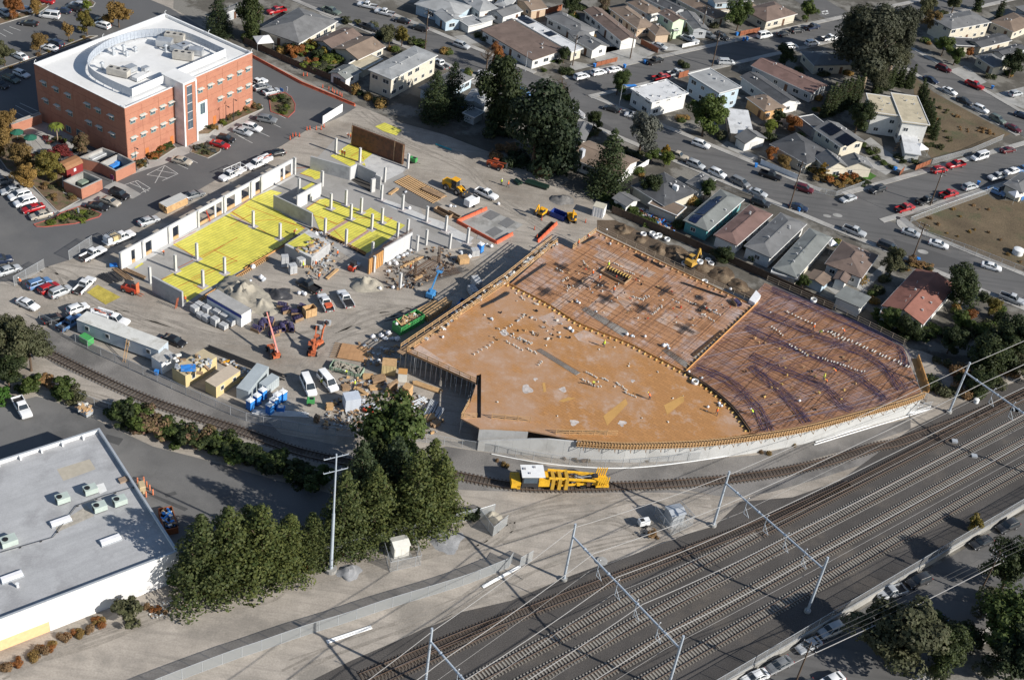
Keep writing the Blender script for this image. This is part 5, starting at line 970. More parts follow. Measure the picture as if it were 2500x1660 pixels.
c1,c2_ = (-78.2,231.5),(-75.1,237.3);lumber('big lumber stack with a sheeted top beside the parking kerb',mid((-77.5,231.7),(-74.5,235.5)),ang((-77.2,230.8),(-73.9,236.1)),6.0,2.3,1.7,wood,None,6,6)
tag(MB().box(-3.0,3.0,-1.2,1.2,1.82,1.86).obj('cover_sheet',plain('grey_cover',(.5,.5,.48),.6)),'pale sheet covering the big lumber stack','sheet').location = (*mid((-77.5,231.7),(-74.5,235.5)),0);D.objects['cover_sheet'].rotation_euler[2] = ang((-77.2,230.8),(-73.9,236.1))
lumber('long yellow lumber bundle resting beside the green skip',mid((-17.3,207.5),(-14.3,212.7)),ang((-17.4,207.5),(-14.3,212.7)),7.5,1.8,1.3);lumber('splayed lumber bundle behind the green skip',mid((-19.6,208.1),(-16.8,211.9)),ang((-19.6,208.1),(-16.6,212.1)),7,1.3,.8)
for i,(a,c,wd) in enumerate((((-39.3,215.4),(-37.7,219.5),.6),((-32.2,251.2),(-30.7,254.4),.7),((-25.1,223.5),(-21.4,228.5),.5),((-21.8,219.6),(-20.4,221.7),.5),((-27,183.2),(-24.6,181.7),.7),((-17.1,187.2),(-11.6,185.7),1.2))):
    lumber(('loose planks in the yard near the small loader','planks beside the pit wall','long planks on the rebar field','short yellow planks near the boom lift','planks among the debris by the white vans','long beams pointing out from under the deck')[i],mid(a,c),ang(a,c),dist(a,c),wd,.3)
# timber grid on the ground (many joists)
gp = [(-32,256.9),(-29.4,261),(-19.8,255.5),(-22,250.2)];A,B,Cq = gp[0],gp[3],gp[1];jg = thing('joist_mat','large mat of orange timber joists laid on the ground beside the wheel loader','timber mat',(*A,0),ang(A,B));L = dist(A,B);Wd = dist(A,Cq)
sheet('joist_mat_ground',gp,.022,plain('joist_gap_shade',(.1,.085,.07),.95))  # added dark sheet: shade between the joists is put into its colour
JM = MB().box(-.09,.09,0,Wd,.12,.24).mesh('joist',wood);k = .1
while k < L:put('joist',JM,jg,(k,0,0),U(-.01,.01));k += .55
for y in (.3,Wd*.5,Wd-.3):MB().box(0,L,y,y+.1,0,.1).obj('bearer',wood2,jg)
lumber('smaller heap of brown planks on the joist mat',(-22.8,254.6),ang(A,B)+.12,5.5,1.6,.5,wood2)
sheet('gravel_patch',[(-31.5,253.1),(-29.4,256.6),(-20,250.5),(-22.5,247.3),(-27.5,248.8)],.03,plain('dark_fill',(.14,.135,.13),.95))
dp = thing('form_deck','square tan plywood deck panel with exposed joists lying near the telehandlers','formwork',(*mid((-32.3,193.3),(-27.6,193.3)),0),ang((-31.1,190.7),(-27.1,190.6)))
for i in range(6):MB().box(-2.2+i*.95,-1.27+i*.95,-2.3,2.3,.2,.26).obj('plywood_sheet',mat('weathered_ply',(.42,.24,.12),.8,.15,.8),dp)
for i in range(9):MB().box(-3.6,-2.2,-2.3+i*.55,-2.2+i*.55,.05,.2).obj('joist',wood2,dp)
# orange water barriers
BARM = MB().loft([[(x,-.28,0),(x,.28,0),(x,.2,.2),(x,.1,.32),(x,.09,.72),(x,-.09,.72),(x,-.1,.32),(x,-.2,.2)] for x in (-.9,.9)]).mesh('barrier',orangep)
def barrier_row(path,label,group,step=1.86):
    for p,h in walk(path,step,.9):
        o = tag(put('water_barrier',BARM,None,p,h + U(-.03,.03)),label,'barrier',group)
barrier_row([(-77.6,308.2),(-62.2,297.5),(-47.3,290.2)],'orange plastic barrier in the long line along the office lot edge','barriers along the office lot edge')
BQ = [(-10,251.4),(-15.9,244.2),(-6.5,238.1),(-2.8,243.4)]
for a,c,s in ((0,1,'upper'),(1,2,'lower'),(2,3,'short end')):barrier_row([BQ[a],BQ[c]],'orange plastic barrier on the ' + s + ' side of the fenced test slab','barriers on the ' + s + ' side of the test slab')
sheet('test_slab',[(-15,244.2),(-9.2,251.8),(-3.9,248),(-3.6,244.7),(-6.6,239)],.04,oconc);sheet('test_slab',[(-9.1,251.1),(-1.3,247.3),(-6.5,238.6),(-11,238.8)],.042,oconc)
for i,q in enumerate(([(-10.7,248.3),(-9.1,251.3),(-6.7,250.1),(-8.5,247)],[(-6.9,246.2),(-5,249.4),(-3.1,247.7),(-4.8,244.8)],[(-9.3,241.8),(-7.4,244.7),(-5.4,243.4),(-7.3,240.5)])):tag(MB().prism([(p[0],p[1]) for p in q],.05,.09).obj('steel_plate',plain('plate_grey',(.17,.17,.17),.7)),('first','ribbed second','third')[i] + ' grey trench plate lying on the barrier-fenced slab','plate')
for a in [(-58.9,269.2),(-58.6,270.7),(-58,271.2),(-57.1,271.2),(-56.1,274.8),(-55.5,275.3),(-54,275.7),(-52.9,276.1),(-52.5,277.4),(-62.9,302),(-62,302.3),(-56.9,297.2),(-55.2,296.5),(-54.2,296.1),(-53.6,295.3),(-52.9,295.3),(-52,294.6),(-51.4,294.1)]:tag(MB().box(-.22,.22,-.22,.22,0,.06).tube([(0,0,.05),(0,0,1.05)],[.16,.08],8,1).obj('delineator_cone',[black,orangep]),'tall orange traffic cone in the line at the site entrance','cone','cones at the site entrance').location = (*a,0)


# ---------------- curved deck under construction ----------------
DZ = 4.4
def plymat(name,c,c2,c2r,c3=None):
    m,t,b = nmat(name);co = t.nodes.new('ShaderNodeNewGeometry').outputs['Position']
    mp = t.nodes.new('ShaderNodeMapping');mp.inputs['Rotation'].default_value = (0,0,rad(33));t.links.new(co,mp.inputs[0])
    bt = t.nodes.new('ShaderNodeTexBrick');bt.inputs['Scale'].default_value = .41;bt.inputs['Mortar Size'].default_value = .012;bt.inputs['Mortar Smooth'].default_value = .3;bt.offset = .5
    bt.inputs['Color1'].default_value = col4(c);bt.inputs['Color2'].default_value = col4([x*.86 for x in c]);bt.inputs['Mortar'].default_value = col4([x*.6 for x in c]);t.links.new(mp.outputs[0],bt.inputs[0])
    o = mixc(t,ramp(t,tex(t,co,.055,6,.7),*c2r),bt.outputs[0],c2)
    o = mixc(t,ramp(t,tex(t,co,.22,6,.8),.54,.72),o,c3 or c2)
    g = tex(t,co,5,4,.7);o = mixc(t,ramp(t,g,.3,.7),mixc(t,1,o,(.87,)*3,'MULTIPLY'),mixc(t,1,o,(1.12,)*3,'MULTIPLY'))
    t.links.new(o,b.inputs['Base Color']);b.inputs['Roughness'].default_value = .55;return m
pz1 = plymat('oiled_plywood',(.46,.23,.085),(.43,.265,.165),(.45,.58),(.5,.37,.29));pz2 = plymat('dusty_plywood',(.46,.24,.12),(.45,.33,.28),(.52,.64),(.5,.42,.4));pz3 = plymat('brown_plywood',(.36,.185,.1),(.3,.18,.14),(.5,.65),(.3,.22,.22))
LA_ = [(-2.2,217.1),(6.1,212.2),(11.5,208),(16.3,205.7)] + [(22.1,203.5),(27.9,200.1),(33.4,196.8),(38,193.1),(42.2,188.2),(45.1,182.2)]
LB_ = [(33.4,196.8)] + [(49.1,223.8)]
E_NW = [(-19.1,190.7)] + [(-2.3,218.3),(6.5,235.3)];E_TOP = [(6.5,235.3),(9.9,233.7),(14.6,241.8)];E_NE = [(14.6,241.8),(34.4,230.4),(46.8,223.2)]
E_NE2 = [(51.1,231.7),(66.3,223.8),(78.4,215.9)] + [(78.9,209.7),(79.8,201.9)]
E_S = [(79.8,201.9),(74.9,198.3),(65.1,192.3),(55.6,186.6),(46.6,182.3)] + [(37.6,178.7),(30.1,176.4),(21.7,174.3),(13.8,173.3),(10.1,173.5)]
Z1 = LA_ + E_S[5:] + [(5.1,173.8),(-1.3,172.9)] + [(-3.4,172.5),(-6.8,174.3),(-5.8,178.8),(-5.3,184),(-5.1,184.2),(-4.1,175.1),(-3.4,175.3),(-4.7,187.5),(-5.5,187.3),(-5.4,184.6),(-19.1,190.7)] + [E_NW[1]]
Z2 = LA_[:7] + [LB_[1],E_NE[2],E_NE[1],E_NE[0],E_TOP[1],E_TOP[0]]
Z3 = [LB_[0],LB_[1],E_NE[2]] + E_NE2 + E_S[1:5] + [LA_[9],LA_[8],LA_[7]]
ctr = (28.0,205.0)
dk = thing('deck','large curved parking deck under construction with orange plywood and rebar','deck',(*ctr,0));DI = Matrix.Translation((-ctr[0],-ctr[1],0))
def dpart(mb,name,m,kind=None,sm=None,par=None):
    o = mb.obj(name,m,par or dk,sm,kind)
    if par is None:o.matrix_parent_inverse = DI
    return o
for q,m,z in ((Z1,pz1,DZ),(Z2,pz2,DZ+.01),(Z3,pz3,DZ+.02)):dpart(MB().prism(q,DZ-.32,z),'deck_surface',m)
newply = mat('fresh_plywood_sheet',(.52,.3,.1),.6,.1,.4,world=True);dusty = mat('dusty_grey_sheet',(.45,.34,.28),.8,.2,.5,.15,4,c2=(.46,.27,.16),c2s=.35,c2r=(.45,.6),world=True)
for q,m in (([(18.3,180.7),(22.3,186.6),(22.7,185.1),(19.1,178.2)],newply),([(29.4,186.3),(33.1,190.1),(33.2,188.3),(30,183.7)],newply),([(6.7,187.5),(7.2,187.7),(7.6,185.1),(7.1,184.8)],newply),([(10,183),(11.7,184.5),(13.1,184.5),(10.9,182.9)],newply),([(-18.6,190.8),(-17,193.2),(-6.8,186),(-5.8,184.7)],dusty),([(11.7,203.6),(13.7,205.7),(18.9,202.7),(15.5,201.1),(12.7,202)],dusty),([(4.5,207.4),(7.2,210.1),(10.1,208.4),(7.3,204.6)],dusty)):dpart(MB().flat(q,DZ+.014),'loose_sheet',m)
for q in ([(14.3,232),(16.4,235.7),(27.9,229.3),(26.4,227.2)],[(6.1,211.8),(15.5,227.3),(17,226.4),(8.1,210.3)],[(18.2,220.3),(20.5,223),(24.5,217.7),(22.2,213.9)],[(13.4,212.1),(16.5,218.2),(20.5,215.9),(18,211.2)],[(27.7,212.4),(29.8,215.4),(36.9,210.4),(34.7,208.7)]):dpart(MB().flat(q,DZ+.024),'loose_sheet',dusty)
for c,r in (((13.1,177.6),1.1),((21.7,179.4),1.1),((3.8,185.1),1.5),((10.5,186.5),1.0),((-1.9,201),1.3),((5.3,188.2),.6),((23.5,192),.6)):
    a_ = U(0,6);dpart(MB().flat([(c[0]+r*(.7+.5*noise.noise((math.cos(k*.26)+a_,math.sin(k*.26),0)))*math.cos(k*.26),c[1]+r*(.7+.5*noise.noise((math.cos(k*.26)+a_,math.sin(k*.26),0)))*math.sin(k*.26)) for k in range(24)],DZ+.016),'plaster_stain',plain('plaster_splash',(.5,.45,.42),.9,var=.3))
def clip(poly,p,d,s0=-200,s1=200):
    """stretches of the line p + s d that lie inside the polygon"""
    hit = []
    for i in range(len(poly)):
        a,c = poly[i],poly[(i+1) % len(poly)];e = (c[0]-a[0],c[1]-a[1]);den = d[0]*e[1]-d[1]*e[0]
        if abs(den) < 1e-9:continue
        t = ((a[0]-p[0])*d[1]-(a[1]-p[1])*d[0])/den;s = ((a[0]-p[0])*e[1]-(a[1]-p[1])*e[0])/den
        if 0 <= t < 1:hit.append(s)
    hit.sort();return list(zip(hit[::2],hit[1::2]))
def barmat(poly,ang_,step,z,r,m,name,jit=.06,wave=0,skip=0):
    b = MB();d = (math.cos(ang_),math.sin(ang_));n = (-d[1],d[0]);cs = [(p[0]*n[0]+p[1]*n[1]) for p in poly];k = min(cs)+step
    while k < max(cs):
        if rnd.random() >= skip:
            p = (n[0]*(k+U(-jit,jit)),n[1]*(k+U(-jit,jit)));rot = U(-.012,.012);d2 = (math.cos(ang_+rot),math.sin(ang_+rot))
            for s0,s1 in clip(poly,p,d2):
                if s1-s0 < 1.5:continue
                s0 += .3;s1 -= .3
                if wave:
                    N = 10;pts = [(p[0]+d2[0]*(s0+(s1-s0)*i/N)+n[0]*wave*math.sin(i*.6+k*.3),p[1]+d2[1]*(s0+(s1-s0)*i/N)+n[1]*wave*math.sin(i*.6+k*.3),z) for i in range(N+1)]
                else:pts = [(p[0]+d2[0]*s0,p[1]+d2[1]*s0,z),(p[0]+d2[0]*s1,p[1]+d2[1]*s1,z)]
                b.tube(pts,r,3,caps=False)
        k += step
    return dpart(b,name,m,'stuff')
aN = ang(E_NE[0],E_NE[2])
brb = mat('brown_rebar',(.25,.14,.09),.7,.25,1);purp = mat('purple_sheathing',(.06,.052,.13),.5,.4,1.2);lav = mat('pale_tendon',(.42,.38,.44),.4,.15,1)
barmat(Z2,aN,.55,DZ+.06,.015,brb,'rebar_mat');barmat(Z2,aN+math.pi/2,.55,DZ+.1,.015,brb,'rebar_mat')
aZ = ang(E_NE2[0],E_NE2[2])
barmat(Z3,aZ,.42,DZ+.06,.02,brb,'rebar_mat');barmat(Z3,aZ+math.pi/2,.42,DZ+.1,.02,brb,'rebar_mat')
barmat(Z3,rad(33),.9,DZ+.17,.02,lav,'tendon_lines',.25,.5,.15);barmat(Z3,rad(33),2.4,DZ+.19,.024,purp,'tendon_lines',.8,.8,.3)
for q in ([(35.7,199),(39.2,197.5),(42.8,195.1),(45.7,191.3)] + [(47.2,188.2),(48.6,183.2)],[(46.4,201.8),(47.7,200.3),(50.9,196.7),(53.4,192.4),(56.3,187.3)],[(46.6,205.2),(48.4,204.1),(54.6,201.4),(60.3,198.2),(63.1,194.6),(64.9,192.8)],[(46.2,214.8),(52.4,211.2),(61.2,207),(66.5,204.4),(69.7,200.8),(72.2,197.4)],[(48.2,221.2),(57.1,216.9)] + [(61.9,214.3),(66.5,212.7),(70.1,210.9),(74,206.5),(76,201.5)],[(52.5,229.7),(66.2,222.4),(77.4,215.5)] + [(77.9,209.3)]):
    sq = smooth_path(q,5);b = MB()
    for k in range(12):
        o_ = (k-5.5)*.22+U(-.15,.15);a_ = U(0,6);b.tube([(p[0]+.22*math.sin(a_+i*.5),p[1]+.22*math.cos(a_+i*.4),DZ+.2+.04*(k % 3)) for i,p in enumerate(offset(sq,o_))],.032,4,caps=False)
    dpart(b,'dark_band',purp)  # each band is a bundle of dark purple tubes
# black crosses of column-top bars
for c,s in (((8.1,226.1),2.0),((12.2,221.6),2.4),((5.3,216.4),1.8),((17.8,217.1),2.0),((25.2,215.9),2.2),((29.8,223.2),2.2),((33.7,211),2.2),((37.6,219.1),2.2),((36.9,222.5),1.0),((16.4,221.8),2.0)):
    b = MB()
    for k in range(7):
        t = (k-3)*.16
        for a in (aN,aN+math.pi/2):d = (math.cos(a),math.sin(a));b.tube([(c[0]-d[0]*s-d[1]*t,c[1]-d[1]*s+d[0]*t,DZ+.15),(c[0]+d[0]*s*U(.8,1.1)-d[1]*t,c[1]+d[1]*s*U(.8,1.1)+d[0]*t,DZ+.15)],.03,4)
    dpart(b,'column_bar_cross',darkst)
# sleeve boxes: too small to pick apart
sl = MB();tri = ([(1.2,199.6),(3.8,198.7)],6),([(-1,198.1),(2.2,196.3)],6),([(3.3,196.9),(4.9,195.8)],5),([(14.8,192.4),(16.6,191.4)],6),([(17.7,191.3),(18.8,190.9)],4),([(20.4,190.6),(22.4,189)],6),([(22,188.2),(24,187.3)],6),([(14,190.1),(15.6,189.4)],4),([(10.6,219.9),(9.5,217.9)],4),([(9.5,222.6),(8.4,221)],4),([(23,219.3),(25,218.6)],6),([(25,218.6),(26.2,220.1)],4),([(29.1,217.5),(27.2,214.2)],8),([(37.8,219.4),(40.9,217.3)],8),([(37.5,216.8),(39.6,214.9)],5),([(18.8,230.3),(20.6,229.5)],5),([(21.1,228.3),(23.1,227.5)],6),([(31.3,220.2),(32.5,219.6)],3),([(34,220.9),(36.1,219.7)],5),([(7.1,225.4),(8.2,224.4)],3),([(12.4,229.5),(13.2,227.9)],4),([(-6.5,192.7),(-3.6,197.1)],6),([(-2.9,201.6),(0.3,199.7)],5),([(1.2,199.9),(3.6,198.6)],6),([(-1.3,202.3),(-0.5,203.7)],3),([(0.5,213.5),(1.3,212.5)],3),([(1.1,206.4),(1.7,207.8)],4),([(3.2,211.8),(4.2,211.6)],4),([(5.6,192.4),(6.2,193.6)],3),([(15.8,188.8),(17.6,188.7)],4)
for (a,c),n in tri:
    for i in range(n):
        p = lerp(a,c,i/max(1,n-1));sl.cbox((p[0]+U(-.15,.15),p[1]+U(-.15,.15),DZ+.16),(.3,.16,.3),aN+U(-.2,.2))
for (a,c),n in (([(63.6,217.1),(78.5,209.1)],22),([(54.7,210.6),(58,208)],8),([(60.3,207.8),(68.9,205.3)],16),([(51.3,215.7),(53.7,213.5)],6),([(54.9,222),(60.4,218.9)],10),([(63.1,216.8),(65.8,214.6)],5)):
    for i in range(n):p = lerp(a,c,i/max(1,n-1));sl.cbox((p[0]+U(-.2,.2),p[1]+U(-.2,.2),DZ+.28),(.16,.9 if n == 22 else .5,.12),aZ+U(-.2,.2))
for i in range(150):
    p = (U(-10,70),U(178,232));cl = clip(Z1 if i % 2 else Z2,p,(1,0))
    if any(s0 < 0 < s1 for s0,s1 in cl):sl.cbox((p[0],p[1],DZ+.1),(U(.1,.4),U(.08,.3),.18),U(0,3))
dpart(sl,'sleeve_boxes',offw,'stuff')
# slab edge forms
def edgeform(path,label_part='edge_board',h=.32,th=.06,step=1.3,side_=1,m=ply,blk=wood,z=DZ):
    b = MB()
    for a,c in zip(path,path[1:]):b.beam((*a,z+h/2),(*c,z+h/2),th,h)
    dpart(b,label_part,m);me = MB().box(-.09,.09,-.3,.3,0,.24).mesh('form_stub',blk)
    for p,hd in walk(path,step):
        o = put('form_stub',me,dk,(p[0]-ctr[0]-math.sin(hd)*.55*side_,p[1]-ctr[1]+math.cos(hd)*.55*side_,z+.02),hd)
yst = plain('yellow_block',(.62,.42,.14),.7)
edgeform(smooth_path(LA_,3),h=.42,side_=-1,blk=yst);edgeform([LB_[0],LB_[1]],h=.42,side_=1);edgeform(E_NE,h=.3,step=1.5,side_=-1)
b = MB();pts = smooth_path(LA_[6:],4);
for s in (-.12,.25):
    q = offset(pts,s)
    for a,c in zip(q,q[1:]):b.beam((*a,DZ+.25),(*c,DZ+.25),.12,.5)
dpart(b,'bulkhead_form',plain('tarred_board',(.05,.04,.035),.8))
# outer timber form along the curved wall, with its studs and rails
ES = smooth_path(E_S[:9],6);EO = offset(ES,.75)
for s in (0,):
    b = MB()
    for a,c in zip(EO,EO[1:]):b.beam((*a,DZ-.35),(*c,DZ-.35),.08,1.0)
    dpart(b,'outer_form',wood)
    for dz,o2 in ((.15,.1),(-.15,.16),(-.7,.16),(.3,-.3)):
        b = MB();q = offset(ES,.75+o2)
        for a,c in zip(q,q[1:]):b.beam((*a,DZ+dz),(*c,DZ+dz),.1,.12)
        dpart(b,'waler',wood)
    ST = MB().box(-.05,.05,.84,1.0,-.95,.35).mesh('stud',wood);BR = MB().beam((0,.9,-.9),(0,1.7,-1.0),.08,.1).beam((0,1.65,-1.1),(0,1.65,.1),.06,.06).mesh('bracket',wood2);TB = MB().box(-.08,.08,.1,.8,.02,.14).mesh('form_tie',wood2)
    for k,(p,hd) in enumerate(walk(ES,.55)):
        put('stud',ST,dk,(p[0]-ctr[0],p[1]-ctr[1],DZ),hd);put('form_tie',TB,dk,(p[0]-ctr[0],p[1]-ctr[1],DZ),hd)
        if k % 5 == 0:put('bracket',BR,dk,(p[0]-ctr[0],p[1]-ctr[1],DZ),hd)
canem = plain('pale_cane',(.4,.33,.25),.7)
def guardrail(path,label,post=wood,rail_=wood,step=2.3,h=1.15,z=DZ,rails=(1.05,.55,.1),thin=False):
    o = thing('guard_rail',label,'guard rail',(*path[0],z));x0,y0 = path[0]
    pm = (MB().tube([(0,0,0),(0,0,h)],.045,4) if thin else MB().box(-.06,.06,-.06,.06,0,h)).mesh('post',post)
    for p,hd in walk(path,step):put('post',pm,o,(p[0]-x0,p[1]-y0,0),hd)
    for r in rails:
        b = MB()
        for a,c in zip(path,path[1:]):
            if thin:b.tube([(a[0]-x0,a[1]-y0,r),(c[0]-x0,c[1]-y0,r)],.03,4)
            else:b.beam((a[0]-x0,a[1]-y0,r),(c[0]-x0,c[1]-y0,r),.06,.14)
        b.obj('rail',rail_,o)
guardrail(E_NW,'timber guard rail along the long shaded edge of the deck');guardrail(offset(E_NW,1.5),'outer timber guard rail along the scaffold walkway of the deck',rails=(1.05,.55))
guardrail(E_TOP[1:],'short timber guard rail at the top corner of the deck');guardrail(offset(E_NE,.9),'thin post and rope rail along the deck edge facing the dug bank',canem,canem,2.4,1.2,thin=True,rails=(1.1,.6))
guardrail(offset(E_NE2[:3],1.1),'thin post and rope rail beside the back yards',canem,canem,2.6,1.3,thin=True,rails=(1.2,.7,.2))
guardrail([(-19.1,190.7),(-5.4,184.6)],'timber rail along the open scaffold side of the deck');guardrail([(10.1,173.9),(13.3,174.4),(21,176)],'doubled timber rail inside the curved edge near the ramp',rails=(1.05,.6,.15));guardrail([(-1.5,175.5),(5.4,176.1)],'timber rail above the shaded ramp wall');guardrail([(-4.2,175),(-6.9,174.3),(-5.9,178.8)],'timber rail round the plywood stair platform')
# scaffold walkway and shoring below the deck edges
wk = thing('scaffold_walkway','plank scaffold walkway hung along the shaded deck edge','scaffold',(*E_NW[0],0));x0,y0 = E_NW[0]
for p,hd in walk(offset(E_NW,.75),2.4):
    pk = MB().cbox((0,0,DZ-.1),(2.36,1.4,.08)).obj('plank',wood2,wk);pk.location = (p[0]-x0,p[1]-y0,0);pk.rotation_euler[2] = hd
    for s in (-.6,.6):MB().tube([(p[0]-x0-math.sin(hd)*s,p[1]-y0+math.cos(hd)*s,0),(p[0]-x0-math.sin(hd)*s,p[1]-y0+math.cos(hd)*s,DZ-.1)],.05,5).obj('upright',steel,wk)
SHM = MB().tube([(0,0,0),(0,0,DZ-.32)],.06,5).mesh('shore_post',steel)
for path,st in ((E_NW,1.6),([(-19.1,190.7),(-5.4,184.6)],1.1),([(-5.4,184.6),(-6.2,181.7),(-6.9,174.3)],1.2),(E_NE,3),(E_NE2,3),(offset(E_NW,-2),2.2),(offset([(-19.1,190.7),(-5.4,184.6)],2),1.6)):
    for p,hd in walk(path,st):put('shore_post',SHM,dk,(p[0]-ctr[0],p[1]-ctr[1],0))
# concrete wall under the curved edge
cwm = mat('site_cast_wall',(.5,.505,.5),.8,.07,.25,.05,6,c2=(.42,.42,.41),c2s=.2)
WQ = offset(ES,.35);cw = thing('curved_wall','long curved pale concrete wall carrying the deck beside the railway','wall',(*WQ[0],0));x0,y0 = WQ[0];q = walk(WQ,4.0)
for (p,hd),(p2,_) in zip(q,q[1:]):MB().beam((p[0]-x0,p[1]-y0,1.85),(*[u-v for u,v in zip(lerp(p,p2,.995),(x0,y0))],1.85),.35,3.7).obj('wall_panel',cwm,cw)
s0,s1 = (-3.2,171.6),q[-1][0];N = 6
for k in range(N):
    a,c = lerp(s0,s1,k/N),lerp(s0,s1,(k+.995)/N);h0,h1 = 2.2+2.0*min(1,(k/N)*1.6),2.2+2.0*min(1,((k+1)/N)*1.6);hd = ang(a,c);n = (-math.sin(hd)*.17,math.cos(hd)*.17)
    MB().add([(a[0]-x0-n[0],a[1]-y0-n[1],0),(c[0]-x0-n[0],c[1]-y0-n[1],0),(c[0]-x0+n[0],c[1]-y0+n[1],0),(a[0]-x0+n[0],a[1]-y0+n[1],0),(a[0]-x0-n[0],a[1]-y0-n[1],h0),(c[0]-x0-n[0],c[1]-y0-n[1],h1),(c[0]-x0+n[0],c[1]-y0+n[1],h1),(a[0]-x0+n[0],a[1]-y0+n[1],h0)],[(0,3,2,1),(4,5,6,7),(0,1,5,4),(1,2,6,5),(2,3,7,6),(3,0,4,7)]).obj('ramp_wall_panel',cwm,cw)
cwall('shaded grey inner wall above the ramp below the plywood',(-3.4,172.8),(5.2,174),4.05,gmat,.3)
# long trays, the framed opening, stacked bars and scaffold at the far corner
for nm,q in (('beam_tray',[(4.9,196.9),(5.7,197.6),(13.6,192.1),(12.8,191.2)]),('beam_tray',[(12.9,212.2),(13.6,213.4),(22.4,207.4),(21.4,205.3)]),('beam_tray',[(29.1,202.8),(30.2,203.5),(34.5,199.7),(33.6,198.4)]),('beam_tray',[(34.8,202.7),(41.2,212.4),(41.9,211.7),(35.7,201.8)])):
    dpart(MB().prism(q,DZ+.01,DZ+.05),nm,mat('pale_tray',(.38,.36,.33),.7))
    b = MB()
    for k in range(7):b.tube([(*lerp(q[0],q[1],k/6),DZ+.14),(*lerp(q[3],q[2],k/6),DZ+.14)],.02,4)
    for k in range(26):b.tube([(*lerp(q[0],q[3],k/39),DZ+.18),(*lerp(q[1],q[2],k/39),DZ+.18)],.014,3)
    dpart(b,'tray_bars',rebar,'stuff')
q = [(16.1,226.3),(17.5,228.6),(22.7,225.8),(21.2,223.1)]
dpart(MB().flat([lerp(p,mid(q[0],q[2]),.08) for p in q],DZ+.025),'opening_sheet',plain('opening_shade',(.045,.035,.03),.9))  # sheet on the closed deck; shade inside the frame is painted dark
b = MB()
for i in range(4):b.beam((*q[i],DZ+.3),(*q[(i+1)%4],DZ+.3),.14,.6)
dpart(b,'opening_frame',wood2)
for k in range(9):p = lerp(q[1],q[2],(k+.5)/9);p2 = lerp(q[0],q[3],(k+.5)/9);dpart(MB().beam((*p,DZ+.62),(*lerp(p,p2,.35),DZ+.62),.16,.16),'opening_block',yst)
for i,(a,c,wd) in enumerate((((-1,217.3),(4.6,226.5),.7),((-5.1,210),(-2,214.5),.6),((11.8,236.2),(14.5,239.7),.8),((23.3,235.1),(26.1,233.2),1.0),((26.6,233.3),(29.6,231.6),1.0),((33.1,227),(42.4,223.9),.6),((-7,207.9),(-2,214.1),.6))):
    b = MB();hd = ang(a,c);o = thing('rebar_bundle','dark rebar bundle ' + ('lying along the shaded deck edge','by the orange plywood corner','at the top corner of the deck','nearer the wooden-framed opening on the bank edge','beyond the first along the bank edge','long and thin near the white spool','beside the scaffold walkway')[i],'rebar bundle',(*mid(a,c),DZ+.05),hd)
    for k in range(14):L = dist(a,c)/2*U(.85,1.05);o_ = U(-wd/2,wd/2);z = U(.03,.3)*(1-abs(o_)/wd);MB().tube([(-L,o_,z),(L,o_+U(-.1,.1),z)],.035,4).obj('bar',darkst,o)
A,B = (79.4,212.9),(79.9,202.2);es = thing('end_scaffold','plywood end scaffold with pale frames at the tip of the curved deck','scaffold',(*A,0),ang(A,B));L = dist(A,B)
for k in range(3):
    MB().box(k*L/3,k*L/3+L/3-.1,.2,1.5,DZ-.3,DZ-.22).obj('platform',ply,es);MB().box(k*L/3,k*L/3+L/3-.1,1.3,1.5,DZ-.2,DZ+.9).obj('toe_panel',ply,es)
    for x in (k*L/3+.2,(k+1)*L/3-.3):MB().tube([(x,1.5,0),(x,1.5,DZ+1)],.05,5).tube([(x,.3,0),(x,.3,DZ)],.05,5).obj('upright',steel,es)
    for z in (1.2,2.4,3.5):MB().tube([(k*L/3,1.7,z),((k+1)*L/3,1.7,z)],.05,5).obj('ledger',steel,es)
tag(MB().prism([(47.1,223.3),(48.8,227.2),(49.7,225.5),(48.3,222.4)],DZ+.05,DZ+.9).obj('tarpaulin',tarpw),'white tarpaulin hung over the corner where rebar and purple tendons meet','tarpaulin')
# dug bank behind the deck
soil = mat('dark_dug_soil',(.1,.07,.045),.95,.35,.5,.3,4,c2=(.2,.15,.1),c2s=.3,bump=.6)
bk = [(16.8,252.3),(22.8,251),(28.7,246.7),(35.5,241.4),(41.6,238),(49.1,234.1)]
for i,(c,r,h) in enumerate(zip([(21.1,251.5),(25.2,248.7),(29.5,245.5),(32.9,245),(36,243.9),(39.1,241.5),(42.9,238.8),(46.7,235.7)],(2.4,1.8,2.6,3.2,2.2,3.0,3.2,2.6),(1.1,.8,1.0,1.6,1.1,.9,1.0,.9))):heap('soil_heap','heap of dark dug soil ' + ('at the near end of the bank by the white container','beside the white pipe coils','below the brown fence of the teal house','biggest and roughest beneath the yellow digger','right under the digger arm','beyond the digger along the bank','next to the second coil pair','at the far end of the bank')[i],c,r,h,soil,'soil heap',i*3.3,16)
sheet('dug_bank',[(15.1,253.9),(19.2,255),(31.3,247.9),(41.7,240.8),(50.5,234.9),(49,231.4),(35.4,237.7),(15.3,249.9)],.025,mat('bank_soil',(.11,.08,.055),.95,.3,.3,.25,4,bump=.5,world=True))


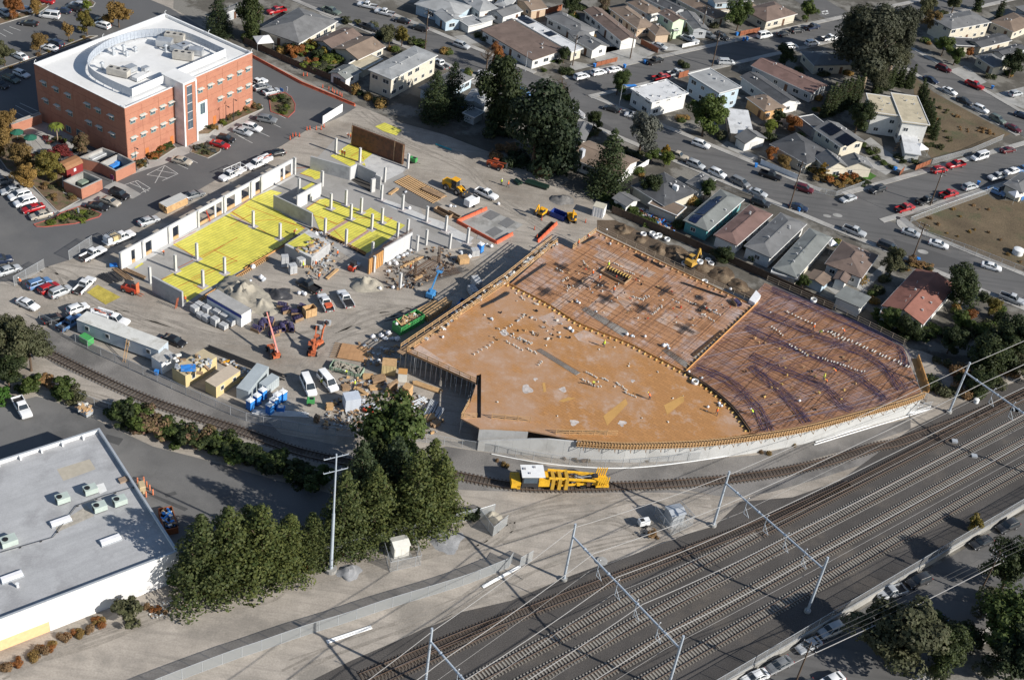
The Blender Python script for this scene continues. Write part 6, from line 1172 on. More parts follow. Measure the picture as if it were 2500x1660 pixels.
# ---------------- vehicles ----------------
def section(x,w,zb,zt):return [(x,-w*.9,zb),(x,w*.9,zb),(x,w,zb+.16),(x,w,zt-.16),(x,w*.87,zt),(x,-w*.87,zt),(x,-w,zt-.16),(x,-w,zb+.16)]
def frust(b,x0,x1,w0,z0,x2,x3,w1,z1,mi=0):
    """cabin: base x0..x1, roof x2..x3, a mid ring for the rounded roof edge"""
    r = lambda xa,xb,w,z:[(xa,-w,z),(xb,-w,z),(xb,w,z),(xa,w,z)];t = .86
    m = r(x0+(x2-x0)*t,x1+(x3-x1)*t,w0+(w1-w0)*t,z0+(z1-z0)*t);k = r(x2+.08,x3-.08,w1-.08,z1)
    return b.loft([r(x0,x1,w0,z0),m,k],mi)
def quadpanel(p,q,r,s,inset,out,m,name):
    P = [Vector(v) for v in (p,q,r,s)];c = sum(P,Vector())/4;n = (P[1]-P[0]).cross(P[3]-P[0]).normalized()
    P = [v+(c-v)*inset + n*out for v in P];B_ = [v - n*.03 for v in P]
    return MB().add([*P,*B_],[(0,1,2,3),(7,6,5,4),(0,4,5,1),(1,5,6,2),(2,6,7,3),(3,7,4,0)]).mesh(name,m)
WHEEL = MB().tube([(0,-.11,0),(0,.11,0)],.33,14).mesh('wheel',tyre);RIM = MB().tube([(0,-.125,0),(0,.125,0)],.2,10).mesh('rim',rimm)
HL = MB().box(-.06,.06,-.2,.2,-.08,.08).mesh('headlight',lampw);TLm = MB().box(-.05,.05,-.13,.13,-.12,.12).mesh('tail_light',lampr);MIR = MB().box(-.1,.1,-.1,.1,-.07,.07).mesh('mirror',black);PLm = MB().box(-.02,.02,-.16,.16,-.08,.08).mesh('number_plate',white)
def carkit(L,W,H,st,cab,wb=.3,bed=None,wr=1.0,splits=2):
    """meshes of one kind of car; st = body stations (fraction, half width factor, bottom, top), cab = cabin base x, roof x, belt z"""
    h = W/2;b = MB().loft([section(f*L,h*w_,zb,zt) for f,w_,zb,zt in st]);x0,x1,x2,x3,zb = cab;x0,x1,x2,x3 = x0*L,x1*L,x2*L,x3*L
    w0,w1 = h*.9,h*.74;frust(b,x0,x1,w0,zb-.05,x2,x3,w1,H);parts = [('body',b.mesh('body',paint((.5,.5,.5)),38),(0,0,0))]
    z1 = H-.06;e = .93;f = lambda a,c:a+(c-a)*e;r2,r3,rw = f(x0,x2),f(x1,x3),f(w0,w1)
    parts.append(('windscreen',quadpanel((x1,-w0,zb),(x1,w0,zb),(r3,rw,z1),(r3,-rw,z1),.1,.015,glass,'windscreen'),(0,0,0)))
    parts.append(('rear_window',quadpanel((x0,w0,zb),(x0,-w0,zb),(r2,-rw,z1),(r2,rw,z1),.14,.015,glass,'rear_window'),(0,0,0)))
    for s in (-1,1):
        for k in range(splits):
            a,c = k/splits,(k+1)/splits;lo = lambda t:(x0+(x1-x0)*t,s*w0,zb);hi = lambda t:(r2+(r3-r2)*t,s*rw,z1)
            q = [lo(a),lo(c),hi(c),hi(a)] if s < 0 else [lo(c),lo(a),hi(a),hi(c)]
            parts.append(('side_window',quadpanel(*q,.13,.012,glass,'side_window'),(0,0,0)))
        parts += [('headlight',HL,(.485*L,s*h*.68,st[-1][3]*.95)),('tail_light',TLm,(-.492*L,s*h*.8,st[0][3]*.98)),('mirror',MIR,(x1-.35,s*(h+.04),zb+.05))]
        for x in (-wb*L,wb*L):parts.append(('wheel',WHEEL,(x,s*(h-.1),.33*wr)))
    parts.append(('number_plate',PLm,(-.502*L,0,.62)))
    if bed:
        a,c,z = bed[0]*L,bed[1]*L,bed[2];parts.append(('truck_bed',MB().box(a,c,-h+.14,h-.14,z-.42,z-.38).box(a-.03,a,-h+.1,h-.1,z-.45,z+.02,1).mesh('truck_bed',[black,darkst]),(0,0,0)))
    return parts
S_SED = [(-.5,.78,.38,.8),(-.475,.95,.24,.98),(-.36,1,.2,1.02),(0,1,.19,.96),(.22,1,.19,.95),(.42,.96,.22,.84),(.485,.86,.26,.7),(.5,.74,.36,.58)]
S_SUV = [(-.5,.82,.42,.95),(-.48,.96,.3,1.1),(-.3,1,.26,1.1),(0,1,.25,1.06),(.24,1,.25,1.06),(.42,.97,.28,.98),(.485,.9,.32,.82),(.5,.78,.42,.68)]
S_PK = [(-.5,.95,.48,.6),(-.49,.97,.42,.62),(-.12,1,.4,.62),(-.115,1,.34,1.12),(.2,1,.34,1.12),(.42,.98,.36,1.08),(.485,.93,.4,.95),(.5,.82,.48,.74)]
S_VAN = [(-.5,.9,.42,1.15),(-.49,.98,.32,1.25),(0,1,.3,1.25),(.28,1,.3,1.18),(.42,.97,.32,1.05),(.485,.9,.36,.85),(.5,.8,.44,.7)]
KIT = dict(sedan=carkit(4.7,1.82,1.45,S_SED,(-.38,.24,-.2,.05,.99)),hatchback=carkit(4.25,1.8,1.5,S_SED,(-.47,.24,-.38,.05,1.0)),suv=carkit(4.75,1.9,1.72,S_SUV,(-.47,.25,-.4,.08,1.1)),minivan=carkit(5.0,1.95,1.78,S_VAN,(-.47,.32,-.42,.12,1.15),splits=3),van=carkit(5.4,1.98,2.15,S_VAN,(-.49,.33,-.47,.16,1.2)),pickup_truck=carkit(5.7,1.98,1.85,S_PK,(-.13,.22,-.09,.1,1.12),.31,(-.49,-.125,1.12),1.1))
# bed walls of the pickup
_b = MB();h_ = .99
for s in (-1,1):_b.box(-.49*5.7,-.118*5.7,min(s*h_,s*(h_-.12)),max(s*h_,s*(h_-.12)),.6,1.12)
_b.box(-.495*5.7,-.482*5.7,-.87,.87,.6,1.1);KIT['pickup_truck'].append(('bed_wall',_b.mesh('bed_wall',paint((.5,.5,.5))),(0,0,0)))
PC = dict(white=(.74,.75,.76),silver=(.42,.44,.46),grey=(.17,.18,.19),black=(.014,.014,.016),red=(.36,.012,.016),blue=(.1,.2,.38),dblue=(.02,.03,.06),beige=(.4,.36,.3),green=(.12,.15,.13),maroon=(.1,.012,.018),orange=(.55,.1,.03),dark=(.03,.032,.036))
NAMES = dict(sedan='sedan',hatchback='hatchback car',suv='SUV',minivan='minivan',van='van',pickup_truck='pickup truck')
def car(kind,colr,ends,label,z=0):
    """ends: middle of the rear and of the front of the vehicle"""
    o = thing(kind,label,{'sedan':'car','hatchback':'car','suv':'car','minivan':'minivan','van':'van','pickup_truck':'pickup truck'}[kind],(*mid(*ends),z+.035),ang(*ends));pm = paint(PC[colr])
    for nm,me,lc in KIT[kind]:
        c = put(nm,me,o,lc,0,None,pm if nm in ('body','bed_wall') else None)
        if nm == 'wheel':put('rim',RIM,c)
    return o
for k_,c_,e_,l_ in (
 ('van','white',[(-131.1,313.3),(-134.7,313.2)],'white panel van in the upper office lot beside the kerb strip'),('sedan','black',[(-134.1,307.5),(-138,307.2)],'black sedan beside the white van in the upper lot'),('sedan','dblue',[(-128.7,317.5),(-133.3,317.4)],'dark blue car behind the white van'),('suv','black',[(-127.4,319.7),(-130.4,319.8)],'black SUV next to the silver wagon at the top of the lot'),('suv','silver',[(-126.8,321.9),(-130.1,322.3)],'silver wagon topmost in the upper office lot'),
 ('suv','white',[(-116.7,311.7),(-120.5,313)],'white SUV under the orange autumn tree behind the office'),('sedan','dark',[(-117.9,314.9),(-120.8,315.4)],'dark car in shade behind the white SUV'),('suv','dblue',[(-124.1,297.8),(-127.8,299.3)],'dark blue SUV below the bare brown tree'),('sedan','white',[(-124.8,295.3),(-127.8,296)],'white car beside the dark blue SUV'),('sedan','white',[(-129.4,288.2),(-133.3,290.2)],'white sedan near the leftmost lot tree'),
 ('sedan','silver',[(-145.8,312.7),(-141.8,310)],'silver-blue sedan cut by the picture edge at the top'),('sedan','white',[(-138.6,314.6),(-141.7,315.4)],'white car between two small trees of the top lot'),('hatchback','white',[(-129.9,281.3),(-124.9,279.4)],'white hatchback in the shade of the office end wall'),('sedan','green',[(-131,278.3),(-126.5,276.3)],'grey-green sedan beside the white hatchback in shade'),('sedan','dark',[(-132.1,274.7),(-128,272.9)],'dark car lowest in the office shade'),('sedan','red',[(-135.7,321.6),(-138.5,322.2)],'red car at the very top of the office lot'),
 ('pickup_truck','white',[(-73.5,292.1),(-71.8,294.7)],'white pickup just past the office corner'),('sedan','grey',[(-72.5,290.3),(-69.8,293.2)],'dark silver sedan second beside the office corner'),('sedan','silver',[(-69.9,288.6),(-66.8,291.9)],'silver sedan next to the small blue sign'),('suv','grey',[(-68.1,276.1),(-64,275.9)],'dark grey SUV beside the kerbed shrub island'),('suv','white',[(-70.8,271.6),(-66,270.5)],'white SUV with black roof parked before the office'),('sedan','silver',[(-72.3,269.3),(-67.8,268)],'pale silver sedan beside the white SUV at the office'),('hatchback','black',[(-75,264.6),(-70.8,263.9)],'black hatchback between the red and silver cars'),('sedan','red',[(-75.8,261.8),(-71.2,260.7)],'dark red sedan parked before the shrub bed'),('sedan','beige',[(-81.7,252),(-77.5,251.3)],'beige sedan alone beside the striped bay'),
 ('sedan','black',[(-58.8,262.2),(-62.1,259.6)],'black sedan behind the white service truck'),('sedan','grey',[(-74.5,236.8),(-71.5,240.4)],'dark grey sedan beside the big lumber stack'),('sedan','silver',[(-80.6,224.5),(-77.7,227.9)],'silver sedan parked along the white perimeter wall'),('pickup_truck','white',[(-87.3,209.2),(-84.4,214.1)],'white pickup with a bed of debris beside the gate'),
 ('suv','black',[(-90.2,235.3),(-86,233.6)],'black SUV with roof window by the brick yard'),('sedan','beige',[(-90.8,231.9),(-87.3,230.7)],'beige coupe between two black cars'),('sedan','black',[(-93,228.8),(-88.7,228.6)],'low black coupe by the shrub bed'),('sedan','silver',[(-108.2,231),(-111.2,228.7)],'first silver-blue sedan of the row by the path'),('suv','white',[(-105.7,230.1),(-109.1,226.7)],'upper white SUV of the row by the path'),('suv','white',[(-103.7,228),(-107.1,224.6)],'lower white SUV next to the red sedan'),('sedan','red',[(-101.3,226.2),(-104.8,222.8)],'bright red sedan in the row by the path'),('sedan','beige',[(-98.9,224),(-102.3,221)],'beige sedan at the end of the row by the shrub bed'),
 ('suv','grey',[(-114.3,231.3),(-111.6,234.1)],'grey SUV at the edge above the parked row'),('suv','dblue',[(-103.8,203.9),(-100.4,206.1)],'dark blue SUV half out at the edge'),('sedan','silver',[(-100.5,201),(-98,203.7)],'silver sedan driving at the lot entrance'),('suv','blue',[(-93.5,198),(-90.9,201)],'pale blue SUV inside the site gate'),('hatchback','red',[(-91.2,196.8),(-88.7,200.5)],'red hatchback with black roof in the site lot'),('suv','silver',[(-88.8,196.1),(-86,199.8)],'silver SUV third in the site gate row'),('pickup_truck','white',[(-84.4,198.4),(-83.3,203.6)],'white pickup beside the dull yellow mat'),('sedan','white',[(-94.1,193.7),(-89.5,191.8)],'white sedan parked askew by the gate trees'),
 ('hatchback','white',[(-83.9,192.3),(-81.3,195.2)],'white hatchback above the office trailer'),('sedan','black',[(-87.1,188.2),(-83.7,191.2)],'black sedan behind the site fence corner'),('pickup_truck','blue',[(-83.4,187),(-81,191.1)],'blue pickup at the end of the office trailer'),('sedan','black',[(-64.3,189.1),(-60.6,187.8)],'black sedan tucked behind the office trailer'),('pickup_truck','white',[(-83.9,166.9),(-79.7,161.9)],'white pickup alone in the warehouse yard'),
 ('pickup_truck','white',[(-36.2,204.4),(-39.1,209.5)],'white pickup with orange load in its bed'),('pickup_truck','white',[(-32.6,206.7),(-35.6,211.7)],'white pickup with black covered bed in mid yard'),('pickup_truck','black',[(-39.8,210.4),(-44.4,213.1)],'black pickup in the shadow of the hut'),('pickup_truck','white',[(-13.5,258.4),(-7.9,255.5)],'white pickup with blue tarp in bed beside the loader'),('pickup_truck','blue',[(-10.8,213.3),(-11.7,210.2)],'pale blue pickup in the shadow of the deck'),('van','white',[(-37.1,184.1),(-33.9,178.2)],'white capped work van nearer the toilets'),('van','white',[(-34.6,185.8),(-30,180.3)],'white capped work van with a worker beside it'),
 ('pickup_truck','red',[(-76.8,338.1),(-79.3,335.5)],'red pickup behind the grey-roofed backyard house'),('pickup_truck','green',[(-66.2,342.9),(-61.3,340.9)],'old green-grey pickup parked by the driveway'),('pickup_truck','dark',[(-54.6,336.1),(-48.8,333.8)],'dark green pickup at the kerb below the blue house'),('pickup_truck','white',[(-52.5,348.8),(-57.2,349.5)],'white utility pickup uppermost on the street'),('pickup_truck','white',[(-47.1,345.7),(-51.6,346.6)],'white pickup with open bed across the street'),('sedan','black',[(-41.7,342.2),(-46,343.1)],'black car below the white street pickup'),('suv','dark',[(-36.2,338.8),(-40.4,340.1)],'dark SUV beside the street utility pole'),('suv','silver',[(-27.7,333.2),(-23.6,331.5)],'silver SUV parked before the long brown roof'),('pickup_truck','white',[(-28.2,317.7),(-31.2,320.7)],'white camper pickup behind the apartment block'),
 ('suv','white',[(6.2,322.5),(9.9,325.9)],'white SUV first of three by the picket corner'),('suv','white',[(10.5,326.5),(14.6,330)],'white SUV middle of three by the picket corner'),('sedan','white',[(14.9,330),(18.6,333.1)],'white sedan last of three by the blue bin'),('pickup_truck','black',[(26,338.8),(30,342.9)],'black pickup before the broad concrete drive'),('pickup_truck','red',[(27.9,329.4),(31.6,332.5)],'red pickup with plywood behind the white flat roof'),('pickup_truck','silver',[(31.8,333.3),(36.1,337)],'silver pickup behind the white flat roof'),('minivan','silver',[(46.3,346.5),(50.6,347.6)],'silver-blue minivan in the side street'),('sedan','silver',[(27.1,352.3),(31.6,350.3)],'silver sedan in the drive by the peach garage'),
 ('pickup_truck','silver',[(36.6,359.9),(40,357.9)],'silver pickup behind the white lattice fence'),('suv','grey',[(42.1,364.4),(45.5,363.1)],'grey SUV in the yard by the street pole'),('suv','dark',[(46.5,365.5),(49.1,363.5)],'dark SUV beside the grey yard SUV'),('sedan','blue',[(-7.4,311.2),(-5.4,309.4)],'pale blue car half hidden by the pine top'),('sedan','white',[(24.3,306.3),(20.6,306.5)],'white car in the shade of the flat-roofed house'),('sedan','dark',[(18.9,307.6),(14.6,308.9)],'dark sedan in the shaded kerb of the corner'),('suv','white',[(37.3,297.1),(42.5,295)],'large white SUV at the far kerb'),('pickup_truck','beige',[(31.4,289.2),(36.1,287.3)],'beige pickup first in the line by the hedge'),
 ('suv','silver',[(35.9,286.4),(40.8,283.8)],'silver-blue SUV second in the line by the hedge'),('suv','white',[(41.4,283.9),(45.9,281)],'white SUV third in the line by the hedge'),('minivan','grey',[(46.8,281.3),(51.3,278.1)],'dark grey minivan fourth in the street line'),('sedan','silver',[(51.1,277.1),(55.4,275)],'silver sedan fifth in the street line'),('suv','dark',[(52.3,272),(54.8,270.9)],'dark SUV by the maroon roof at the kerb'),
 ('van','white',[(58.7,367.8),(63.2,371.5)],'white van on the side street below the brick chimney'),('sedan','dark',[(64.8,371.4),(69.1,375.5)],'dark sedan next to the white side-street van'),('suv','dark',[(69.6,375.9),(73,378.4)],'dark green SUV second from the white van'),('pickup_truck','dblue',[(74.2,379.3),(78.6,383.5)],'dark blue pickup nearest the painted stop line'),('suv','white',[(66.1,363.4),(70.7,365.8)],'white jeep before the solar bungalow'),('suv','white',[(72.6,367.7),(77.7,371.2)],'white and black SUV before the solar bungalow'),('pickup_truck','white',[(78.6,373.2),(83.6,376.6)],'white pickup beside the eucalyptus crown'),
 ('suv','maroon',[(112,366.2),(115.8,364)],'dark maroon SUV in the shaded drive'),('pickup_truck','red',[(119.3,358.5),(123.7,355)],'bright red pickup on the hill street'),('sedan','dblue',[(107,357.3),(110.2,354.5)],'dark blue sedan top of the dry lot kerb'),('sedan','white',[(111.2,351.8),(114.9,348.5)],'white sedan second along the dry lot kerb'),('sedan','dark',[(114.7,346.6),(118,343.7)],'dark sedan third along the dry lot kerb'),('suv','white',[(118.4,342.5),(122,339.8)],'white SUV fourth along the dry lot kerb'),('suv','green',[(122.2,338),(125.7,334.6)],'grey-green wagon fifth along the dry lot kerb'),('sedan','maroon',[(125.9,333.8),(129.2,330.7)],'maroon car last along the dry lot kerb'),('suv','silver',[(131.4,353.7),(135,356.4)],'small silver wagon in the concrete drive'),
 ('sedan','maroon',[(121.3,317.4),(125,319.8)],'dark maroon car at the dry lot corner'),('van','white',[(116.8,314),(111.5,309.9)],'white work van with dark cab by the chain-link lot'),('suv','red',[(99.4,300),(104,302.9)],'red SUV before the brick gate piers'),('pickup_truck','red',[(109.1,307.2),(104.2,303.9)],'red pickup just ahead of the red SUV'),('sedan','white',[(123.7,308.3),(119.5,305.3)],'white sedan at the right edge of the cross street'),('sedan','blue',[(126.6,310.1),(123.5,308)],'blue car cut by the right edge'),('pickup_truck','silver',[(118.8,303.7),(114.8,301)],'silver pickup in the shade of the hedge'),('sedan','dblue',[(130.5,341.9),(133.5,340.4)],'dark blue car far at the right edge'),
 ('suv','dark',[(85.8,288.1),(81.5,284.6)],'dark green SUV by the corner hedge fence'),('sedan','silver',[(77.8,281.5),(73.4,278)],'silver sedan turning at the junction corner'),('sedan','dblue',[(60.6,272.7),(64.8,271.4)],'dark blue sedan under the leaning utility pole'),('suv','maroon',[(62.9,282),(66.9,280.6)],'dark red SUV in hedge shade'),('pickup_truck','black',[(54.7,286.2),(59.1,284.6)],'black pickup before the long white wall'),('pickup_truck','red',[(87.2,277.4),(91.6,280.8)],'dark red pickup at the vacant lot corner'),('pickup_truck','dark',[(93.5,283),(97.4,285.5)],'dark pickup behind the yellow guy wire'),('pickup_truck','red',[(99.6,287.6),(104.3,291.2)],'orange-red pickup third at the vacant lot kerb'),('suv','silver',[(106.6,293.6),(110,296.1)],'silver SUV by the blue bin at the lot end'),
 ('pickup_truck','silver',[(73,265.9),(77.6,263.6)],'silver pickup beside the parasol house'),('minivan','dark',[(80.5,261.1),(84.6,259)],'dark blue minivan before the brown pyramid roof'),('sedan','silver',[(86.9,268.7),(91.6,267.1)],'silver-blue sedan first along the vacant lot fence'),('sedan','white',[(92.8,265.4),(97.6,263.9)],'white sedan second along the vacant lot fence'),('sedan','white',[(104.3,258.8),(108.4,257.7)],'white sedan third along the vacant lot fence'),('pickup_truck','silver',[(105.9,247),(110.9,244.7)],'silver pickup with lumber rack by the round tree'),('sedan','blue',[(113.8,295.3),(116.2,294)],'pale car beneath the shade by the white canopy'),
 ('suv','dark',[(93.4,173),(89.6,170.3)],'dark SUV farthest up the trackside street'),('sedan','dark',[(88,168.1),(83.7,165.1)],'dark blue sedan second up the trackside street'),('suv','dark',[(75.1,156.5),(70.8,153.6)],'dark open-top jeep in tree shade'),('pickup_truck','silver',[(69.7,152.5),(65.9,150.4)],'silver pickup with covered bed behind the oak'),('suv','silver',[(58.8,142.8),(54.8,140)],'silver SUV with roof rails under the oak shade'),('sedan','silver',[(54.7,139),(51,136.2)],'silver-blue sedan beside the retaining wall'),('sedan','grey',[(49.9,134.5),(45.8,131.3)],'dark grey coupe beside the orange cone'),('sedan','white',[(45.7,131),(42.1,128.6)],'white car at the bottom edge by the wall'),('sedan','blue',[(75.6,147.2),(72.8,145.8)],'blue and white car across the trackside street'),('sedan','white',[(57,132.2),(54.4,130.4)],'white car at the bottom edge beyond the oak'),('sedan','dark',[(53,130.4),(49.6,128.2)],'dark car cut by the bottom edge')):car(k_,c_,e_,l_)
# work trucks
def worktruck(label,ends,kind):
    o = thing('work_truck',label,'truck',(*mid(*ends),.035),ang(*ends));wt = paint(PC['white'])
    for nm,me,lc in KIT['pickup_truck']:
        if nm in ('truck_bed','bed_wall','rear_window'):continue
        c = put(nm,me,o,(lc[0]+.5,lc[1],lc[2]),0,None,wt if nm == 'body' else None)
        if nm == 'wheel':put('rim',RIM,c)
    MB().box(-3.6,-.35,-1.05,1.05,.75,.95).obj('flatbed',white,o)
    if kind == 'rack':
        for y in (-1.0,1.0):
            MB().tube([(-3.6,y,2.0),(1.6,y,2.1)],.06,5).obj('rack_rail',white,o)
            for x in (-3.5,-2.2,-.9,1.4):MB().tube([(x,y,.9),(x,y,2.05)],.05,5).obj('rack_post',white,o)
        for x in (-3.4,-2.0,-.6):MB().tube([(x,-1.0,2.06),(x,1.0,2.06)],.05,5).obj('rack_bar',white,o)
        for k in range(5):MB().cbox((-2.0+k*.4,-.4+.2*k,1.15),(1.2,.5,.35),.2*k).obj('bed_load',(steel,wood2,darkst,offw,steel)[k],o)
    elif kind == 'utility':
        for y in (-.82,.82):MB().box(-3.6,-.4,y-.22,y+.22,.95,1.6).obj('tool_cabinet',white,o)
        for k in range(7):MB().cbox((-3.2+k*.42,U(-.4,.4),1.7),(1.4,.14,.12),U(-.3,.3)).obj('rack_load',(orangep,steel,white)[k % 3],o)
    elif kind == 'compressor':
        MB().box(-1.9,-.5,-.8,.8,.95,1.9).obj('tank_box',tanp,o);MB().tube([(-2.8,-.8,1.6),(-2.8,.8,1.6)],.7,12).obj('hose_reel',plast,o)
        for y in (-.9,.9):MB().beam((-3.6,y,2.4),(-.6,y,2.4),.1,.12).beam((-3.4,y,.9),(-3.4,y,2.4),.08,.08).beam((-.7,y,.9),(-.7,y,2.4),.08,.08).obj('ladder_rack',darkst,o)
        for k in range(8):MB().beam((-3.5+k*.4,-.9,2.42),(-3.5+k*.4,.9,2.42),.06,.06).obj('rack_rung',steel,o)
    return o
worktruck('white flatbed truck with a tall pipe rack beside the perimeter wall',[(-65.5,252.2),(-69.5,245.8)],'rack');worktruck('white service truck piled with ladders and orange gear',[(-61,258.4),(-65.2,252.3)],'utility')
worktruck('white truck carrying a tan tank, hose reel and ladder rack',[(-85.2,215),(-80.2,221.8)],'compressor');worktruck('white service truck with ladder rack behind the office trailer',[(-78,192.7),(-72.6,191.4)],'utility')
# loads in the beds
tag(MB().box(-.8,.8,-.7,.7,0,.45).obj('orange_load',orangep),'orange crate load in the white pickup bed','crate').location = (*(-36.9,206.1),.75);D.objects['orange_load'].rotation_euler[2] = ang((-36.4,205.5),(-39.3,210.6))
tag(MB().box(-1.0,1.0,-.8,.8,0,.04).obj('bed_cover',black),'black cover over the bed of the mid-yard pickup','cover').location = (*(-33.3,207.6),1.14);D.objects['bed_cover'].rotation_euler[2] = ang((-32.8,207.8),(-35.8,212.8))
# white covered boats
def boat(label,c,rz,L=5.5):
    o = thing('covered_boat',label,'boat',c,rz);st = [(-.5,.7,.6),(-.3,.95,.9),(0,1,1.1),(.25,.8,1.0),(.42,.4,.9),(.5,.08,.85)]
    MB().loft([[(f*L,-w_*1.05,.75),(f*L,-w_*.9,.75+h*.5),(f*L,0,.75+h),(f*L,w_*.9,.75+h*.5),(f*L,w_*1.05,.75),(f*L,0,.55)] for f,w_,h in st]).obj('cover',tarpw,o,50)
    MB().loft([[(f*L,-w_*1.0,.76),(f*L,0,.35),(f*L,w_*1.0,.76)] for f,w_,h in st]).obj('hull',white,o);MB().box(-1.5,2.8,-.5,.5,.25,.4).obj('trailer',steel,o)
    for s in (-1,1):MB().tube([(-.6,s*.8,.3),(-.6,s*1.0,.3)],.3,12).obj('wheel',tyre,o)
boat('white covered boat on a trailer at the kerb below the grey tree',(7.8,303.1),ang((6.1,305.2),(9.6,302.4)));boat('white covered boat beside the pale blue house',(-16.7,317.2),ang((-18.6,317.6),(-14.7,317.1)))


# ---------------- trees and shrubs ----------------
TR = random.Random(5)
def leaves(b,c,r,n,s,sq=.85,up_=.25):
    """small leaf-sized faces over a clump, looking outwards"""
    for _ in range(n):
        z = TR.uniform(-.75,1);t = TR.uniform(0,6.283);k = math.sqrt(max(0,1-z*z));rr = r*TR.uniform(.72,1.08)
        p = Vector((c[0]+rr*k*math.cos(t),c[1]+rr*k*math.sin(t),c[2]+rr*z*sq));nn = Vector((k*math.cos(t)+TR.uniform(-.7,.7),k*math.sin(t)+TR.uniform(-.7,.7),z+up_+TR.uniform(-.5,.5)))
        if nn.length < .05:continue
        nn.normalize();a = nn.orthogonal().normalized();a.rotate(Matrix.Rotation(TR.uniform(0,6.28),3,nn));q = nn.cross(a);sz = s*TR.uniform(.6,1.3)
        b.add([p-a*sz-q*sz*.5,p+q*sz*.7,p+a*sz-q*sz*.3,p-q*sz*.9],[(0,1,2,3)] if False else [(3,2,1,0)])
def crown_round(seed,nc,nl,s,flat=1.0,low=-.55):
    TR.seed(seed);b = MB();lobes = [(Vector((TR.uniform(-.5,.5),TR.uniform(-.5,.5),TR.uniform(low,.6))),TR.uniform(.3,.5)) for _ in range(7)] + [(Vector((0,0,.1)),.6)]
    for i in range(nc):
        lc,lr = lobes[i % len(lobes)]
        while True:
            q = Vector((TR.uniform(-1,1),TR.uniform(-1,1),TR.uniform(-1,1)))
            if .3 < q.length < 1:break
        p = lc + q*lr
        r = TR.uniform(.16,.34);leaves(b,(p.x,p.y,p.z*flat),r,nl//nc,s)
    return b
def crown_cone(seed,nl,s,R0=.2,bot=.06,lev=15,rag=.3):
    TR.seed(seed);b = MB();tot = 0
    for i in range(lev):
        z = bot + (1-bot)*(i/lev)**.95;rr = R0*.9*(1-z)**.66*(1+TR.uniform(-rag,rag)*.6);m = max(2,int(9*rr/R0)+2)
        for k in range(m):
            if TR.random() < .13:continue
            t = k*6.283/m + TR.uniform(-.5,.5);d = rr*TR.uniform(.35,1.15);cr = rr*.42+.02
            leaves(b,(d*math.cos(t),d*math.sin(t),z-d*.25),cr,int(nl/(lev*7.5)*(.4+rr/R0)),s,.8,.45)
    leaves(b,(0,0,.96),.025,30,s,1.6)
    return b
def bare(seed,n=26):
    TR.seed(seed);b = MB()
    for i in range(n):
        t = TR.uniform(0,6.28);e = TR.uniform(.2,1.3);L = TR.uniform(.5,.95);p0 = Vector((0,0,-.5+TR.uniform(0,.5)));d = Vector((math.cos(t)*math.cos(e),math.sin(t)*math.cos(e),math.sin(e)))
        p1 = p0+d*L*.55;p2 = p0+d*L+Vector((TR.uniform(-.15,.15),TR.uniform(-.15,.15),.1));b.tube([p0,p1,p2],[.025,.014,.005],4,caps=False)
        for k in range(5):
            q = p1+(p2-p1)*TR.random();b.tube([q,q+Vector((TR.uniform(-.3,.3),TR.uniform(-.3,.3),TR.uniform(0,.3)))],[.008,.003],3,caps=False)
    return b
def trunkmesh(seed,limbs=6):
    """unit trunk: height 1, limbs reaching outwards from mid height"""
    TR.seed(seed);b = MB().tube([(0,0,-.02),(0,0,.05),(.01,.01,.4),(0,.02,.95)],[.045,.032,.024,.008],8)
    for i in range(limbs):
        t = i*6.283/limbs+TR.uniform(-.3,.3);z = TR.uniform(.3,.6);L = TR.uniform(.18,.3);b.tube([(0,0,z),(L*.5*math.cos(t),L*.5*math.sin(t),z+.1),(L*math.cos(t),L*math.sin(t),z+.24)],[.016,.01,.004],5)
    return b
bark = mat('tree_bark',(.12,.085,.06),.95,.3,1.5);bark2 = mat('pale_bark',(.34,.26,.19),.9,.25,1)
LF = dict(green=leafmat('green_leaves',(.045,.075,.018),(.085,.115,.03)),dark=leafmat('dark_leaves',(.022,.036,.014),(.05,.066,.022)),fir=leafmat('fir_needles',(.024,.042,.02),(.05,.068,.028)),redw=leafmat('redwood_sprays',(.04,.062,.02),(.1,.115,.035)),euc=leafmat('eucalyptus_leaves',(.045,.052,.03),(.09,.092,.055)),yellow=leafmat('yellow_leaves',(.22,.16,.03),(.16,.15,.04)),gold=leafmat('golden_leaves',(.4,.24,.03),(.25,.16,.03)),brown=leafmat('brown_leaves',(.18,.115,.042),(.27,.18,.06)),rust=leafmat('rust_leaves',(.3,.12,.03),(.2,.08,.03)),red=leafmat('red_leaves',(.19,.035,.035),(.1,.02,.025)),grey=leafmat('grey_green_needles',(.075,.085,.08),(.13,.14,.13)),olive=leafmat('olive_leaves',(.065,.075,.035),(.11,.11,.06)),lime=leafmat('lime_leaves',(.17,.2,.03),(.1,.14,.03)),bright=leafmat('bright_green_leaves',(.05,.13,.015),(.08,.17,.03)),dry=leafmat('dry_brush',(.2,.11,.05),(.28,.19,.1)),pink=leafmat('pinkish_leaves',(.2,.12,.09),(.1,.1,.04)))
CR = {'round':[crown_round(s,52,9000,.047).mesh('crown',LF['green']) for s in (1,2,3)],'tall':[crown_round(s,70,10000,.045,1.0,-.95).mesh('crown',LF['green']) for s in (11,12)],'bush':[crown_round(s,26,2200,.085,.9,-.2).mesh('foliage',LF['green']) for s in (21,22,23)],
      'cone':[crown_cone(s,9500,.0105,.2).mesh('crown',LF['redw']) for s in (31,32,33)],'slim':[crown_cone(s,2200,.016,.075,.02,12,.2).mesh('crown',LF['dark']) for s in (41,42)],'big':[crown_round(51,100,20000,.034,.8).mesh('crown',LF['euc'])],'bare':[bare(s).mesh('crown',bark) for s in (61,62)],'sparse':[crown_round(s,40,1500,.07).mesh('crown',LF['brown']) for s in (71,72)]}
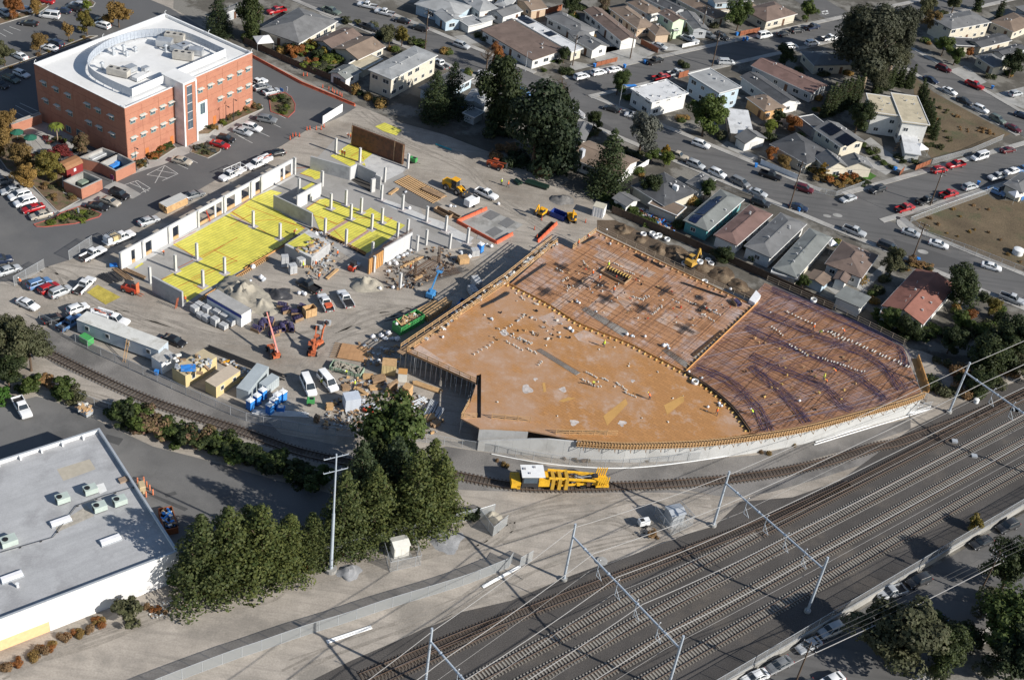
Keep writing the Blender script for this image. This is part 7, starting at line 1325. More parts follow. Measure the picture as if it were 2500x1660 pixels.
TK = [trunkmesh(s).mesh('trunk',bark) for s in (1,2)];TKP = trunkmesh(3,8).mesh('trunk',bark2)
cnt = [0]
def tree(label,kind,c,h,r,lf,name='tree',cat='tree',group=None,pale=False):
    cnt[0] += 1;k = cnt[0];o = thing(name,label,cat,c,(k*2.4) % 6.28,group)
    if kind == 'bush':
        f = put('foliage',CR['bush'][k % 3],o,(0,0,h*.3),0,None,LF[lf]);f.scale = (r*1.05,r*1.05,h*.62)
        MB().tube([(0,0,-.02),(0,0,h*.4)],[.05*r+.02,.03*r],5).obj('stem',bark,o);return o
    t = put('trunk',TKP if pale else TK[k % 2],o);t.scale = (h*.8,h*.8,h*.9) if kind not in ('cone','slim') else (h*.5,h*.5,h*.92)
    m = CR[kind];c_ = put('crown',m[k % len(m)],o,None,0,None,LF.get(lf,bark))
    if kind in ('cone','slim'):c_.scale = (1.22*r/.2 if kind == 'cone' else r/.075,)*2 + (h,)
    else:rz = max(r*.8,h*.45) if kind != 'tall' else h*.47;c_.scale = (r,r,rz);c_.location = (0,0,h-rz*.95)
    if kind == 'bare':c_.location = (0,0,h*.55);c_.scale = (r,r,h*.45)
    return o
for l_,k_,c_,h_,r_,f_ in (
 ('orange autumn tree behind the office roof corner','round',(-114.6,313.8),7.5,3.6,'brown'),('yellow-green tree in the upper lot strip','round',(-120.7,307.1),6.5,2.5,'yellow'),('bare brown tree beside the lot kerb','sparse',(-123.4,301.4),5.5,2.0,'brown'),('brown leafed tree in the upper lot','round',(-128,294),5.5,2.2,'brown'),('dull green tree at the edge of the upper lot','round',(-133.1,284.2),6.5,2.7,'olive'),('rust tinted tree near the silver-blue sedan','round',(-140.8,309.5),6.5,2.5,'rust'),('small orange tree at the top edge of the lot','round',(-136.6,313.8),5,1.9,'brown'),('small yellow shrub tree by the topmost kerb bed','round',(-124.9,319.4),4,1.5,'lime'),
 ('brown autumn tree at the courtyard edge','round',(-119.9,251.1),7,3.0,'brown'),('yellow-brown tree between the courtyard and the car row','round',(-111.1,238.8),7.5,3.3,'brown'),('golden tree before the red shed','round',(-104.4,236.7),7.5,3.6,'yellow'),('brown-green tree by the office wall','round',(-101.8,248.6),5,2.3,'pink'),('dark red maple in the courtyard','round',(-104.9,245.3),4.2,2.4,'red'),('yellow tree lower beside the path','round',(-107.4,231.4),6.5,2.8,'brown'),('tawny tree at the left edge above the car row','round',(-117.2,240.6),7.5,3.2,'brown'),
 ('big dark evergreen at the top behind the grey-roofed house','tall',(-80.1,318.4),13,4.4,'dark'),('slim dark conifer beside the big evergreen','cone',(-89.2,318.2),12,3.0,'fir'),('olive tree by the street above the apartment roof','round',(-44.8,326.8),5.5,2.6,'olive'),('golden street tree by the apartment roof','round',(-41.5,327.6),6,2.3,'yellow'),('bare-branched street tree at the street corner','bare',(-17.5,321.1),8,3.2,'x'),('orange street tree beside the bare one','round',(-14.9,324.5),6.5,2.2,'rust'),
 ('dark conifer standing before the pale blue house','cone',(-27.4,289.6),13.5,3.4,'fir'),('taller dark conifer just behind the first','cone',(-23.6,293.4),14.5,3.5,'fir'),('tall pine nearest the small grey hut','tall',(-10.8,291.1),20,7.5,'dark'),('huge pine rising beside the site corner','tall',(-1.2,273.1),24,10.5,'fir'),('second tall pine beside the huge pine','tall',(3.1,279.4),19,6,'fir'),('dark conifer in front of the brown chimney house','cone',(16.3,266.5),17,4.2,'fir'),('blue-grey deodar cedar by the street','round',(24.3,288.4),12,5.0,'grey'),('leafless grey tree rising behind the huge pine','bare',(3.1,303.6),11,3.6,'x'),
 ('fresh green tree at the street corner by the white flat roof','round',(17.9,318),7,3.0,'green'),('small dark tree on the verge by the red gate','round',(12.3,296.2),6,2.1,'dark'),('big round green street tree by the blue house','round',(40.4,301.9),12,5.6,'green'),('yellow-green shrub tree by the parked line','round',(30.6,282.7),4,2.0,'lime'),('bright green tree below the deodar','round',(27.3,283.7),4.5,2.2,'green'),('small orange tree beside the yellow-green shrub','round',(30.5,286.8),4,1.2,'gold'),('round green tree at the top by the brown fence','round',(52.7,371.5),9,4.4,'green'),('dark street shrub tree by the narrow white roof','round',(2.7,332.1),5,2.2,'dark'),('brown-green tree at the top edge by the tan roof','round',(3.1,362.7),8,3.6,'dark'),('reddish tree at the top edge behind the tan hip roof','round',(12.7,369.6),6,2.6,'pink'),
 ('enormous dark eucalyptus towering over the hill houses','big',(87.3,344.9),25,11.5,'euc'),('second eucalyptus stem with a high dark crown','big',(97,358.8),21,5.6,'euc'),('dark tree before the grey solar bungalow','round',(65.7,352),6.5,3.0,'dark'),('yellow-green shrub tree at the bungalow drive','bush',(79,354.6),3,2.0,'lime'),('round green tree on the hill corner','round',(75.2,386.3),7,3.0,'green'),('red autumn tree among the hillside gardens','round',(64.2,311.6),5,2.3,'rust'),('yellow-green tree next to the red one','round',(58.3,308.7),4.5,2.1,'lime'),('dark green tree behind the red and yellow ones','round',(60.7,313.8),5,2.2,'dark'),('orange tree by the long white garden wall','round',(57,294.3),4,1.8,'rust'),('brown-orange tree nearer the long white wall corner','round',(60.1,290.4),4.5,2.2,'brown'),('golden shrub tree by the porch gable','round',(70.3,289.9),4,1.7,'gold'),('dark tree beside the stepped white house','round',(81.8,316.3),9,4.0,'dark'),
 ('leafy tree at the junction of the hill drive','round',(115.2,375.5),7,3.3,'green'),('green tree next to the junction tree','round',(117.9,370.1),6,2.3,'green'),('brown tree behind the junction tree','round',(113.9,391.5),7,3.0,'brown'),('red-brown small tree by the bungalow garage','round',(123.4,376.6),4,1.5,'rust'),('dark tree at the right edge by the garage drive','round',(133.8,366.9),9,3.9,'dark'),('olive tree at the top by the dark drive','round',(114.3,401.4),8,3.2,'olive'),('yellow-green tree at the very top edge','round',(124.7,410.9),8,3.0,'olive'),
 ('grey-green tree before the brown pyramid roof','round',(81.3,248.3),7.5,3.0,'olive'),('big round dark tree beside the red roof','round',(95.4,239.5),10,5.0,'dark'),('small tree between the deck rail and the sheds','round',(60.7,238.1),4,1.5,'green'),('yellow-green tree below the red roof','round',(78.4,226.9),5.5,3.2,'green'),('dark tree just below the red-roofed house','round',(81.6,224.6),6,3.0,'dark'),('orange-tinted shrub tree by the garden shed','round',(96.5,234.7),4,1.7,'rust'),('leafy tree on the slope below the round tree','round',(93.8,230.4),5.5,2.6,'green'),('golden tree by the silver pickup','round',(102,238.9),5,1.8,'yellow'),
 ('broad dark oak on the bank above the tracks','round',(96.7,218.5),9,6.0,'dark'),('second dark oak at the right edge of the bank','round',(103.2,224.7),10,6.0,'dark'),('dusty green tree beside the far portal','round',(92.5,209.7),5.5,3.6,'dark'),('olive tree at the right edge above the tracks','round',(103.3,218),6,3.6,'olive'),('dark tree behind the deck tip','round',(89.9,222.4),7,3.2,'dark'),
 ('clipped round tree by the teal house','round',(40,270.5),5,2.2,'green'),('thin leafy tree over the grey patio roof','round',(26.9,266.1),7.5,2.8,'dark'),('round dark shrub tree beside the soil bank','round',(43,244.1),4,2.7,'dark'),
 ('dusty olive tree at the left edge above the warehouse yard','round',(-87.6,173.7),10,4.6,'olive'),('second dusty olive tree leaning over the siding','round',(-84.3,174.9),9.5,4.4,'olive'),('dark tree below the dusty olives','round',(-86.3,169.9),7,3.4,'dark'),('thin brown tree by the curved siding end','round',(-88.1,176.5),9,3.4,'olive'),
 ('broad bright green broadleaf crown among the redwoods','round',(-17.1,162),16.5,8,'green'),('tall redwood at the edge of the broad green crown','cone',(-21.9,144.1),17,3.6,'redw'),('redwood before the broad green crown','cone',(-17.7,147.3),16,3.6,'redw'),('redwood right of the broad crown by the corral','cone',(-11.6,150.2),18,3.8,'redw'),('broad leafy tree filling the middle of the redwood clump','tall',(-18.4,155.5),14,5.5,'redw'),('redwood nearest the rubble corral','cone',(-7.6,152.6),15,3.4,'redw'),('shaded redwood behind the broad green crown','cone',(-20.5,150.2),18,3.8,'fir'),('dark redwood deep in the clump','cone',(-15.4,153.5),17,3.8,'fir'),('dark redwood at the back of the clump','cone',(-9.7,156.3),15,3.6,'redw'),('small redwood beside the tall grey pole','cone',(-26.1,140.1),11,2.6,'redw'),
 ('redwood nearest the warehouse corner','cone',(-41,131.5),16,4.2,'redw'),('second redwood from the warehouse corner','cone',(-37.3,133.4),16.5,4.2,'redw'),('third redwood from the warehouse corner','cone',(-33,135.3),16,4.2,'redw'),('fourth redwood just before the slatted fence','cone',(-29.3,138.5),11.5,3.2,'redw'),('dark redwood behind the third one','cone',(-35.5,137.7),13,3.8,'redw'),
 ('grey-green oleander bush against the white warehouse wall','bush',(-50,124.3),4.2,2.6,'olive'),('big spreading oak over the trackside street','round',(65.1,137.6),12,7.6,'olive'),('dark tree at the right edge of the trackside street','round',(87.1,156.1),10,4.4,'dark'),('large leafy tree at the lower right corner','round',(84,144.4),11,6.5,'green'),('second leafy tree at the lower right corner','round',(84.6,137.1),10,5.5,'dark'),('dark tree below the oak at the bottom edge','round',(74.1,136.8),8,4.2,'dark'),('yellow shrub growing beside the retaining wall','bush',(85.1,170.3),3.4,1.7,'yellow')):tree(l_,k_,c_,h_,r_,f_,'bush' if k_ == 'bush' else 'tree','bush' if k_ == 'bush' else 'tree',pale='eucalyptus' in l_)
for o in [o for o in COL.objects if o.get('label') == 'enormous dark eucalyptus towering over the hill houses']:
    for dx,dy,dz,s_ in ((5,-3,6.5,.5),(-6,2,8,.5),(2,5,19,.55),(-3,-5,11,.5),(7,3,13,.45)):c_ = put('crown',CR['big'][0],o,(dx,dy,dz),U(0,6),None,LF['euc']);c_.scale = (11*s_,11*s_,8*s_)
# shrubs in beds and gardens
def scatter(pts,n,rr,h,lfs,label,group,cat='shrub',name='shrub'):
    if n >= 18 and h < .9 or 'scrub' in group or 'undergrowth' in group or 'wild' in group or 'weeds' in group or 'across' in group:   # nobody could count these
        for j,lf in enumerate(lfs):
            b = MB();TR.seed(len(group)+j)
            for i in range(j,n,len(lfs)):
                p = pts[i % len(pts)];x,y = p[0]+U(-rr,rr),p[1]+U(-rr,rr);k = h*U(.6,1.2)
                for _ in range(3):leaves(b,(x+U(-.4,.4)*k,y+U(-.4,.4)*k,k*.4),k*U(.4,.75),170,.09*k+.02)
            tag(b.obj('undergrowth' if h > 1 else 'weeds',LF[lf],None,None,'stuff'),label,'undergrowth' if h > 1 else 'weeds',group)
        return
    for i in range(n):
        p = pts[i % len(pts)];tree(label,'bush',(p[0]+U(-rr,rr),p[1]+U(-rr,rr)),h*U(.6,1.2),h*U(.6,1.1),TR.choice(lfs),name,cat,group)
# cypress rows
for a,c,n,h,s in (((74.2,323.6),(84.8,334.7),12,9,'behind the stepped white house'),((96.5,349.5),(101.6,350.1),5,7,'at the top of the dry lot'),((90.8,342.4),(95.3,348.3),4,6.5,'beside the stepped roof'),((103.2,342.8),(103,319.9),8,6.5,'between the stepped house and the dry lot')):
    for i in range(n):p = lerp(a,c,i/(n-1));tree('slim dark cypress ' + s,'slim',(p[0]+U(-.3,.3),p[1]+U(-.3,.3)),h*U(.85,1.1),1.0,'dark','cypress','cypress','cypresses ' + s)
tree('single tall thin cypress behind the two-storey cream house','slim',(139.1,409.5),10,1.2,'dark','cypress','cypress');tree('dark cypress at the top edge of the hill','slim',(134.1,417.2),9,1.3,'dark','cypress','cypress')
scatter([(-80.3,319),(-71.5,313.9),(-69.8,317.5),(-64.9,330.6),(-50.9,335.7),(-44.1,325),(-39.6,320.6),(-29.2,326.4),(-34.4,318),(-21.6,316.6),(-21,340)] + [(-18.5,365.1),(-0.5,358),(4,363),(5.7,371.4),(9.8,350.9),(12.9,369.7),(19.7,365.3),(24.6,363.7),(27.4,362.2),(31.2,358.6),(38.9,364.6),(46.2,372.3),(48.6,378.4),(4,326.7),(20.7,315.9),(36.5,342.2),(35.4,309.2),(48.2,326.3),(52.1,315.9),(46.2,302.3)] + [(58.8,349.8),(68.9,348.6),(72.6,334.3),(76.8,349.7),(83.9,352.1),(76.6,328.5),(67.1,308.8),(57,305.6),(72.4,325.1),(84.9,307.2),(112.2,382.9),(123.1,391.1),(132,398.8),(137.1,394.3),(145,401.6),(127.5,365.2),(135,369.3),(121.1,409.5)] + [(24.3,277.4),(34.3,270.9),(37.6,268),(33.5,257),(42.4,262),(49.6,251.4),(50.9,246.5)] + [(64.9,253.6),(69.8,258.4),(65.2,242.4),(75.2,245),(80.6,246.4),(76.9,238.2),(77.9,242),(93.5,238.4),(101.3,244),(104.5,240.3)],170,1.3,1.7,['dark','green','olive','brown'],'leafy bushes filling the gardens between the houses','wild garden bushes','undergrowth')
# palm in the office courtyard
pm = thing('palm_tree','small palm with a curved pale trunk in the office courtyard','palm',(-108.2,252.3))
MB().tube([(0,0,0),(.1,0,1.5),(.05,.05,3),(0,0,4.3)],[.16,.13,.12,.14],8).obj('trunk',bark2,pm)
for k in range(14):
    t = k*.449;b = MB();pts = [(.1*math.cos(t),.1*math.sin(t),4.3),(.8*math.cos(t),.8*math.sin(t),4.9),(1.5*math.cos(t),1.5*math.sin(t),4.6),(1.9*math.cos(t),1.9*math.sin(t),3.9)];n = (-math.sin(t),math.cos(t))
    for p,q,w0,w1 in zip(pts,pts[1:],(.05,.3,.3),(.3,.3,.03)):b.add([(p[0]-n[0]*w0,p[1]-n[1]*w0,p[2]-.06),(q[0]-n[0]*w1,q[1]-n[1]*w1,q[2]-.06),q,p,(q[0]+n[0]*w1,q[1]+n[1]*w1,q[2]-.06),(p[0]+n[0]*w0,p[1]+n[1]*w0,p[2]-.06)],[(0,1,2,3),(3,2,4,5)])
    b.obj('frond',LF['lime'],pm)
# hedge along the yard, bush by bush
hp = [p for p,_ in walk([(-65.6,166.3),(-59.3,164.6),(-53.3,162.9),(-47.1,161.9),(-40.6,160.3)] + [(-38,159.7),(-32.6,158.2),(-28.2,157.1)],1.9)]
for i,p in enumerate(hp):tree(('pinkish bush' if i in (3,4,8) else 'dark green bush') + ' in the long yard hedge' + (' where it reddens' if i in (3,4,8) else ''),'bush',p,U(2.8,4.0),U(2.6,3.3),'pink' if i in (3,4,8) else ('dark' if i % 2 else 'green'),'hedge_bush','hedge','bushes of the long yard hedge' + (' that redden' if i in (3,4,8) else ''))
for i,(p,h,r,f,l) in enumerate((((-82.6,169.5),3,2.4,'green','round green bush behind the white yard pickup'),((-86.2,166.7),2.6,2.4,'bright','bright green bush at the left edge of the yard'),((-76.8,169.8),3.6,2.9,'green','large round bush at the yard corner'),((-74,168.9),2.6,2,'olive','olive bush beside the mesh fence'),((-80.7,172.2),2.2,1.9,'dry','dry brown bush beside the siding end'),((-45.8,131.7),3.2,1.6,'bright','vivid green bush at the warehouse corner'),((-31.8,135.7),2.4,2.2,'olive','grey-green brush at the end of the redwood row'),((-5,153.9),2.2,1.8,'dark','dark bush between the redwoods and the corral'),((-2.1,154.5),2.2,1.6,'dark','dark brush beside the corral fence'),((28.2,156.7),1.4,1.1,'dry','rust-brown dry bush by the signal cage'))):tree(l,'bush',p,h,r,f,'bush','bush')
TR.seed(99)
scatter([(-66.6,286.9),(-65.4,289.2),(-63.6,286.6),(-62.1,283.9),(-64.3,283.2),(-63,281.1)],14,.9,1.2,['olive','lime','green'],'low shrub in the kerbed island near the small blue sign','shrubs of the kerbed island');scatter([(-98.2,221.2),(-96.6,223),(-95.1,224.4),(-93.8,226.2),(-91.8,226.2),(-92.6,224.1),(-95.3,222.2)],20,.8,1.0,['green','olive','lime'],'low shrub in the red-kerbed bed at the lot corner','shrubs of the red-kerbed bed')
scatter([(-78.1,258.7),(-76.8,260.2),(-74.7,258.6),(-75.7,257.2)],12,.7,1.0,['grey','olive'],'grey-green shrub in the bed beside the red car','shrubs beside the red car');scatter([(-86.9,252.8),(-85.7,255.3),(-84.5,257.3),(-85.6,252.1)],14,.6,1.3,['green','dark','rust'],'clipped shrub against the office front wall','shrubs against the office front');scatter([(-75.7,272.2),(-74.7,274.9),(-73.5,277.1),(-72.3,280),(-70.8,282.3),(-69.6,282.1)],18,.7,1.1,['olive','lime','dry'],'shrub in the long bed along the office front','shrubs in the long office bed');scatter([(-79.7,268.6),(-78.1,269.7),(-76.7,268.9)],7,.5,1.0,['olive','brown'],'shrub beside the office entrance','entrance shrubs');scatter([(-89.1,248.8),(-88,249.7),(-87.2,247.8)],6,.4,.9,['brown','olive'],'brown shrub at the brick yard corner','shrubs at the brick yard corner')
scatter([(-107.8,237.8),(-103.7,234),(-101.3,235.7),(-99.2,232.8),(-100.9,229.9),(-97.3,231.9),(-111.9,241.8),(-114.5,243.1)],26,1.2,.8,['dry','olive','brown'],'dry shrub on the mulch slope by the brick yard','shrubs on the mulch slope');scatter([(-110.1,252.3),(-109,253.7),(-111.6,253.5),(-106.7,253.3),(-103.1,250),(-110,245.7),(-110.5,245.1)],14,.6,.9,['green','red','olive'],'garden shrub around the courtyard','courtyard shrubs');scatter([(-142.4,308.7),(-140.5,311),(-138.8,313.9),(-127.8,292.3),(-126.1,294.9),(-124.4,298.4),(-122.8,302.5),(-120.8,305.4),(-130.9,283.7),(-129.5,286.9)],18,.6,.8,['dry','olive','brown'],'low shrub in the lot planting strips','shrubs of the lot strips')
scatter([(-67.2,313.2),(-66.7,316.4),(-65.1,319.1),(-61.9,312.9),(-61.3,307.4),(-59.4,307.3),(-58.4,311.2),(-58.7,317.6),(-56.3,316.3),(-54.4,316.2),(-52.9,315.3),(-56.9,313.2)],26,1.0,2.6,['yellow','olive','rust','lime','green','dark'],'garden bush behind the brown-roofed house','bushes behind the brown-roofed house');scatter([(-47.8,331.3),(-47.3,333.8),(-38.9,330.6),(-37.1,329.7),(-56,337),(-58,337.1)],10,.8,1.8,['olive','green','dark'],'roadside bush along the street by the apartments','bushes along the apartment street');scatter([(-49.5,297),(-47.6,297),(-44.9,295.2),(-42.8,293.3),(-40.9,292.6)],10,.9,1.8,['dark','brown'],'dark scrub behind the apartment block','scrub behind the apartments')
scatter([(-3.1,330.9),(-1.6,333.7),(-0.3,332.6),(1.4,331.7),(-5.5,327.9),(-3,325.8)],10,.8,1.5,['green','dark'],'garden bush by the street corner house','bushes by the street corner house');scatter([(-12.2,295.4),(-10.8,286.5),(-8.2,281.3),(-5.8,277.3),(-2.6,273.1),(1.8,271.5),(4.8,271.9),(-6.9,272.9),(-10.2,274.8)],24,2.0,2.2,['dark','fir','dry'],'undergrowth bush beneath the tall pines','undergrowth beneath the pines');scatter([(10.7,291.9),(13.6,294.7),(21.2,287.3),(24.2,286.4),(19.7,289.8)],9,1.0,1.6,['dark','olive'],'bush beside the brown chimney house','bushes by the chimney house')
scatter([(68.4,289.5),(70.9,290.9),(73.2,290.4),(75.6,290.5),(77.9,290),(79.6,289.3)] + [(67.7,292.1),(69.6,289.7),(71.7,288),(74,286.9),(76.5,288.2),(79.4,290.2)],22,1.0,2.0,['dark','rust','green','brown'],'bush in the dark corner hedge by the junction','bushes of the corner hedge');scatter([(82.6,309.1),(84.4,305.8),(85.9,303.2),(87.4,301.2),(89.4,299.9)],12,.5,1.2,['dark','green'],'clipped bush along the long driveway','bushes along the driveway');scatter([(102.3,315.8),(104.1,315),(91.5,306.1),(93,304.1),(95.8,304.3)],10,.6,1.3,['dark','olive'],'bush by the outside stairs','bushes by the outside stairs')
scatter([(17,263.2),(18.7,261.6),(20.4,260),(22.4,258.5),(24.3,256.9),(26.2,255.9),(28.1,255)],16,.5,1.9,['green','dark'],'leafy bush in the fence hedge behind the white container','bushes of the fence hedge');scatter([(76.4,230.7),(77.9,230.2),(80.6,227.9),(81.9,227),(83.5,226.1)] + [(84.4,228.3),(86.9,228),(89.6,229.6)],16,1.2,2.2,['dark','green'],'bush below the red-roofed house','bushes below the red roof');scatter([(85.1,210.2),(87.2,208.5),(90.7,208.6),(94.8,211),(99.1,214.7),(102,216.9),(90.4,213.4),(88,218.6),(91,216.2)],22,1.6,2.0,['dark','olive','dry'],'scrub bush on the bank by the far portal','scrub on the track bank');scatter([(87,255.2),(88.6,255.1),(90.5,254.7),(85.2,252.3)],8,.7,1.4,['olive','dry','brown'],'dry bush by the kerb beside the red roof','bushes by the red roof kerb');scatter([(93.1,227.9),(97.4,230.7),(101.8,233.4),(106,235.3),(96.5,219.5),(100.3,220.4),(105.2,225.5)],20,2.2,2.6,['dark','green','olive'],'wild bush on the overgrown slope above the portal','wild bushes on the slope')
scatter([(74.5,147.6),(75.9,144.7),(79,146),(76.6,143.1),(83.9,151.1),(85.4,153.5),(79.4,142.9),(71.7,136.4),(80.5,139.1),(84,142.1)],24,1.8,2.2,['dark','green','olive'],'garden bush under the trees across the street','bushes across the trackside street');scatter([(0.8,169.4),(2.1,169),(12.3,172.8),(14,172.6),(15.3,173.1),(16.9,173.2),(18.6,173.6),(23.5,175.3),(25.6,175.4),(27.5,175.2)] + [(48.3,182.3),(49.4,182.6),(53.8,185.5),(54.7,185.7)],18,.5,.6,['dry','brown'],'dry weed clump at the foot of the curved wall','weeds at the curved wall')
scatter([(-63.5,112.1),(-62.5,113.3),(-61.3,114.6),(-60.2,115.4),(-59.4,116.2),(-58.5,117.2),(-57.6,118),(-56.8,119.1),(-55.9,119.9),(-55.1,120.9),(-54.2,122),(-53.7,122.5)],40,.7,.8,['dry','rust','brown'],'rust-brown weed clump along the warehouse wall','weeds along the warehouse wall');scatter([(-47.9,125.9),(-46.8,126.4),(-45.6,125.7),(-42.8,129.5),(-41.2,130.3),(-39.7,131.5),(-37.4,132.9),(-35.8,133.7)] + [(-33.9,133.8),(-27,138.9),(-26,139.6),(-23.7,141.1),(-22.1,142.7),(-18.7,144.4)],30,.6,.6,['dry','rust'],'rusty weed clump along the redwood fence','weeds along the redwood fence');scatter([(105.4,339.9),(105.9,333),(110,337.8),(113.2,328.4),(108.5,320.3),(118.1,328.6),(106.3,324.2),(121.3,328.2),(101.2,314.8),(112.8,335.2)],36,1.6,.7,['olive','dry'],'low scrub tuft on the hillside dry lot','tufts on the hillside lot');scatter([(96.3,276.6),(103,281.8),(109.6,285.9),(104.6,274.7),(109.9,273),(111.3,266.2),(113.1,261.7),(99.7,271.2)],20,2.0,.6,['dry','brown'],'dry grass tuft on the flat vacant lot','tufts on the vacant lot')


# ---------------- machines ----------------
redm = plain('machine_red',(.5,.06,.03),.45);orm = mat('machine_orange',(.52,.14,.06),.5,.2,1,.15,6,c2=(.2,.07,.04),c2s=.8);blm = plain('lift_blue',(.06,.24,.5),.5,var=.2);grn = plain('skip_green',(.07,.33,.1),.5)
def wheels(o,xs,y,r,wd=.35,m=tyre):
    for x in xs:
        for s in (-1,1):k = MB().tube([(x,s*y-wd/2,r),(x,s*y+wd/2,r)],r,14).obj('wheel',m,o);MB().tube([(x,s*y-wd/2-.02,r),(x,s*y+wd/2+.02,r)],r*.5,8).obj('rim',rimm,k)
def telehandler(label,c,rz,m,lift,L,boomm=None):
    o = thing('telehandler',label,'telehandler',c,rz);o.scale = (.84,)*3;wheels(o,(-1.5,1.5),1.0,.6)
    MB().box(-2.4,2.2,-.75,.75,.6,1.3).box(-2.5,-1.0,-.9,.2,1.3,1.8).obj('chassis',m,o);MB().box(-.9,.5,.1,1.0,1.2,2.5).obj('cab',glass,o);MB().box(-1.0,.55,.05,1.05,2.5,2.6).obj('cab_roof',m,o)
    p = Vector((-2.0,-.35,1.9));q = p + Vector((math.cos(lift),0,math.sin(lift)))*L;b = MB().beam(p,p+(q-p)*.6,.36,.42);b.beam(p+(q-p)*.55,q,.26,.3);b.obj('boom',boomm or m,o);MB().box(q.x-.1,q.x+.15,-1.0,.3,q.z-1.1,q.z+.1).box(q.x+.1,q.x+1.3,-.9,-.75,q.z-1.15,q.z-1.05).box(q.x+.1,q.x+1.3,.05,.2,q.z-1.15,q.z-1.05).obj('fork_carriage',darkst,o);MB().beam((-.8,-.35,1.2),p+(q-p)*.35,.12,.12).obj('lift_cylinder',steel,o)
telehandler('orange telehandler with its long boom raised over the purple coils',(-44,189.5),ang((-43.1,188.8),(-48.1,196.7)),orm,rad(38),9.5,plain('faded_red_boom',(.62,.24,.2),.5));telehandler('orange telehandler with tilted boom facing the toolboxes',(-37,192),rad(95),orm,rad(30),6.0);telehandler('dark orange telehandler parked in the pine shade',(-10,270.3),rad(-20),plain('dark_orange_paint',(.4,.08,.03)),rad(8),5.5)
def excav(label,c,rz,m,s=1.0,arm=(1.2,-.9)):
    o = thing('excavator',label,'excavator',c,rz);o.scale = (s,)*3
    for y in (-.85,.85):MB().loft([[(-1.5,y-.22,.35),(-1.2,y-.22,.0),(1.2,y-.22,0),(1.5,y-.22,.35),(1.2,y-.22,.7),(-1.2,y-.22,.7)],[(-1.5,y+.22,.35),(-1.2,y+.22,0),(1.2,y+.22,0),(1.5,y+.22,.35),(1.2,y+.22,.7),(-1.2,y+.22,.7)]]).obj('track',black,o)
    MB().box(-1.6,1.0,-1.0,1.0,.8,1.5).box(-1.6,-.6,-1.0,1.0,1.5,1.9).obj('house',m,o);MB().box(-.4,.9,.1,.95,1.5,2.5).obj('cab',glass,o);MB().box(-.45,.95,.05,1.0,2.5,2.58).obj('cab_roof',m,o)
    a = Vector((.8,-.3,1.4));q = a+Vector((2.2*math.cos(arm[0]),0,2.9*math.sin(arm[0])));e = q+Vector((2.0*math.cos(arm[1]),0,2.2*math.sin(arm[1])));MB().beam(a,q,.3,.42).obj('boom',m,o);MB().beam(q,e,.24,.34).obj('stick',m,o);MB().box(e.x-.5,e.x+.3,-.75,.15,e.z-.7,e.z).obj('bucket',darkst,o);MB().beam(a+Vector((.2,0,.6)),(a+q)/2+Vector((0,0,.3)),.1,.1).obj('cylinder',steel,o)
excav('yellow excavator reaching over the dug bank behind the deck',(36.5,240.8),ang((36.2,240.2),(40,245)),plain('worn_yellow',(.5,.3,.06),.6),1.0,(1.3,-1.1));excav('small yellow excavator by the orange-coned trench',(2.3,252.3),rad(-120),yellowp,.8);excav('yellow drilling machine beside the blue trailer',(9.3,251.7),rad(-70),yellowp,.85,(1.4,-1.4));excav('orange compact digger beside the tilted telehandler',(-36.5,194.1),rad(60),orm,.8,(1.3,.9))
wl_ = thing('wheel_loader','yellow wheel loader beside the timber joist mat','loader',(-18.2,257.3),ang((-20.7,259.3),(-15.7,256.5)));wheels(wl_,(-1.6,1.5),1.05,.75,.55);MB().box(-2.9,-.4,-.9,.9,.9,2.1).obj('engine_hood',yellowp,wl_);MB().box(-.4,.9,-.7,.7,1.2,3.1).obj('cab',glass,wl_);MB().box(-.55,1.05,-.85,.85,3.1,3.25).obj('cab_roof',yellowp,wl_);MB().box(.8,1.9,-.5,.5,.7,1.5).obj('front_frame',yellowp,wl_)
for y in (-.55,.55):MB().beam((1.2,y,1.7),(3.3,y,.7),.18,.3).obj('lift_arm',yellowp,wl_)
MB().loft([[(3.1,y,.2),(4.2,y,.1),(4.1,y,.25),(3.3,y,.5),(3.2,y,1.2),(3.0,y,1.2)] for y in (-1.35,1.35)]).obj('bucket',darkst,wl_)
bl_ = thing('boom_lift','bright blue articulated boom lift on the haul road','boom lift',(-17.6,215.2),ang((-18.3,214.2),(-16.4,221.4)));wheels(bl_,(-.8,.8),.8,.4,.3);MB().box(-1.2,1.2,-.8,.8,.35,.7).box(-1.4,.6,-.7,.7,.75,1.5).obj('chassis',blm,bl_);MB().beam((-.9,0,1.4),(1.9,0,3.6),.26,.32).obj('boom',blm,bl_);MB().beam((1.9,0,3.6),(3.2,0,4.3),.2,.24).obj('jib',blm,bl_)
b = MB()
for x in (3.2,4.2):b.box(x-.03,x+.03,-.6,-.55,3.9,4.9).box(x-.03,x+.03,.55,.6,3.9,4.9)
b.box(3.2,4.2,-.6,.6,3.88,3.93).box(3.2,4.2,-.6,-.55,4.85,4.92).box(3.2,4.2,.55,.6,4.85,4.92);b.obj('basket',blm,bl_)
sk_ = thing('skid_loader','small red-tailed skid loader in the hut shadow','loader',(-34.7,220.5),rad(70));wheels(sk_,(-.5,.5),.7,.35,.3);MB().box(-1.1,.8,-.6,.6,.3,1.1).obj('body',redm,sk_);MB().box(-.5,.6,-.5,.5,1.1,2.0).obj('cab',darkst,sk_);MB().box(.9,2.0,-.8,.8,.2,.8).obj('bucket',steel,sk_)
for y in (-.7,.7):MB().beam((-.9,y,1.4),(1.2,y,.8),.12,.16).obj('lift_arm',steel,sk_)
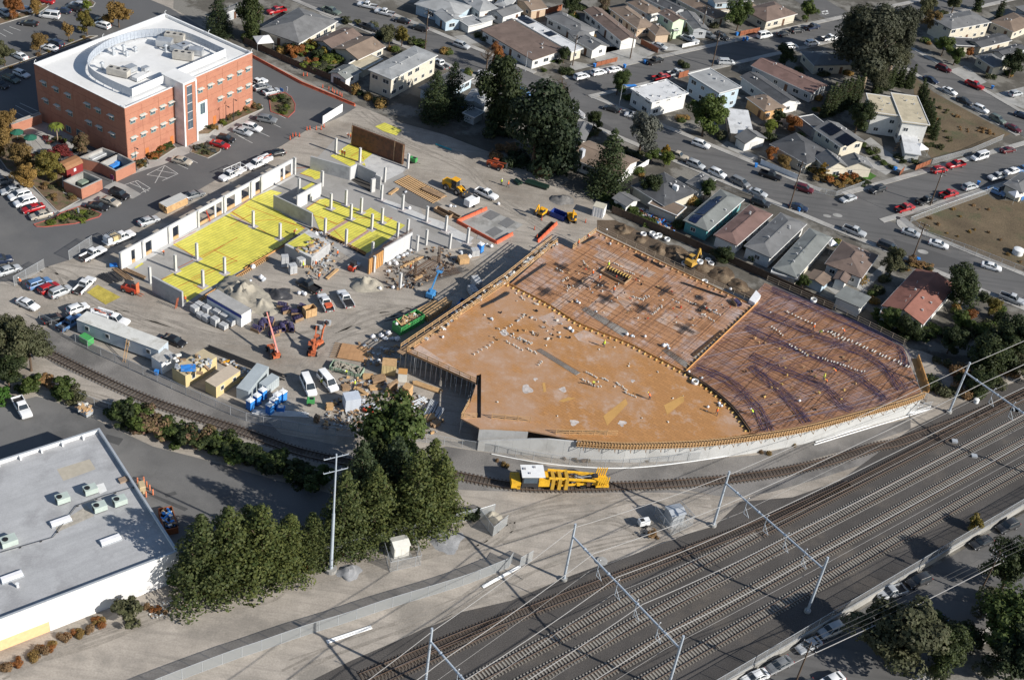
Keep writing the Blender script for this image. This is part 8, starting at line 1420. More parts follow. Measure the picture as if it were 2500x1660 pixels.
fk_ = thing('forklift','red and orange forklift with clutter by the end wall','forklift',(-75.2,202),rad(-15));wheels(fk_,(-1.0,1.0),.75,.45,.35);MB().box(-1.6,1.5,-.75,.75,.4,1.3).obj('body',redm,fk_);MB().box(-.9,.6,-.65,.65,2.2,2.28).obj('roof_guard',darkst,fk_)
for x in (-.85,.55):
    for y in (-.6,.6):MB().box(x-.04,x+.04,y-.04,y+.04,1.3,2.2).obj('guard_post',darkst,fk_)
MB().box(1.6,1.75,-.5,.5,.1,2.6).box(1.7,2.8,-.4,-.28,.08,.14).box(1.7,2.8,.28,.4,.08,.14).obj('mast',orm,fk_)
compressor('large white towed generator beside the joist mat',(-13.6,252.1),ang((-15,250.9),(-12.2,254.8)),white,3.4,1.7,2.0);compressor('small green generator by the rust form wall',(-29.2,267),rad(-20),grn,1.8,1.1,1.4);compressor('small green generator near the white vans',(-34.2,177.1),rad(10),grn,1.4,1.0,1.3);compressor('white trailer tank behind the blue pickup',(-78.9,192.8),rad(20),white,1.7,1.4,1.5)
# ---------------- skips, coils, bags, debris ----------------
def skip(label,c,rz,l,wd,h,m,fill=None):
    o = thing('waste_skip',label,'skip',c,rz);e = .1
    for q in ((-l/2,l/2,-wd/2,-wd/2+e),(-l/2,l/2,wd/2-e,wd/2),(-l/2,-l/2+e,-wd/2+e,wd/2-e),(l/2-e,l/2,-wd/2+e,wd/2-e)):MB().box(*q,.1,h).obj('side',m,o)
    MB().box(-l/2+e,l/2-e,-wd/2+e,wd/2-e,.05,.12).obj('floor',darkst,o)
    for i in range(int(l/.8)):
        for y in (-wd/2-.05,wd/2):MB().box(-l/2+.4+i*.8,-l/2+.5+i*.8,y,y+.05,.1,h).obj('rib',m,o)
    if fill:
        for i in range(46):MB().cbox((U(-.42,.42)*l,U(-.38,.38)*wd,h*U(.7,1.05)),(U(.4,1.8),U(.1,.5),U(.06,.2)),U(0,3),0,U(-.3,.3)).obj('scrap',fill[i % len(fill)],o)
    return o
wd3 = (wood,wood2,offw,wood)
skip('bright green roll-off skip heaped with scrap timber',mid((-21.9,202),(-19.3,206.2)),ang((-22.1,201.6),(-17.8,207.4)),6.6,2.4,2.1,grn,wd3);skip('low pale green trough beside the plywood deck panel',mid((-32.8,188.1),(-26.6,187.8)),ang((-32.8,188.5),(-26.8,187.4)),6.2,2.2,.9,plain('pale_green',(.3,.4,.3)),(sandm,));skip('small grey open bin at the yard hedge',(-71.4,166.1),rad(-30),2.4,1.5,1.2,steel,wd3);skip('rusty skip full of rubbish beside the warehouse',(-50,143.5),rad(-62),5,2.2,1.4,plain('rusty_orange',(.3,.1,.04)),(wood2,offw,bluep,black));skip('tall plywood debris box beside the purple coils',(-40,203),rad(40),2.4,1.6,2.0,wood)
crate('waste_bin','green lidded waste bin against the office trailer','bin',(-77.8,184.9),(2.4,1.4,1.4),rad(-30),grn)
pcoil = MB()
for k in range(44):a = U(0,6.28);t = U(-.4,.4);y = U(-.8,.8);r = U(.45,.62);pcoil.tube([(r*math.cos(q*.7+a),y+t*q*.1,.65+r*math.sin(q*.7+a)) for q in range(9)],.035,3,caps=False)
PCM = pcoil.mesh('coil',purp);CRD = MB().box(-.75,.75,-.95,-.88,0,.1).box(-.75,.75,.88,.95,0,.1).box(-.7,-.62,-.95,.95,.1,.8).box(.62,.7,-.95,.95,.1,.8).mesh('cradle',wood2)
for i,c in enumerate([(-44.7,203),(-45.7,204.3),(-46.7,198.6),(-48.1,197),(-48.7,195.8),(-45.2,195.1),(-45.2,196.3),(-44.1,197.3),(-43.9,198.5),(-42.5,197.7),(-41.9,200.9),(-42.6,202.7),(-41.6,204.6),(-47.7,197.9)]):o = thing('tendon_coil','coil of purple sheathed tendon in the group below the sand heap','cable coil',c,U(0,3),'purple tendon coils below the sand heap');put('coil',PCM,o);put('cradle',CRD,o)
o = thing('tendon_coil','dark blue tendon coil lying on the deck by the white spools','cable coil',(*(44.6,222.3),DZ),.5);put('coil',PCM,o).scale = (1.1,1.1,.7);put('cradle',CRD,o)
bag = [MB().ball((0,0,.42),.55,0,9,.18,.8).tube([(0,0,.75),(.05,0,1.0)],[.2,.1],6).mesh('bulk_bag',tarpw,60),MB().ball((0,0,.3),.45,0,8,.25,.75).ball((.4,.2,.22),.3,0,7,.2).mesh('bulk_bag',plast,60)]
def bags(pts,label,z=0,sc=(.7,1.2)):
    for i,c in enumerate(pts):o = tag(put('bulk_bag',bag[i % 2],None,(*c,z),U(0,6)),label,'bag','bags: ' + label);o.scale = (U(*sc),)*3
bags([(-43.5,209.3),(-43,209.9),(-42.3,209.2),(-13.6,232.4),(-11.6,231.1),(-8.5,237.1),(-7.4,236.4)],'white bulk bag standing about the site yard');bags([(-54.4,215.7),(-53.8,211.2),(-51.9,212.5),(-51.4,212.3),(-44.6,231),(-43.7,231.7),(-44.7,229.1)],'white bag near the edge of the yellow floor');bags([(-27.7,224.1),(-27,225.7),(-26.3,224.5),(-26.2,227.2),(-25.3,227.9),(-24.7,229),(-24.1,230.1),(-27.4,221.6),(-25.6,216),(-23.7,217.4),(-28.1,215)],'white debris bag at the foot of the white rebar wall',0,(.6,1));bags([(-26.7,198.8),(-25.9,198.2),(-25.2,199.5),(-24.4,199),(-24,200.6),(-22.9,199.3),(-22,199.2),(-20.2,198.1),(-24.4,191.9)],'white debris bag beside the green skip');bags([(-15,198.6),(-13,199.1),(-13.1,196.5),(-4.6,204.6),(-22.3,198.4)],'white bag lying on the plywood deck corner',DZ,(.5,.8));bags([(10.8,205.1),(11.4,204.7),(29.4,204.1),(30.4,203.6),(22.1,206),(23.1,205.8),(25.7,206.3),(15.8,212.2),(34.2,197.2),(36.7,196),(39.7,189),(40.1,188.4),(37.6,187.5),(29.9,204.6)],'white wrapped bundle on the plywood deck',DZ,(.5,.85));bags([(16.9,243),(17.8,237.7),(43.5,227),(40.2,218.7),(12.3,214.1),(11.8,214.4)] + [(55.1,193.2),(51.5,220.9)],'white bag on the rebar deck',DZ+.1,(.4,.7));bags([(-26.9,246.7),(-28.8,253.5)] + [(-18.1,250.1),(-17.1,250.4),(-7.6,254.1)],'white bag by the row of columns',0,(.6,.9))
ring = MB()
for k in range(4):ring.tube([(.62*math.cos(t*.524),.62*math.sin(t*.524),.08+k*.13) for t in range(13)],.09,5,caps=False)
RG = ring.mesh('pipe_coil',white,60)
for c in [(25.7,250.3),(27.7,251.1),(29.3,250.8),(28.4,250.1),(31.1,249.6),(40.2,243.6),(40.8,242.4),(39.2,234.9),(34.9,240.8)]:tag(put('pipe_coil',RG,None,(*c,.1),U(0,6)),'white plastic pipe coil on the dug bank','pipe coil','white pipe coils on the bank')
for c in [(37.3,235.7)] + [(35.3,194.2)] + [(61.1,227.6)]:tag(put('pipe_coil',RG,None,(*c,DZ+.05),U(0,6)),'white coil lying on the deck','pipe coil','white coils on the deck')
def longs(name,label,a,c,n,r,m,z=.0,spread=.25,grp=None):
    h = ang(a,c)
    for k in range(n):
        d = (k-(n-1)/2)*spread;o = MB().tube([(a[0]-math.sin(h)*d+U(-.3,.3),a[1]+math.cos(h)*d,z+r),(*lerp((a[0]-math.sin(h)*d,a[1]+math.cos(h)*d),(c[0]-math.sin(h)*d,c[1]+math.cos(h)*d),U(.9,1)),z+r)],r,7).obj(name,m);tag(o,label,name.replace('_',' '),grp or label)
blkp = plain('black_pipe',(.03,.03,.032),.45);dgp = plain('dark_green_pipe',(.012,.03,.02),.35)
longs('drain_pipe','long black pipe in the bundle behind the site cabins',(-56.3,188.5),(-39.9,182.9),6,.11,blkp,0,.3);longs('sewer_pipe','large dark green pipe lying in the pine shade',(-2.3,265.7),(3.4,264.1),2,.45,dgp,0,1.0);longs('sewer_pipe','short dark green pipe beside the long one',(-4.9,265.5),(-3.3,264.1),2,.4,dgp,0,.9);longs('steel_bar','grey steel bar in the long pile by the boom lift',(-22.3,217.8),(-11.7,227.3),10,.05,darkst,0,.22);longs('steel_bar','rusty bar in the pile on the rebar field',(-22.8,221.5),(-17.6,230),9,.04,rebar,0,.3);longs('aluminium_joist','pale aluminium beam of the stack under the deck shadow',(-17.2,179.4),(-13.9,183.2),6,.13,steel,.05,.28);longs('aluminium_joist','aluminium beam of the upright stack by the stair',(-13.4,177.9),(-12.4,183.2),6,.13,steel,.1,.28);longs('aluminium_joist','aluminium beam of the second stack by the stair',(-11.8,177.3),(-10.8,181.5),5,.13,steel,.1,.28);longs('timber_baulk','brown timber beam in the long pile by the red machines',(-20.8,180.2),(-16.1,177.3),7,.1,wood2,0,.26);longs('teal_pipe','turquoise pipe lying in the pine shade',(-25.3,277.2),(-21.1,275.5),2,.12,plain('turquoise',(.05,.35,.4)),0,.3);longs('white_pipe','white pipe by the toilets and the fence',(-43.6,172.6),(-33.8,174.1),5,.08,white,.05,.3);longs('steel_bar','dark bar pile by the shaded end wall',(-82.5,205.8),(-79.2,204.2),7,.1,darkst,.1,.25);longs('steel_bar','second dark bar pile by the shaded end wall',(-81,207),(-77.9,204.5),7,.1,darkst,.1,.25);longs('form_joist','tan form beam leaning by the end wall',(-80.3,208.6),(-76,205.4),4,.14,wood2,0,.35);longs('form_joist','tan form beam with dark gaps by the end wall',(-78.6,208.9),(-73.7,206.8),3,.14,wood2,0,.4)
def debris(name,label,poly,n,mats,s=(.15,.9),z=0):
    xs = [p[0] for p in poly];ys = [p[1] for p in poly];bs = [MB() for _ in mats];k = 0
    while k < n:
        p = (U(min(xs),max(xs)),U(min(ys),max(ys)))
        if any(a < 0 < c for a,c in clip(poly,p,(1,0))):bs[k % len(bs)].cbox((p[0],p[1],z+U(.05,.3)),(U(*s),U(s[0],s[1]*.5),U(.05,.45)),U(0,3),0,U(-.3,.3));k += 1
    for b,m in zip(bs,mats):tag(b.obj(name,m,None,None,'stuff'),label,'debris')
debris('debris','loose building debris heaped between the white vans and the deck',[(-31,185.4),(-26.3,186.5),(-19.7,186.3),(-14.8,183.3),(-9.7,177.8),(-12.2,172.4),(-23.6,171.4),(-31.1,171.3),(-31.2,178.1),(-27.6,181.7)],520,(wood,wood2,steel,wood2,darkst,oconc,wood,plast,rebar),(.12,.85));debris('debris','scattered scrap around the rebar field',[(-27.9,222.3),(-23.7,230.6),(-17.1,234.3),(-12.5,228.2),(-20.8,216.4),(-27.1,214.8)],170,(wood2,rebar,oconc,darkst),(.12,.8));debris('debris','scattered scrap around the yellow-topped hut',[(-50.2,225.7),(-46,232.9),(-41,229.6),(-38,225.9),(-39.1,216.8),(-42,214.3),(-46.1,217.5)],150,(wood,wood2,oconc,darkst,steel),(.12,.8));debris('debris','scrap on top of the yellow-topped hut',[(-47.8,220.5),(-43.6,226.1),(-41.1,225),(-43.2,219.5)],40,(wood,wood2,oconc),(.3,1.0),2.45);debris('debris','scrap below the green skip',[(-29.2,196.3),(-22.6,197.5),(-19.1,197.3),(-19.6,192.7),(-26.9,189.9)],90,(wood,wood2,oconc,steel));debris('debris','clutter on the cabins beside the siding',[(-62.4,179.2),(-60,181.9),(-52.9,182.6),(-54.2,176.7),(-58.5,177.4)],34,(us,wood2,steel,offw),(.3,1.2),2.85);debris('debris','clutter along the deck walkway',[(-18.9,190.3),(-18.2,192.2),(-11,202.6),(-11.9,202.4)] + [(-5.5,214.2),(6.5,234.9),(6,235.7),(-6.3,214.8)],150,(wood,wood2,steel,offw,black),(.2,1.4),DZ);debris('debris','back garden clutter behind the grey patio roof',[(23.9,261.5),(26.7,261.2),(33,258.9),(33,252.8),(30,254),(24.5,258)],160,(bluep,offw,steel,redm,wood2),(.2,.9));debris('debris','clutter by the cabins and toilets',[(-53.6,185.9),(-50.2,185.4),(-45,182.4),(-46.6,179.9),(-52,183.9)],60,(steel,wood2,yellowp,offw));debris('debris','tools and timber scattered on the plywood deck',[(1.7,213.1),(11.6,205.7),(16.4,203),(3,197.5),(-3.9,198),(-6.7,203)],45,(wood,wood2,black,steel,offw),(.12,.6),DZ);debris('debris','tools scattered on the rebar deck',[(10.4,228.2),(30.4,226.9),(44.9,220.1),(35,209.9),(18.4,211.3),(6.4,214.3)],80,(wood,wood2,black,offw,steel,redm),(.1,.5),DZ+.1);debris('debris','tools scattered on the purple tendon deck',[(48.6,215.1),(62.9,214.7),(73.9,207.8),(65.4,194.9),(51.3,186.6),(44.2,198.8)],46,(wood,yst,black,wood2),(.12,.6),DZ+.15);debris('debris','rubble along the fence by the service road',[(-47.7,125.3),(-45.9,127.9),(-41.2,130.5),(-33,133.8),(-32.8,132.9),(-40.8,128.9),(-46.5,124.1)],120,(offw,wood2,steel),(.08,.35))
skip('dark blue open container beside the drilling machine',(6.3,252.7),rad(-25),3.6,2.0,1.3,plain('navy_steel',(.02,.05,.25)));skip('brown trench box trough beside the columns',(-19.3,246.7),rad(-32),4.5,1.4,.9,wood2);skip('second brown trough nearer the test slab',(-16.9,246.4),rad(-32),3.5,1.0,.7,wood2)
for i,(c,rz,l,wd,h) in enumerate((((-25.5,186.8),.2,1.8,1.3,.5),((-23.4,186.4),.5,2.6,1.8,.7),((-23.7,184),.4,2.2,1.2,.5),((-20.6,184),1.0,2.6,.6,1.9),((-17.6,183),1.3,1.8,1.5,2.6),((-28.9,182.6),.3,1.4,1.1,.8),((-30.7,176.6),.3,1.2,1.1,1.0),((-32.2,172.7),1.4,.9,.9,1.3),((-12.7,177.8),.6,2.2,1.4,.6),((-11.4,176.4),.9,1.8,1.2,.7))):lumber('stacked tan form panels ' + ('beside the timber toolshed','in a slanting heap by the toolshed','below the slanting heap','set on edge like a narrow wall','piled into the tallest crate rack','right in front of the white van','near the grey cartons','against the fence by the tyre','under the stair platform','nearest the ramp wall')[i],c,rz,l,wd,h,(wood,wood2)[i % 2])
for i,c in enumerate([(-24,177.6),(-22.3,177),(-21,176.7)]):o = thing('scissor_machine','small red machine ' + ('first','second','third')[i] + ' in the row by the timber pile','machine',c,rad(60));MB().box(-.8,.8,-.4,.4,.3,.8).obj('body',redm,o);MB().box(-.75,.75,-.38,.38,1.3,1.4).obj('platform',steel,o);MB().beam((-.6,0,.8),(.6,0,1.3),.1,.08).beam((.6,0,.8),(-.6,0,1.3),.1,.08).obj('scissor',darkst,o);wheels(o,(-.5,.5),.42,.2,.15)
for i,c in enumerate(((-21.9,221.3),(-17.8,227.7))):
    o = thing('rebar_cage',('nearer','farther')[i] + ' tall rusty rebar cage standing on the rebar field','rebar cage',c)
    for k in range(8):MB().tube([(.28*math.cos(k*.785),.28*math.sin(k*.785),0),(.28*math.cos(k*.785),.28*math.sin(k*.785),4.2)],.028,4).obj('bar',rebar,o)
    for k in range(9):MB().tube([(.28*math.cos(t*.785),.28*math.sin(t*.785),.3+k*.45) for t in range(9)],.02,3).obj('hoop',rebar,o)
tr = MB().flat([(1.5,242.9),(4.8,250.5),(5.8,250),(2.5,242.2)],.035).obj('trench',plain('deep_trench_shade',(.035,.03,.026),.95),kind='structure');boardfence_ = [(2.5,242.1),(5.9,249.9)]  # flat sheet, nothing dug; the trench's depth and shade are painted
for p,h in walk([(2.7,241.8),(6.1,249.7)],1.9):tag(put('water_barrier',BARM,None,p,h),'orange barrier guarding the open trench','barrier','barriers at the open trench')
for i,c in enumerate([(3.9,253.2),(2.6,250.3),(1.3,246),(5.5,248.2),(12.5,252.1),(2.1,242.8)]):tag(MB().box(-.2,.2,-.2,.2,0,.05).tube([(0,0,.05),(0,0,1.0)],[.14,.06],8,1).obj('delineator_cone',[black,orangep]),'orange cone around the open trench','cone','cones around the open trench').location = (*c,0)
barsf = MB()
for k in range(26):a = (-24.1,222);d_ = rad(33);x,y = a[0]+k*.28*math.cos(d_)*1.6,a[1]+k*.28*math.sin(d_)*1.6;barsf.tube([(x,y,.25),(x+4.2*math.sin(d_),y-4.2*math.cos(d_),.25)],.03,3)
for k in range(12):a = (-24.1,222);d_ = rad(33);x,y = a[0]+k*.35*math.sin(d_),a[1]-k*.35*math.cos(d_);barsf.tube([(x,y,.28),(x+11*math.cos(d_),y+11*math.sin(d_),.28)],.03,3)
tag(barsf.obj('rebar_grid',rebar,None,None,'stuff'),'flat grid of rusty bars on the ground by the lone worker','rebar')
heap('sand_heap','large pale sand heap behind the blue-banded container',(-54.3,206.5),6.2,2.6,sandm,'sand heap',2,26,.75,rad(-40));heap('sand_heap','second darker lobe of the large sand heap',(-49.6,203.7),3.4,1.6,sandm,'sand heap',9,20);heap('sand_heap','smaller sand heap near the lone column',(-31.2,215.9),3.4,1.8,sandm,'sand heap',4,20,.8);heap('covered_heap','heap under a black tarpaulin beside the big sand heap',(-47.6,208.3),3.2,1.1,plain('black_tarp',(.05,.05,.055),.4,var=.3),'tarpaulin',6,18,.7);heap('gravel_heap','grey rubble heap in the pine shade by the green pipes',(6.7,260.3),3.2,1.2,plain('grey_rubble',(.16,.155,.15),.95,var=.3),'heap',8,20,.7)
# ---------------- people ----------------
skin = plain('skin',(.35,.2,.14),.6);vest_o = plain('hi_vis_orange',(.8,.16,.03),.6);vest_y = plain('hi_vis_lime',(.55,.75,.05),.6);jean = plain('work_trousers',(.05,.06,.09),.8);hatw = plain('hard_hat_white',(.75,.75,.75),.3);haty = plain('hard_hat_yellow',(.7,.5,.05),.3)
def figure(pose):
    """joints -> one continuous skinned body; pose 0 stands, 1 strides, 2 bends"""
    lean = (0,.05,.75)[pose];st = (.06,.3,.1)[pose];hip = Vector((0,0,.92));R_ = lambda v:hip + Vector((v[2]*math.sin(lean)+v[0]*math.cos(lean),v[1],v[2]*math.cos(lean)-v[0]*math.sin(lean)))
    V = [hip,R_((0,0,.25)),R_((0,0,.48)),R_((0,0,.58)),R_((.02,0,.68)),R_((.02,0,.8))];rr = [.15,.14,.15,.055,.095,.07];E = [(0,1),(1,2),(2,3),(3,4),(4,5)]
    for s in (-1,1):
        k = len(V);sw = st*s;V += [Vector((0,s*.1,.86)),Vector((sw*.6+.04,s*.11,.48)),Vector((sw-.04,s*.11,.08)),Vector((sw+.12,s*.12,.04))];rr += [.11,.075,.05,.045];E += [(0,k),(k,k+1),(k+1,k+2),(k+2,k+3)]
        k = len(V);f = .25 if pose else .08;V += [R_((0,s*.2,.46)),R_((.03-sw*.3,s*.26,.2))+Vector((0,0,0)),R_((f,s*.25,-.02))];rr += [.065,.045,.032];E += [(2,k),(k,k+1),(k+1,k+2)]
    me = D.meshes.new('figure_joints');me.from_pydata(V,E,[]);o = D.objects.new('figure_joints',me);COL.objects.link(o);md = o.modifiers.new('skin','SKIN');sk = me.skin_vertices[0].data
    for v,r in zip(sk,rr):v.radius = (r,r)
    sk[0].use_root = True;o.modifiers.new('sub','SUBSURF').levels = 1
    dg = bpy.context.evaluated_depsgraph_get();out = D.meshes.new_from_object(o.evaluated_get(dg));D.objects.remove(o);b = MB();b.add([tuple(v.co) for v in out.vertices],[tuple(p.vertices) for p in out.polygons])
    for s,k in ((-1,12),(1,19)):
        w_ = V[k];d = (V[k]-V[k-1]).normalized()
        for j in range(5):a = w_+Vector((0,0,0))+Vector((d.z,0,-d.x))*((j-2)*.018)*(1.6 if j == 0 else 1);b.tube([w_,a+d*.09,a+d*(.12,.17,.18,.17,.15)[j]],[.014,.01,.007],5)
    zs = [0 if (sum(b.v[i][2] for i in f)/len(f)) < .9 and abs(sum(b.v[i][1] for i in f)/len(f)) < .2 else 1 for f in b.f];b.m = zs
    body = b.mesh('body',[jean,skin],70);H = V[5];T = [V[0]+Vector((0,0,-.03)),V[1],V[2],V[2]+(V[3]-V[2])*.55]
    vest = MB().tube(T,[.19,.185,.2,.12],10).mesh('vest',vest_o,60);hat = MB().tube([H+Vector((0,0,-.03)),H+Vector((0,0,-.01)),H+Vector((0,0,.06)),H+Vector((0,0,.11))],[.16,.125,.11,.04],10).mesh('helmet',hatw,60);return body,vest,hat
FIG = [figure(i) for i in range(3)]
def person(c,z,pose,vm,hm,label):
    o = thing('person',label,'person',(*c,z),U(0,6.28));body,vs_,ht = FIG[pose];put('body',body,o);put('vest',vs_,o,None,0,None,vm);put('helmet',ht,o,None,0,None,hm)
for c,z,p_,v_,l_ in (((-45.7,265.2),.08,0,'o','standing on the upper yellow floor, nearer the column'),((-45.1,264.9),.08,1,'o','striding on the upper yellow floor'),((-45.9,273.9),.05,2,'o','bending by the rust form wall corner'),((-45.3,273.3),.05,0,'o','in orange by the end of the rust form wall'),((-49.1,229.7),.08,2,'o','crouching at the yellow floor edge by the hut'),((-44.6,218.3),0,0,'y','between the block pallets'),((-42.3,219.4),0,1,'o','beside the hut end wall'),((-40.7,215.1),0,2,'o','bending over at the black pickup'),((-38.7,224.3),0,0,'o','at the sawhorse by the hut'),((-23.1,223.2),0,0,'o','alone on the rebar field'),((-7.8,263),0,0,'y','in lime standing near the white pickup'),((-6.2,262.4),0,1,'o','in orange standing near the white pickup'),((-72.7,215.6),.05,2,'o','kneeling among tools on the bare slab'),((-64.1,201.2),0,0,'o','beside the end wall corner'),((-95.6,199),0,2,'o','by the site gate'),((17.7,228.4),DZ,2,'y','in lime beside the framed opening'),((14.5,224.5),DZ,0,'o','near the black rebar cross'),((16,223.1),DZ,1,'o','walking along the dark bars'),((19.1,219.7),DZ,0,'o','beside the trays on the rebar deck'),((11,235.2),DZ,0,'o','at the top corner of the deck'),((12.9,238.5),DZ,2,'o','crouched at the topmost deck corner'),((16.2,188.7),DZ,2,'y','bending in lime on the orange plywood'),((17.7,201.1),DZ,0,'y','in lime with a tripod on the plywood'),((26.7,187.3),DZ,2,'o','bending at the end of the sleeve row'),((39.1,185.8),DZ,1,'o','near the white wraps by the curved joint'),((45.8,187),DZ+.1,2,'y','in lime beyond the curved joint'),((59.9,216.7),DZ+.2,0,'o','upright on the tendon deck'),((66.2,216.9),DZ+.2,2,'o','bending on the tendon deck near the yards'),((60.4,200.7),DZ+.2,0,'y','in lime on the tendon deck'),((60.8,199.5),DZ+.2,2,'o','bending beside the lime worker'),((62.9,203.1),DZ+.2,2,'o','crouched over orange tools on tendons'),((61,215.4),DZ+.2,2,'y','crouched in lime on the tendons'),((-33.4,182.7),0,0,'y','in lime at the door of the white van'),((-29.5,186.6),0,2,'y','bending in lime over the debris heap'),((-27.4,183.6),0,1,'y','in lime walking through the debris')):person(c,z,p_,vest_o if v_ == 'o' else vest_y,hatw if rnd.random() < .7 else haty,'worker in hi-vis vest ' + l_)
# ---------------- poles, bins, fences ----------------
polm = mat('brown_timber_pole',(.1,.07,.05),.9,.2,1);wk_ = plain('dark_cable',(.09,.09,.09),.5)
def upole(c,h,label,arms=1,rz=rad(60)):
    o = thing('utility_pole',label,'utility pole',c,rz);MB().tube([(0,0,0),(0,0,h)],[.17,.11],8).obj('shaft',polm,o)
    for k in range(arms):
        MB().beam((0,-1.2,h-.5-k*1.1),(0,1.2,h-.5-k*1.1),.1,.12).obj('crossarm',polm,o)
        for y in (-1.05,-.5,.5,1.05):MB().tube([(0,y,h-.44-k*1.1),(0,y,h-.2-k*1.1)],.06,6).obj('insulator',ceram,o)
    MB().tube([(.25,0,h-2.4),(.25,0,h-1.6)],.2,10).obj('transformer',steel,o)
P_ = [(87.9,257.1),(60.6,271.6),(96.5,283.5),(44.4,344.1),(-35.1,328.1),(82.9,154)]
for c,h,l in zip(P_,(10,13,10.5,10.5,11.5,11),('between the grey-green tree and the street','leaning shadow over the dark blue sedan','at the vacant lot corner with a yellow guy','beside the pale blue flat-roofed house','above the apartment block street','beside the trackside street at the right')):upole(c,h,'brown timber utility pole ' + l,2)
upole((49.8,129.2),11,'timber utility pole at the bottom edge of the street',2);upole((21.1,341.5),9,'timber utility pole before the concrete drive',1);upole((5.3,331.6),9,'timber utility pole at the picket corner',1);upole((41.7,364.8),9,'timber utility pole by the white lattice fence',1)
for z,d in ((10.5,0),(10.4,.8),(10.4,-.8),(7.5,0)):a,c = (49.8,129.2),P_[5];e = (2*c[0]-a[0],2*c[1]-a[1]);s_ = (2*a[0]-c[0],2*a[1]-c[1]);wire('power line along the trackside street at %s' % {(10.5,0):'the pole top',(10.4,.8):'the wall side',(10.4,-.8):'the garden side',(7.5,0):'half height'}[(z,d)],[(q[0]+.7*d,q[1]-.7*d,z) for q in (s_,a,c,e)],.06 if z < 8 else .03,.5,'power_line',wirem if z < 8 else wk_)
for i,(a,c,z0,z1) in enumerate(((P_[1],P_[2],12,10),(P_[1],P_[0],11.5,9.5),(P_[2],(175,340),10,10),(P_[3],P_[4],10,11),(P_[3],(120,405),10,10),(P_[4],(-120,372),11,11))):wire(('street cable from the leaning pole to the vacant lot corner','street cable along the row of hip roofs','street cable up the cross street','street cable over the junction roofs','street cable up the side street','street cable above the apartment street')[i],[(*a,z0),(*c,z1)],.028,.8,'power_line',wk_)
def lamp(c,h,label,m=darkst):
    o = thing('street_lamp',label,'lamp post',c,rad(-40));MB().tube([(0,0,0),(0,0,h)],[.09,.06],6).obj('post',m,o);MB().beam((0,0,h),(.9,0,h+.1),.07,.07).obj('arm',m,o);MB().cbox((1.05,0,h+.08),(.6,.28,.12)).obj('lamp_head',m,o)
lamp((-88.1,245.7),6,'lamp post at the brick yard corner');lamp((-73.6,273.8),6,'lamp post in the long office bed');lamp((-74.9,271.9),5,'second slim lamp post in the office bed');lamp((-91.4,250.6),4.5,'short lamp post against the office corner');lamp((-7.2,323.6),6,'pale street lamp at the picket corner',steel);lamp((18.7,311.9),6,'pale street lamp by the flat-roofed corner house',steel)
BIN = dict(body=MB().loft([[(-.27,-.27,.1),(.27,-.27,.1),(.27,.27,.1),(-.27,.27,.1)],[(-.33,-.36,1.0),(.33,-.36,1.0),(.33,.36,1.0),(-.33,.36,1.0)]]).mesh('body',bluep),lid=MB().box(-.36,.36,-.4,.4,1.0,1.07).mesh('lid',bluep),wheel=MB().tube([(-.3,.3,.1),(.3,.3,.1)],.1,8).mesh('wheel',black))
for i,c in enumerate([(11.3,332.5),(19.6,334.9),(25.3,339.5),(52.6,368.2),(54.4,365.1),(55.5,365.9),(53.6,289.6)] + [(89.9,298.6),(126.9,357.3)] + [(62.9,271.2),(89.1,256.5),(111.1,297.7),(121.2,293.1)] + [(-62.8,178.8)]):o = thing('wheelie_bin','blue wheelie bin ' + ('behind the first white SUV','beyond the white sedan','before the black pickup','by the brown fence corner','nearer the round green tree','right beside another bin','on the far kerb','by the brick gate piers','at the bungalow drive','under the leaning pole','by the kerb pole','at the vacant lot end','in the garage drive','against the site fence')[i],'bin',c,U(0,3));[put(n_,me_,o) for n_,me_ in BIN.items()]
def boardfence(label,path,h,m,step=.9):
    o = thing('board_fence',label,'fence',(*path[0],0));x0,y0 = path[0];q = walk(path,step);bd = MB().box(.01,step-.01,-.03,.03,.05,h).mesh('board',m);ps = MB().box(-.06,.06,-.1,.03,0,h+.08).mesh('post',m)
    for k,(p,hd) in enumerate(q):put('board',bd,o,(p[0]-x0,p[1]-y0,U(-.03,.03)),hd);(k % 3 == 0) and put('post',ps,o,(p[0]-x0,p[1]-y0,0),hd)
fb = mat('dark_fence_boards',(.1,.07,.05),.9,.25,1);ro_ = plain('red_fence',(.28,.1,.05),.85)
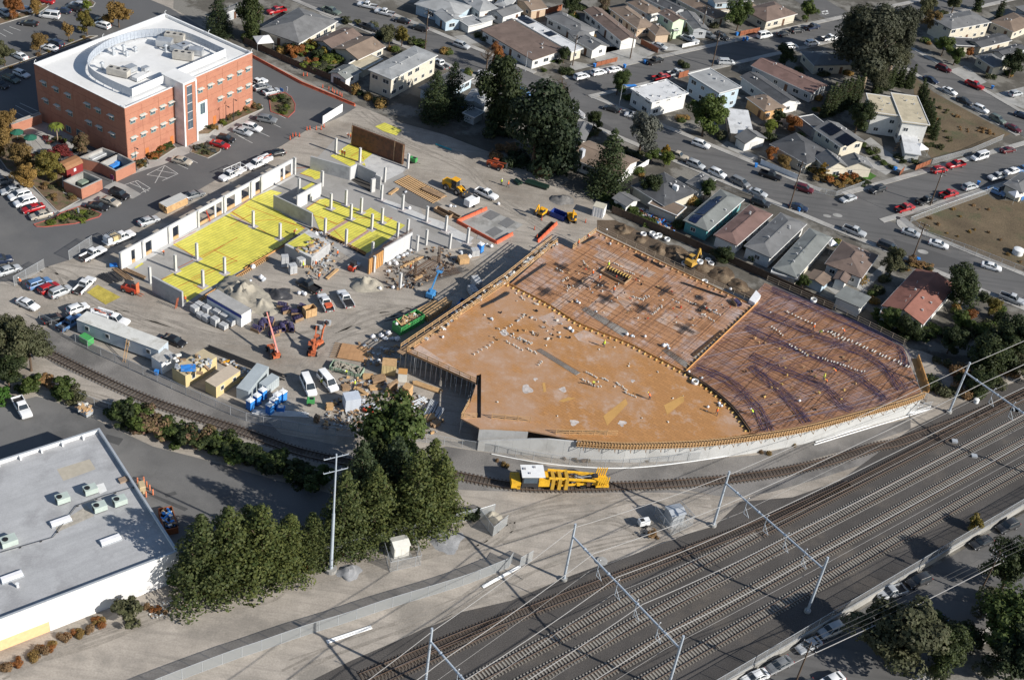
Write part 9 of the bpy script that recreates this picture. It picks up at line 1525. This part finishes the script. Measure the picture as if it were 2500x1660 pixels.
boardfence('dark board fence behind the orange barrier line',[(-81.9,315.5),(-66.8,307),(-56.5,302.1),(-50,296.8)],1.8,fb);boardfence('dark board fence above the dug bank',[(18.3,257.8),(23.2,255.6),(32.9,250.8),(41.9,246),(51.2,241)] + [(58.7,236.6),(65.9,232.3)],1.9,fb);boardfence('reddish fence before the broad concrete drive',[(11.8,333),(17.4,338.3)],1.3,ro_,.6);boardfence('red gate fence beside the flat-roofed corner house',[(34.7,333.4),(37.1,335.6)],1.8,ro_,.6);boardfence('red-brown fence beside the long porch house',[(24,352),(28.5,347.9)],1.6,ro_,.6);boardfence('long white garden wall by the black pickup',[(54.9,291.4),(63.7,286.4)],1.5,white,1.5);boardfence('white lattice fence before the pale green house',[(36,353.7),(40.9,357.9)],1.2,white,.6);boardfence('orange fence behind the top bungalow',[(-6.6,360.8),(-0.1,367.5)],1.8,ro_,.6);boardfence('brown fence by the round green tree at the top',[(53.5,368.1),(59.2,372.7)],1.6,ro_,.6);boardfence('brick-red gate piers and railing by the red SUV',[(90.6,296.1),(92.1,298.9)],1.4,ro_,.5);boardfence('brick and white railing before the stepped house',[(95.4,300.5),(99.9,304.9)],1.4,ro_,.5);boardfence('white plywood hoarding at the site entrance',[(-53.1,278.7),(-51.4,282.6),(-50.1,285.6)],2.2,white,1.2);boardfence('pale garden fence by the chimney house',[(19.8,272.4),(26.6,282.9)],1.5,white,.9);boardfence('dark fence between the teal and maroon houses',[(35.1,255.4),(38.1,253.2),(39.7,252.7)],1.8,fb)
fence('chain-link fence along the dry hillside lot',[(100.5,305.1),(112.1,314.2),(123.3,325.5)],1.6,netl);fence('chain-link fence round the flat vacant lot',[(114.5,295.2),(96.9,280),(89.9,273.8),(92.7,268.2),(101.3,265),(114.2,258.5)],1.5,netl);fence('chain-link gate panels at the site entrance',[(-96.7,198.4),(-93.4,205.4)],2.2,netl);fence('chain-link gate leaf with white board behind the debris pickup',[(-89.9,209.3),(-87.4,215.6)],2.2,netl);fence('dark mesh fence between the yard hedge and the siding',[(-73.4,169),(-66,166.9)],1.8,netd);fence('chain-link round the corner hedge',[(67.3,281.6),(72.7,280.9),(80.6,288.3)],1.4,netl)
def canopy(c,label,w_=1.6):
    o = thing('canopy_tent',label,'tent',c,rad(30));MB().add([(-w_,-w_,2.2),(w_,-w_,2.2),(w_,w_,2.2),(-w_,w_,2.2),(0,0,3.1),(-w_,-w_,1.95),(w_,-w_,1.95),(w_,w_,1.95),(-w_,w_,1.95)],[(0,1,4),(1,2,4),(2,3,4),(3,0,4),(5,6,1,0),(6,7,2,1),(7,8,3,2),(8,5,0,3)]).obj('canopy',tarpw,o)
    for x in (-w_,w_):
        for y in (-w_,w_):MB().tube([(x,y,0),(x,y,2.2)],.04,5).obj('leg',steel,o)
canopy((97.6,309.8),'white pyramid canopy tent by the outside stairs');canopy((118.8,291.9),'white canopy tent at the right edge of the vacant lot',1.3);canopy((68.6,255.6),'white garden parasol tent at the grey-green roof corner',1.1);canopy((-76.5,315.1),'pale shade sail behind the board fence',2.2)
tag(MB().tube([(0,0,0),(0,0,1.3),(0,0,1.38)],[1.25,1.25,1.1],20).obj('water_tank',white,None,40),'round white tank on the dry vacant lot','tank').location = (*(114.4,266.7),0)
for c,rz,d,l in (((-65.4,325.8),.3,(3.4,2.2),'bright blue tarpaulin beside the brown roof'),((21,319.7),.3,(4,1.2),'bright blue tarpaulin along the corner house eave'),((-56.8,178.4),.3,(2.6,2.0),'crumpled blue tarpaulin on the tan site cabin'),((-21.2,297.1),.5,(1.6,1.2),'small blue tarpaulin beneath the tall pine'),((-80.9,209.1),.4,(1.5,1.3),'blue tarpaulin bundle at the wall corner')):
    z = 3.0 if 'cabin' in l else 2.2 if 'eave' in l else .4;b = MB();n = 6;vs_ = [(-d[0]/2+d[0]*i/n,-d[1]/2+d[1]*j/n,.25*noise.noise((i*.9,j*.9,d[0]*3))+.12) for i in range(n+1) for j in range(n+1)];b.add(vs_,[(i*(n+1)+j,(i+1)*(n+1)+j,(i+1)*(n+1)+j+1,i*(n+1)+j+1) for i in range(n) for j in range(n)]);o = tag(b.obj('tarpaulin',bluep,None,60),l,'tarpaulin');o.location = (*c,z);o.rotation_euler[2] = rz
def ladder(label,a,c,m):
    o = thing('ladder',label,'ladder',a);A,C_ = Vector((0,0,0)),Vector((c[0]-a[0],c[1]-a[1],c[2]));sd_ = C_.cross(Vector((0,0,1))).normalized()*.24
    for s in (-1,1):MB().beam(A+sd_*s,C_+sd_*s,.07,.09).obj('stile',m,o)
    for k in range(1,12):p = A+(C_-A)*k/12;MB().beam(p-sd_,p+sd_,.05,.05).obj('rung',m,o)
ladder('orange ladder leaning on the shaded end wall',(-65.3,198.9),(*(-64.7,198.6),2.9),orm);ladder('tan ladder leaning on the office trailer',(-69.5,180.9),(*(-69.5,183.8),3.2),wood);ladder('red ladder leaning at the wide wall opening',(-67.2,230.3),(*(-68,230.2),2.6),redm)
for c,s_,l,m in (((-66,291),(1.0,.06,1.2),'small blue sign at the island head',bluep),((-64.8,291.7),(.5,.06,1.5),'small white sign behind the blue one',white),((-91.4,239.6),(.9,.06,1.6),'purple sign on the brick yard corner',plain('purple_sign',(.2,.03,.12))),((-93.7,225.2),(.5,.06,1.6),'white post sign in the red-kerbed bed',white)):
    o = thing('lot_sign',l,'sign',c,rad(-25));MB().tube([(0,0,0),(0,0,s_[2]+.4)],.04,5).obj('post',steel,o);MB().cbox((0,-.05,s_[2]*.6+.4),(s_[0],s_[1],s_[2]*.7)).obj('board',m,o)

# the low street: everything that stands beyond the retaining wall goes down with it
for o in list(COL.objects):
    if o.parent is None and o.type in ('EMPTY','MESH') and o.location.length > 1 and o.location.x*TN[0]+o.location.y*TN[1] > -70.0 and o.name.split('.')[0] not in ('retaining_wall','chain_link_fence','overhead_wire'):
        k = (156.21-LOW)/156.21;o.location = (o.location.x*k,o.location.y*k,o.location.z+LOW)
# rows of look-alikes: each label says which one of its row it is, counted from the left of the view
rows = {}
for o in COL.objects:
    if o.parent is None and o.get('group') and o.get('kind') == 'thing':rows.setdefault((o['group'],o['label']),[]).append(o)
NTH = 'first second third fourth fifth sixth seventh eighth ninth tenth eleventh twelfth'.split()
for (g_,l_),os_ in rows.items():
    if len(os_) < 2:continue
    def vx(o):
        c = Vector(o.location)
        if c.length < 1e-6 and o.type == 'MESH':c = sum((Vector(v.co) for v in o.data.vertices),Vector())/len(o.data.vertices)
        d = c - camo.matrix_world.translation;return d.dot(rt2)/d.dot(fw)
    for i,o in enumerate(sorted(os_,key=vx)):
        n_ = NTH[i] if i < 12 else '%d%s' % (i+1,{1:'st',2:'nd',3:'rd'}.get((i+1) % 10 if (i+1) % 100 not in (11,12,13) else 0,'th'))
        o['label'] = l_ + ', ' + n_ + ' from left'
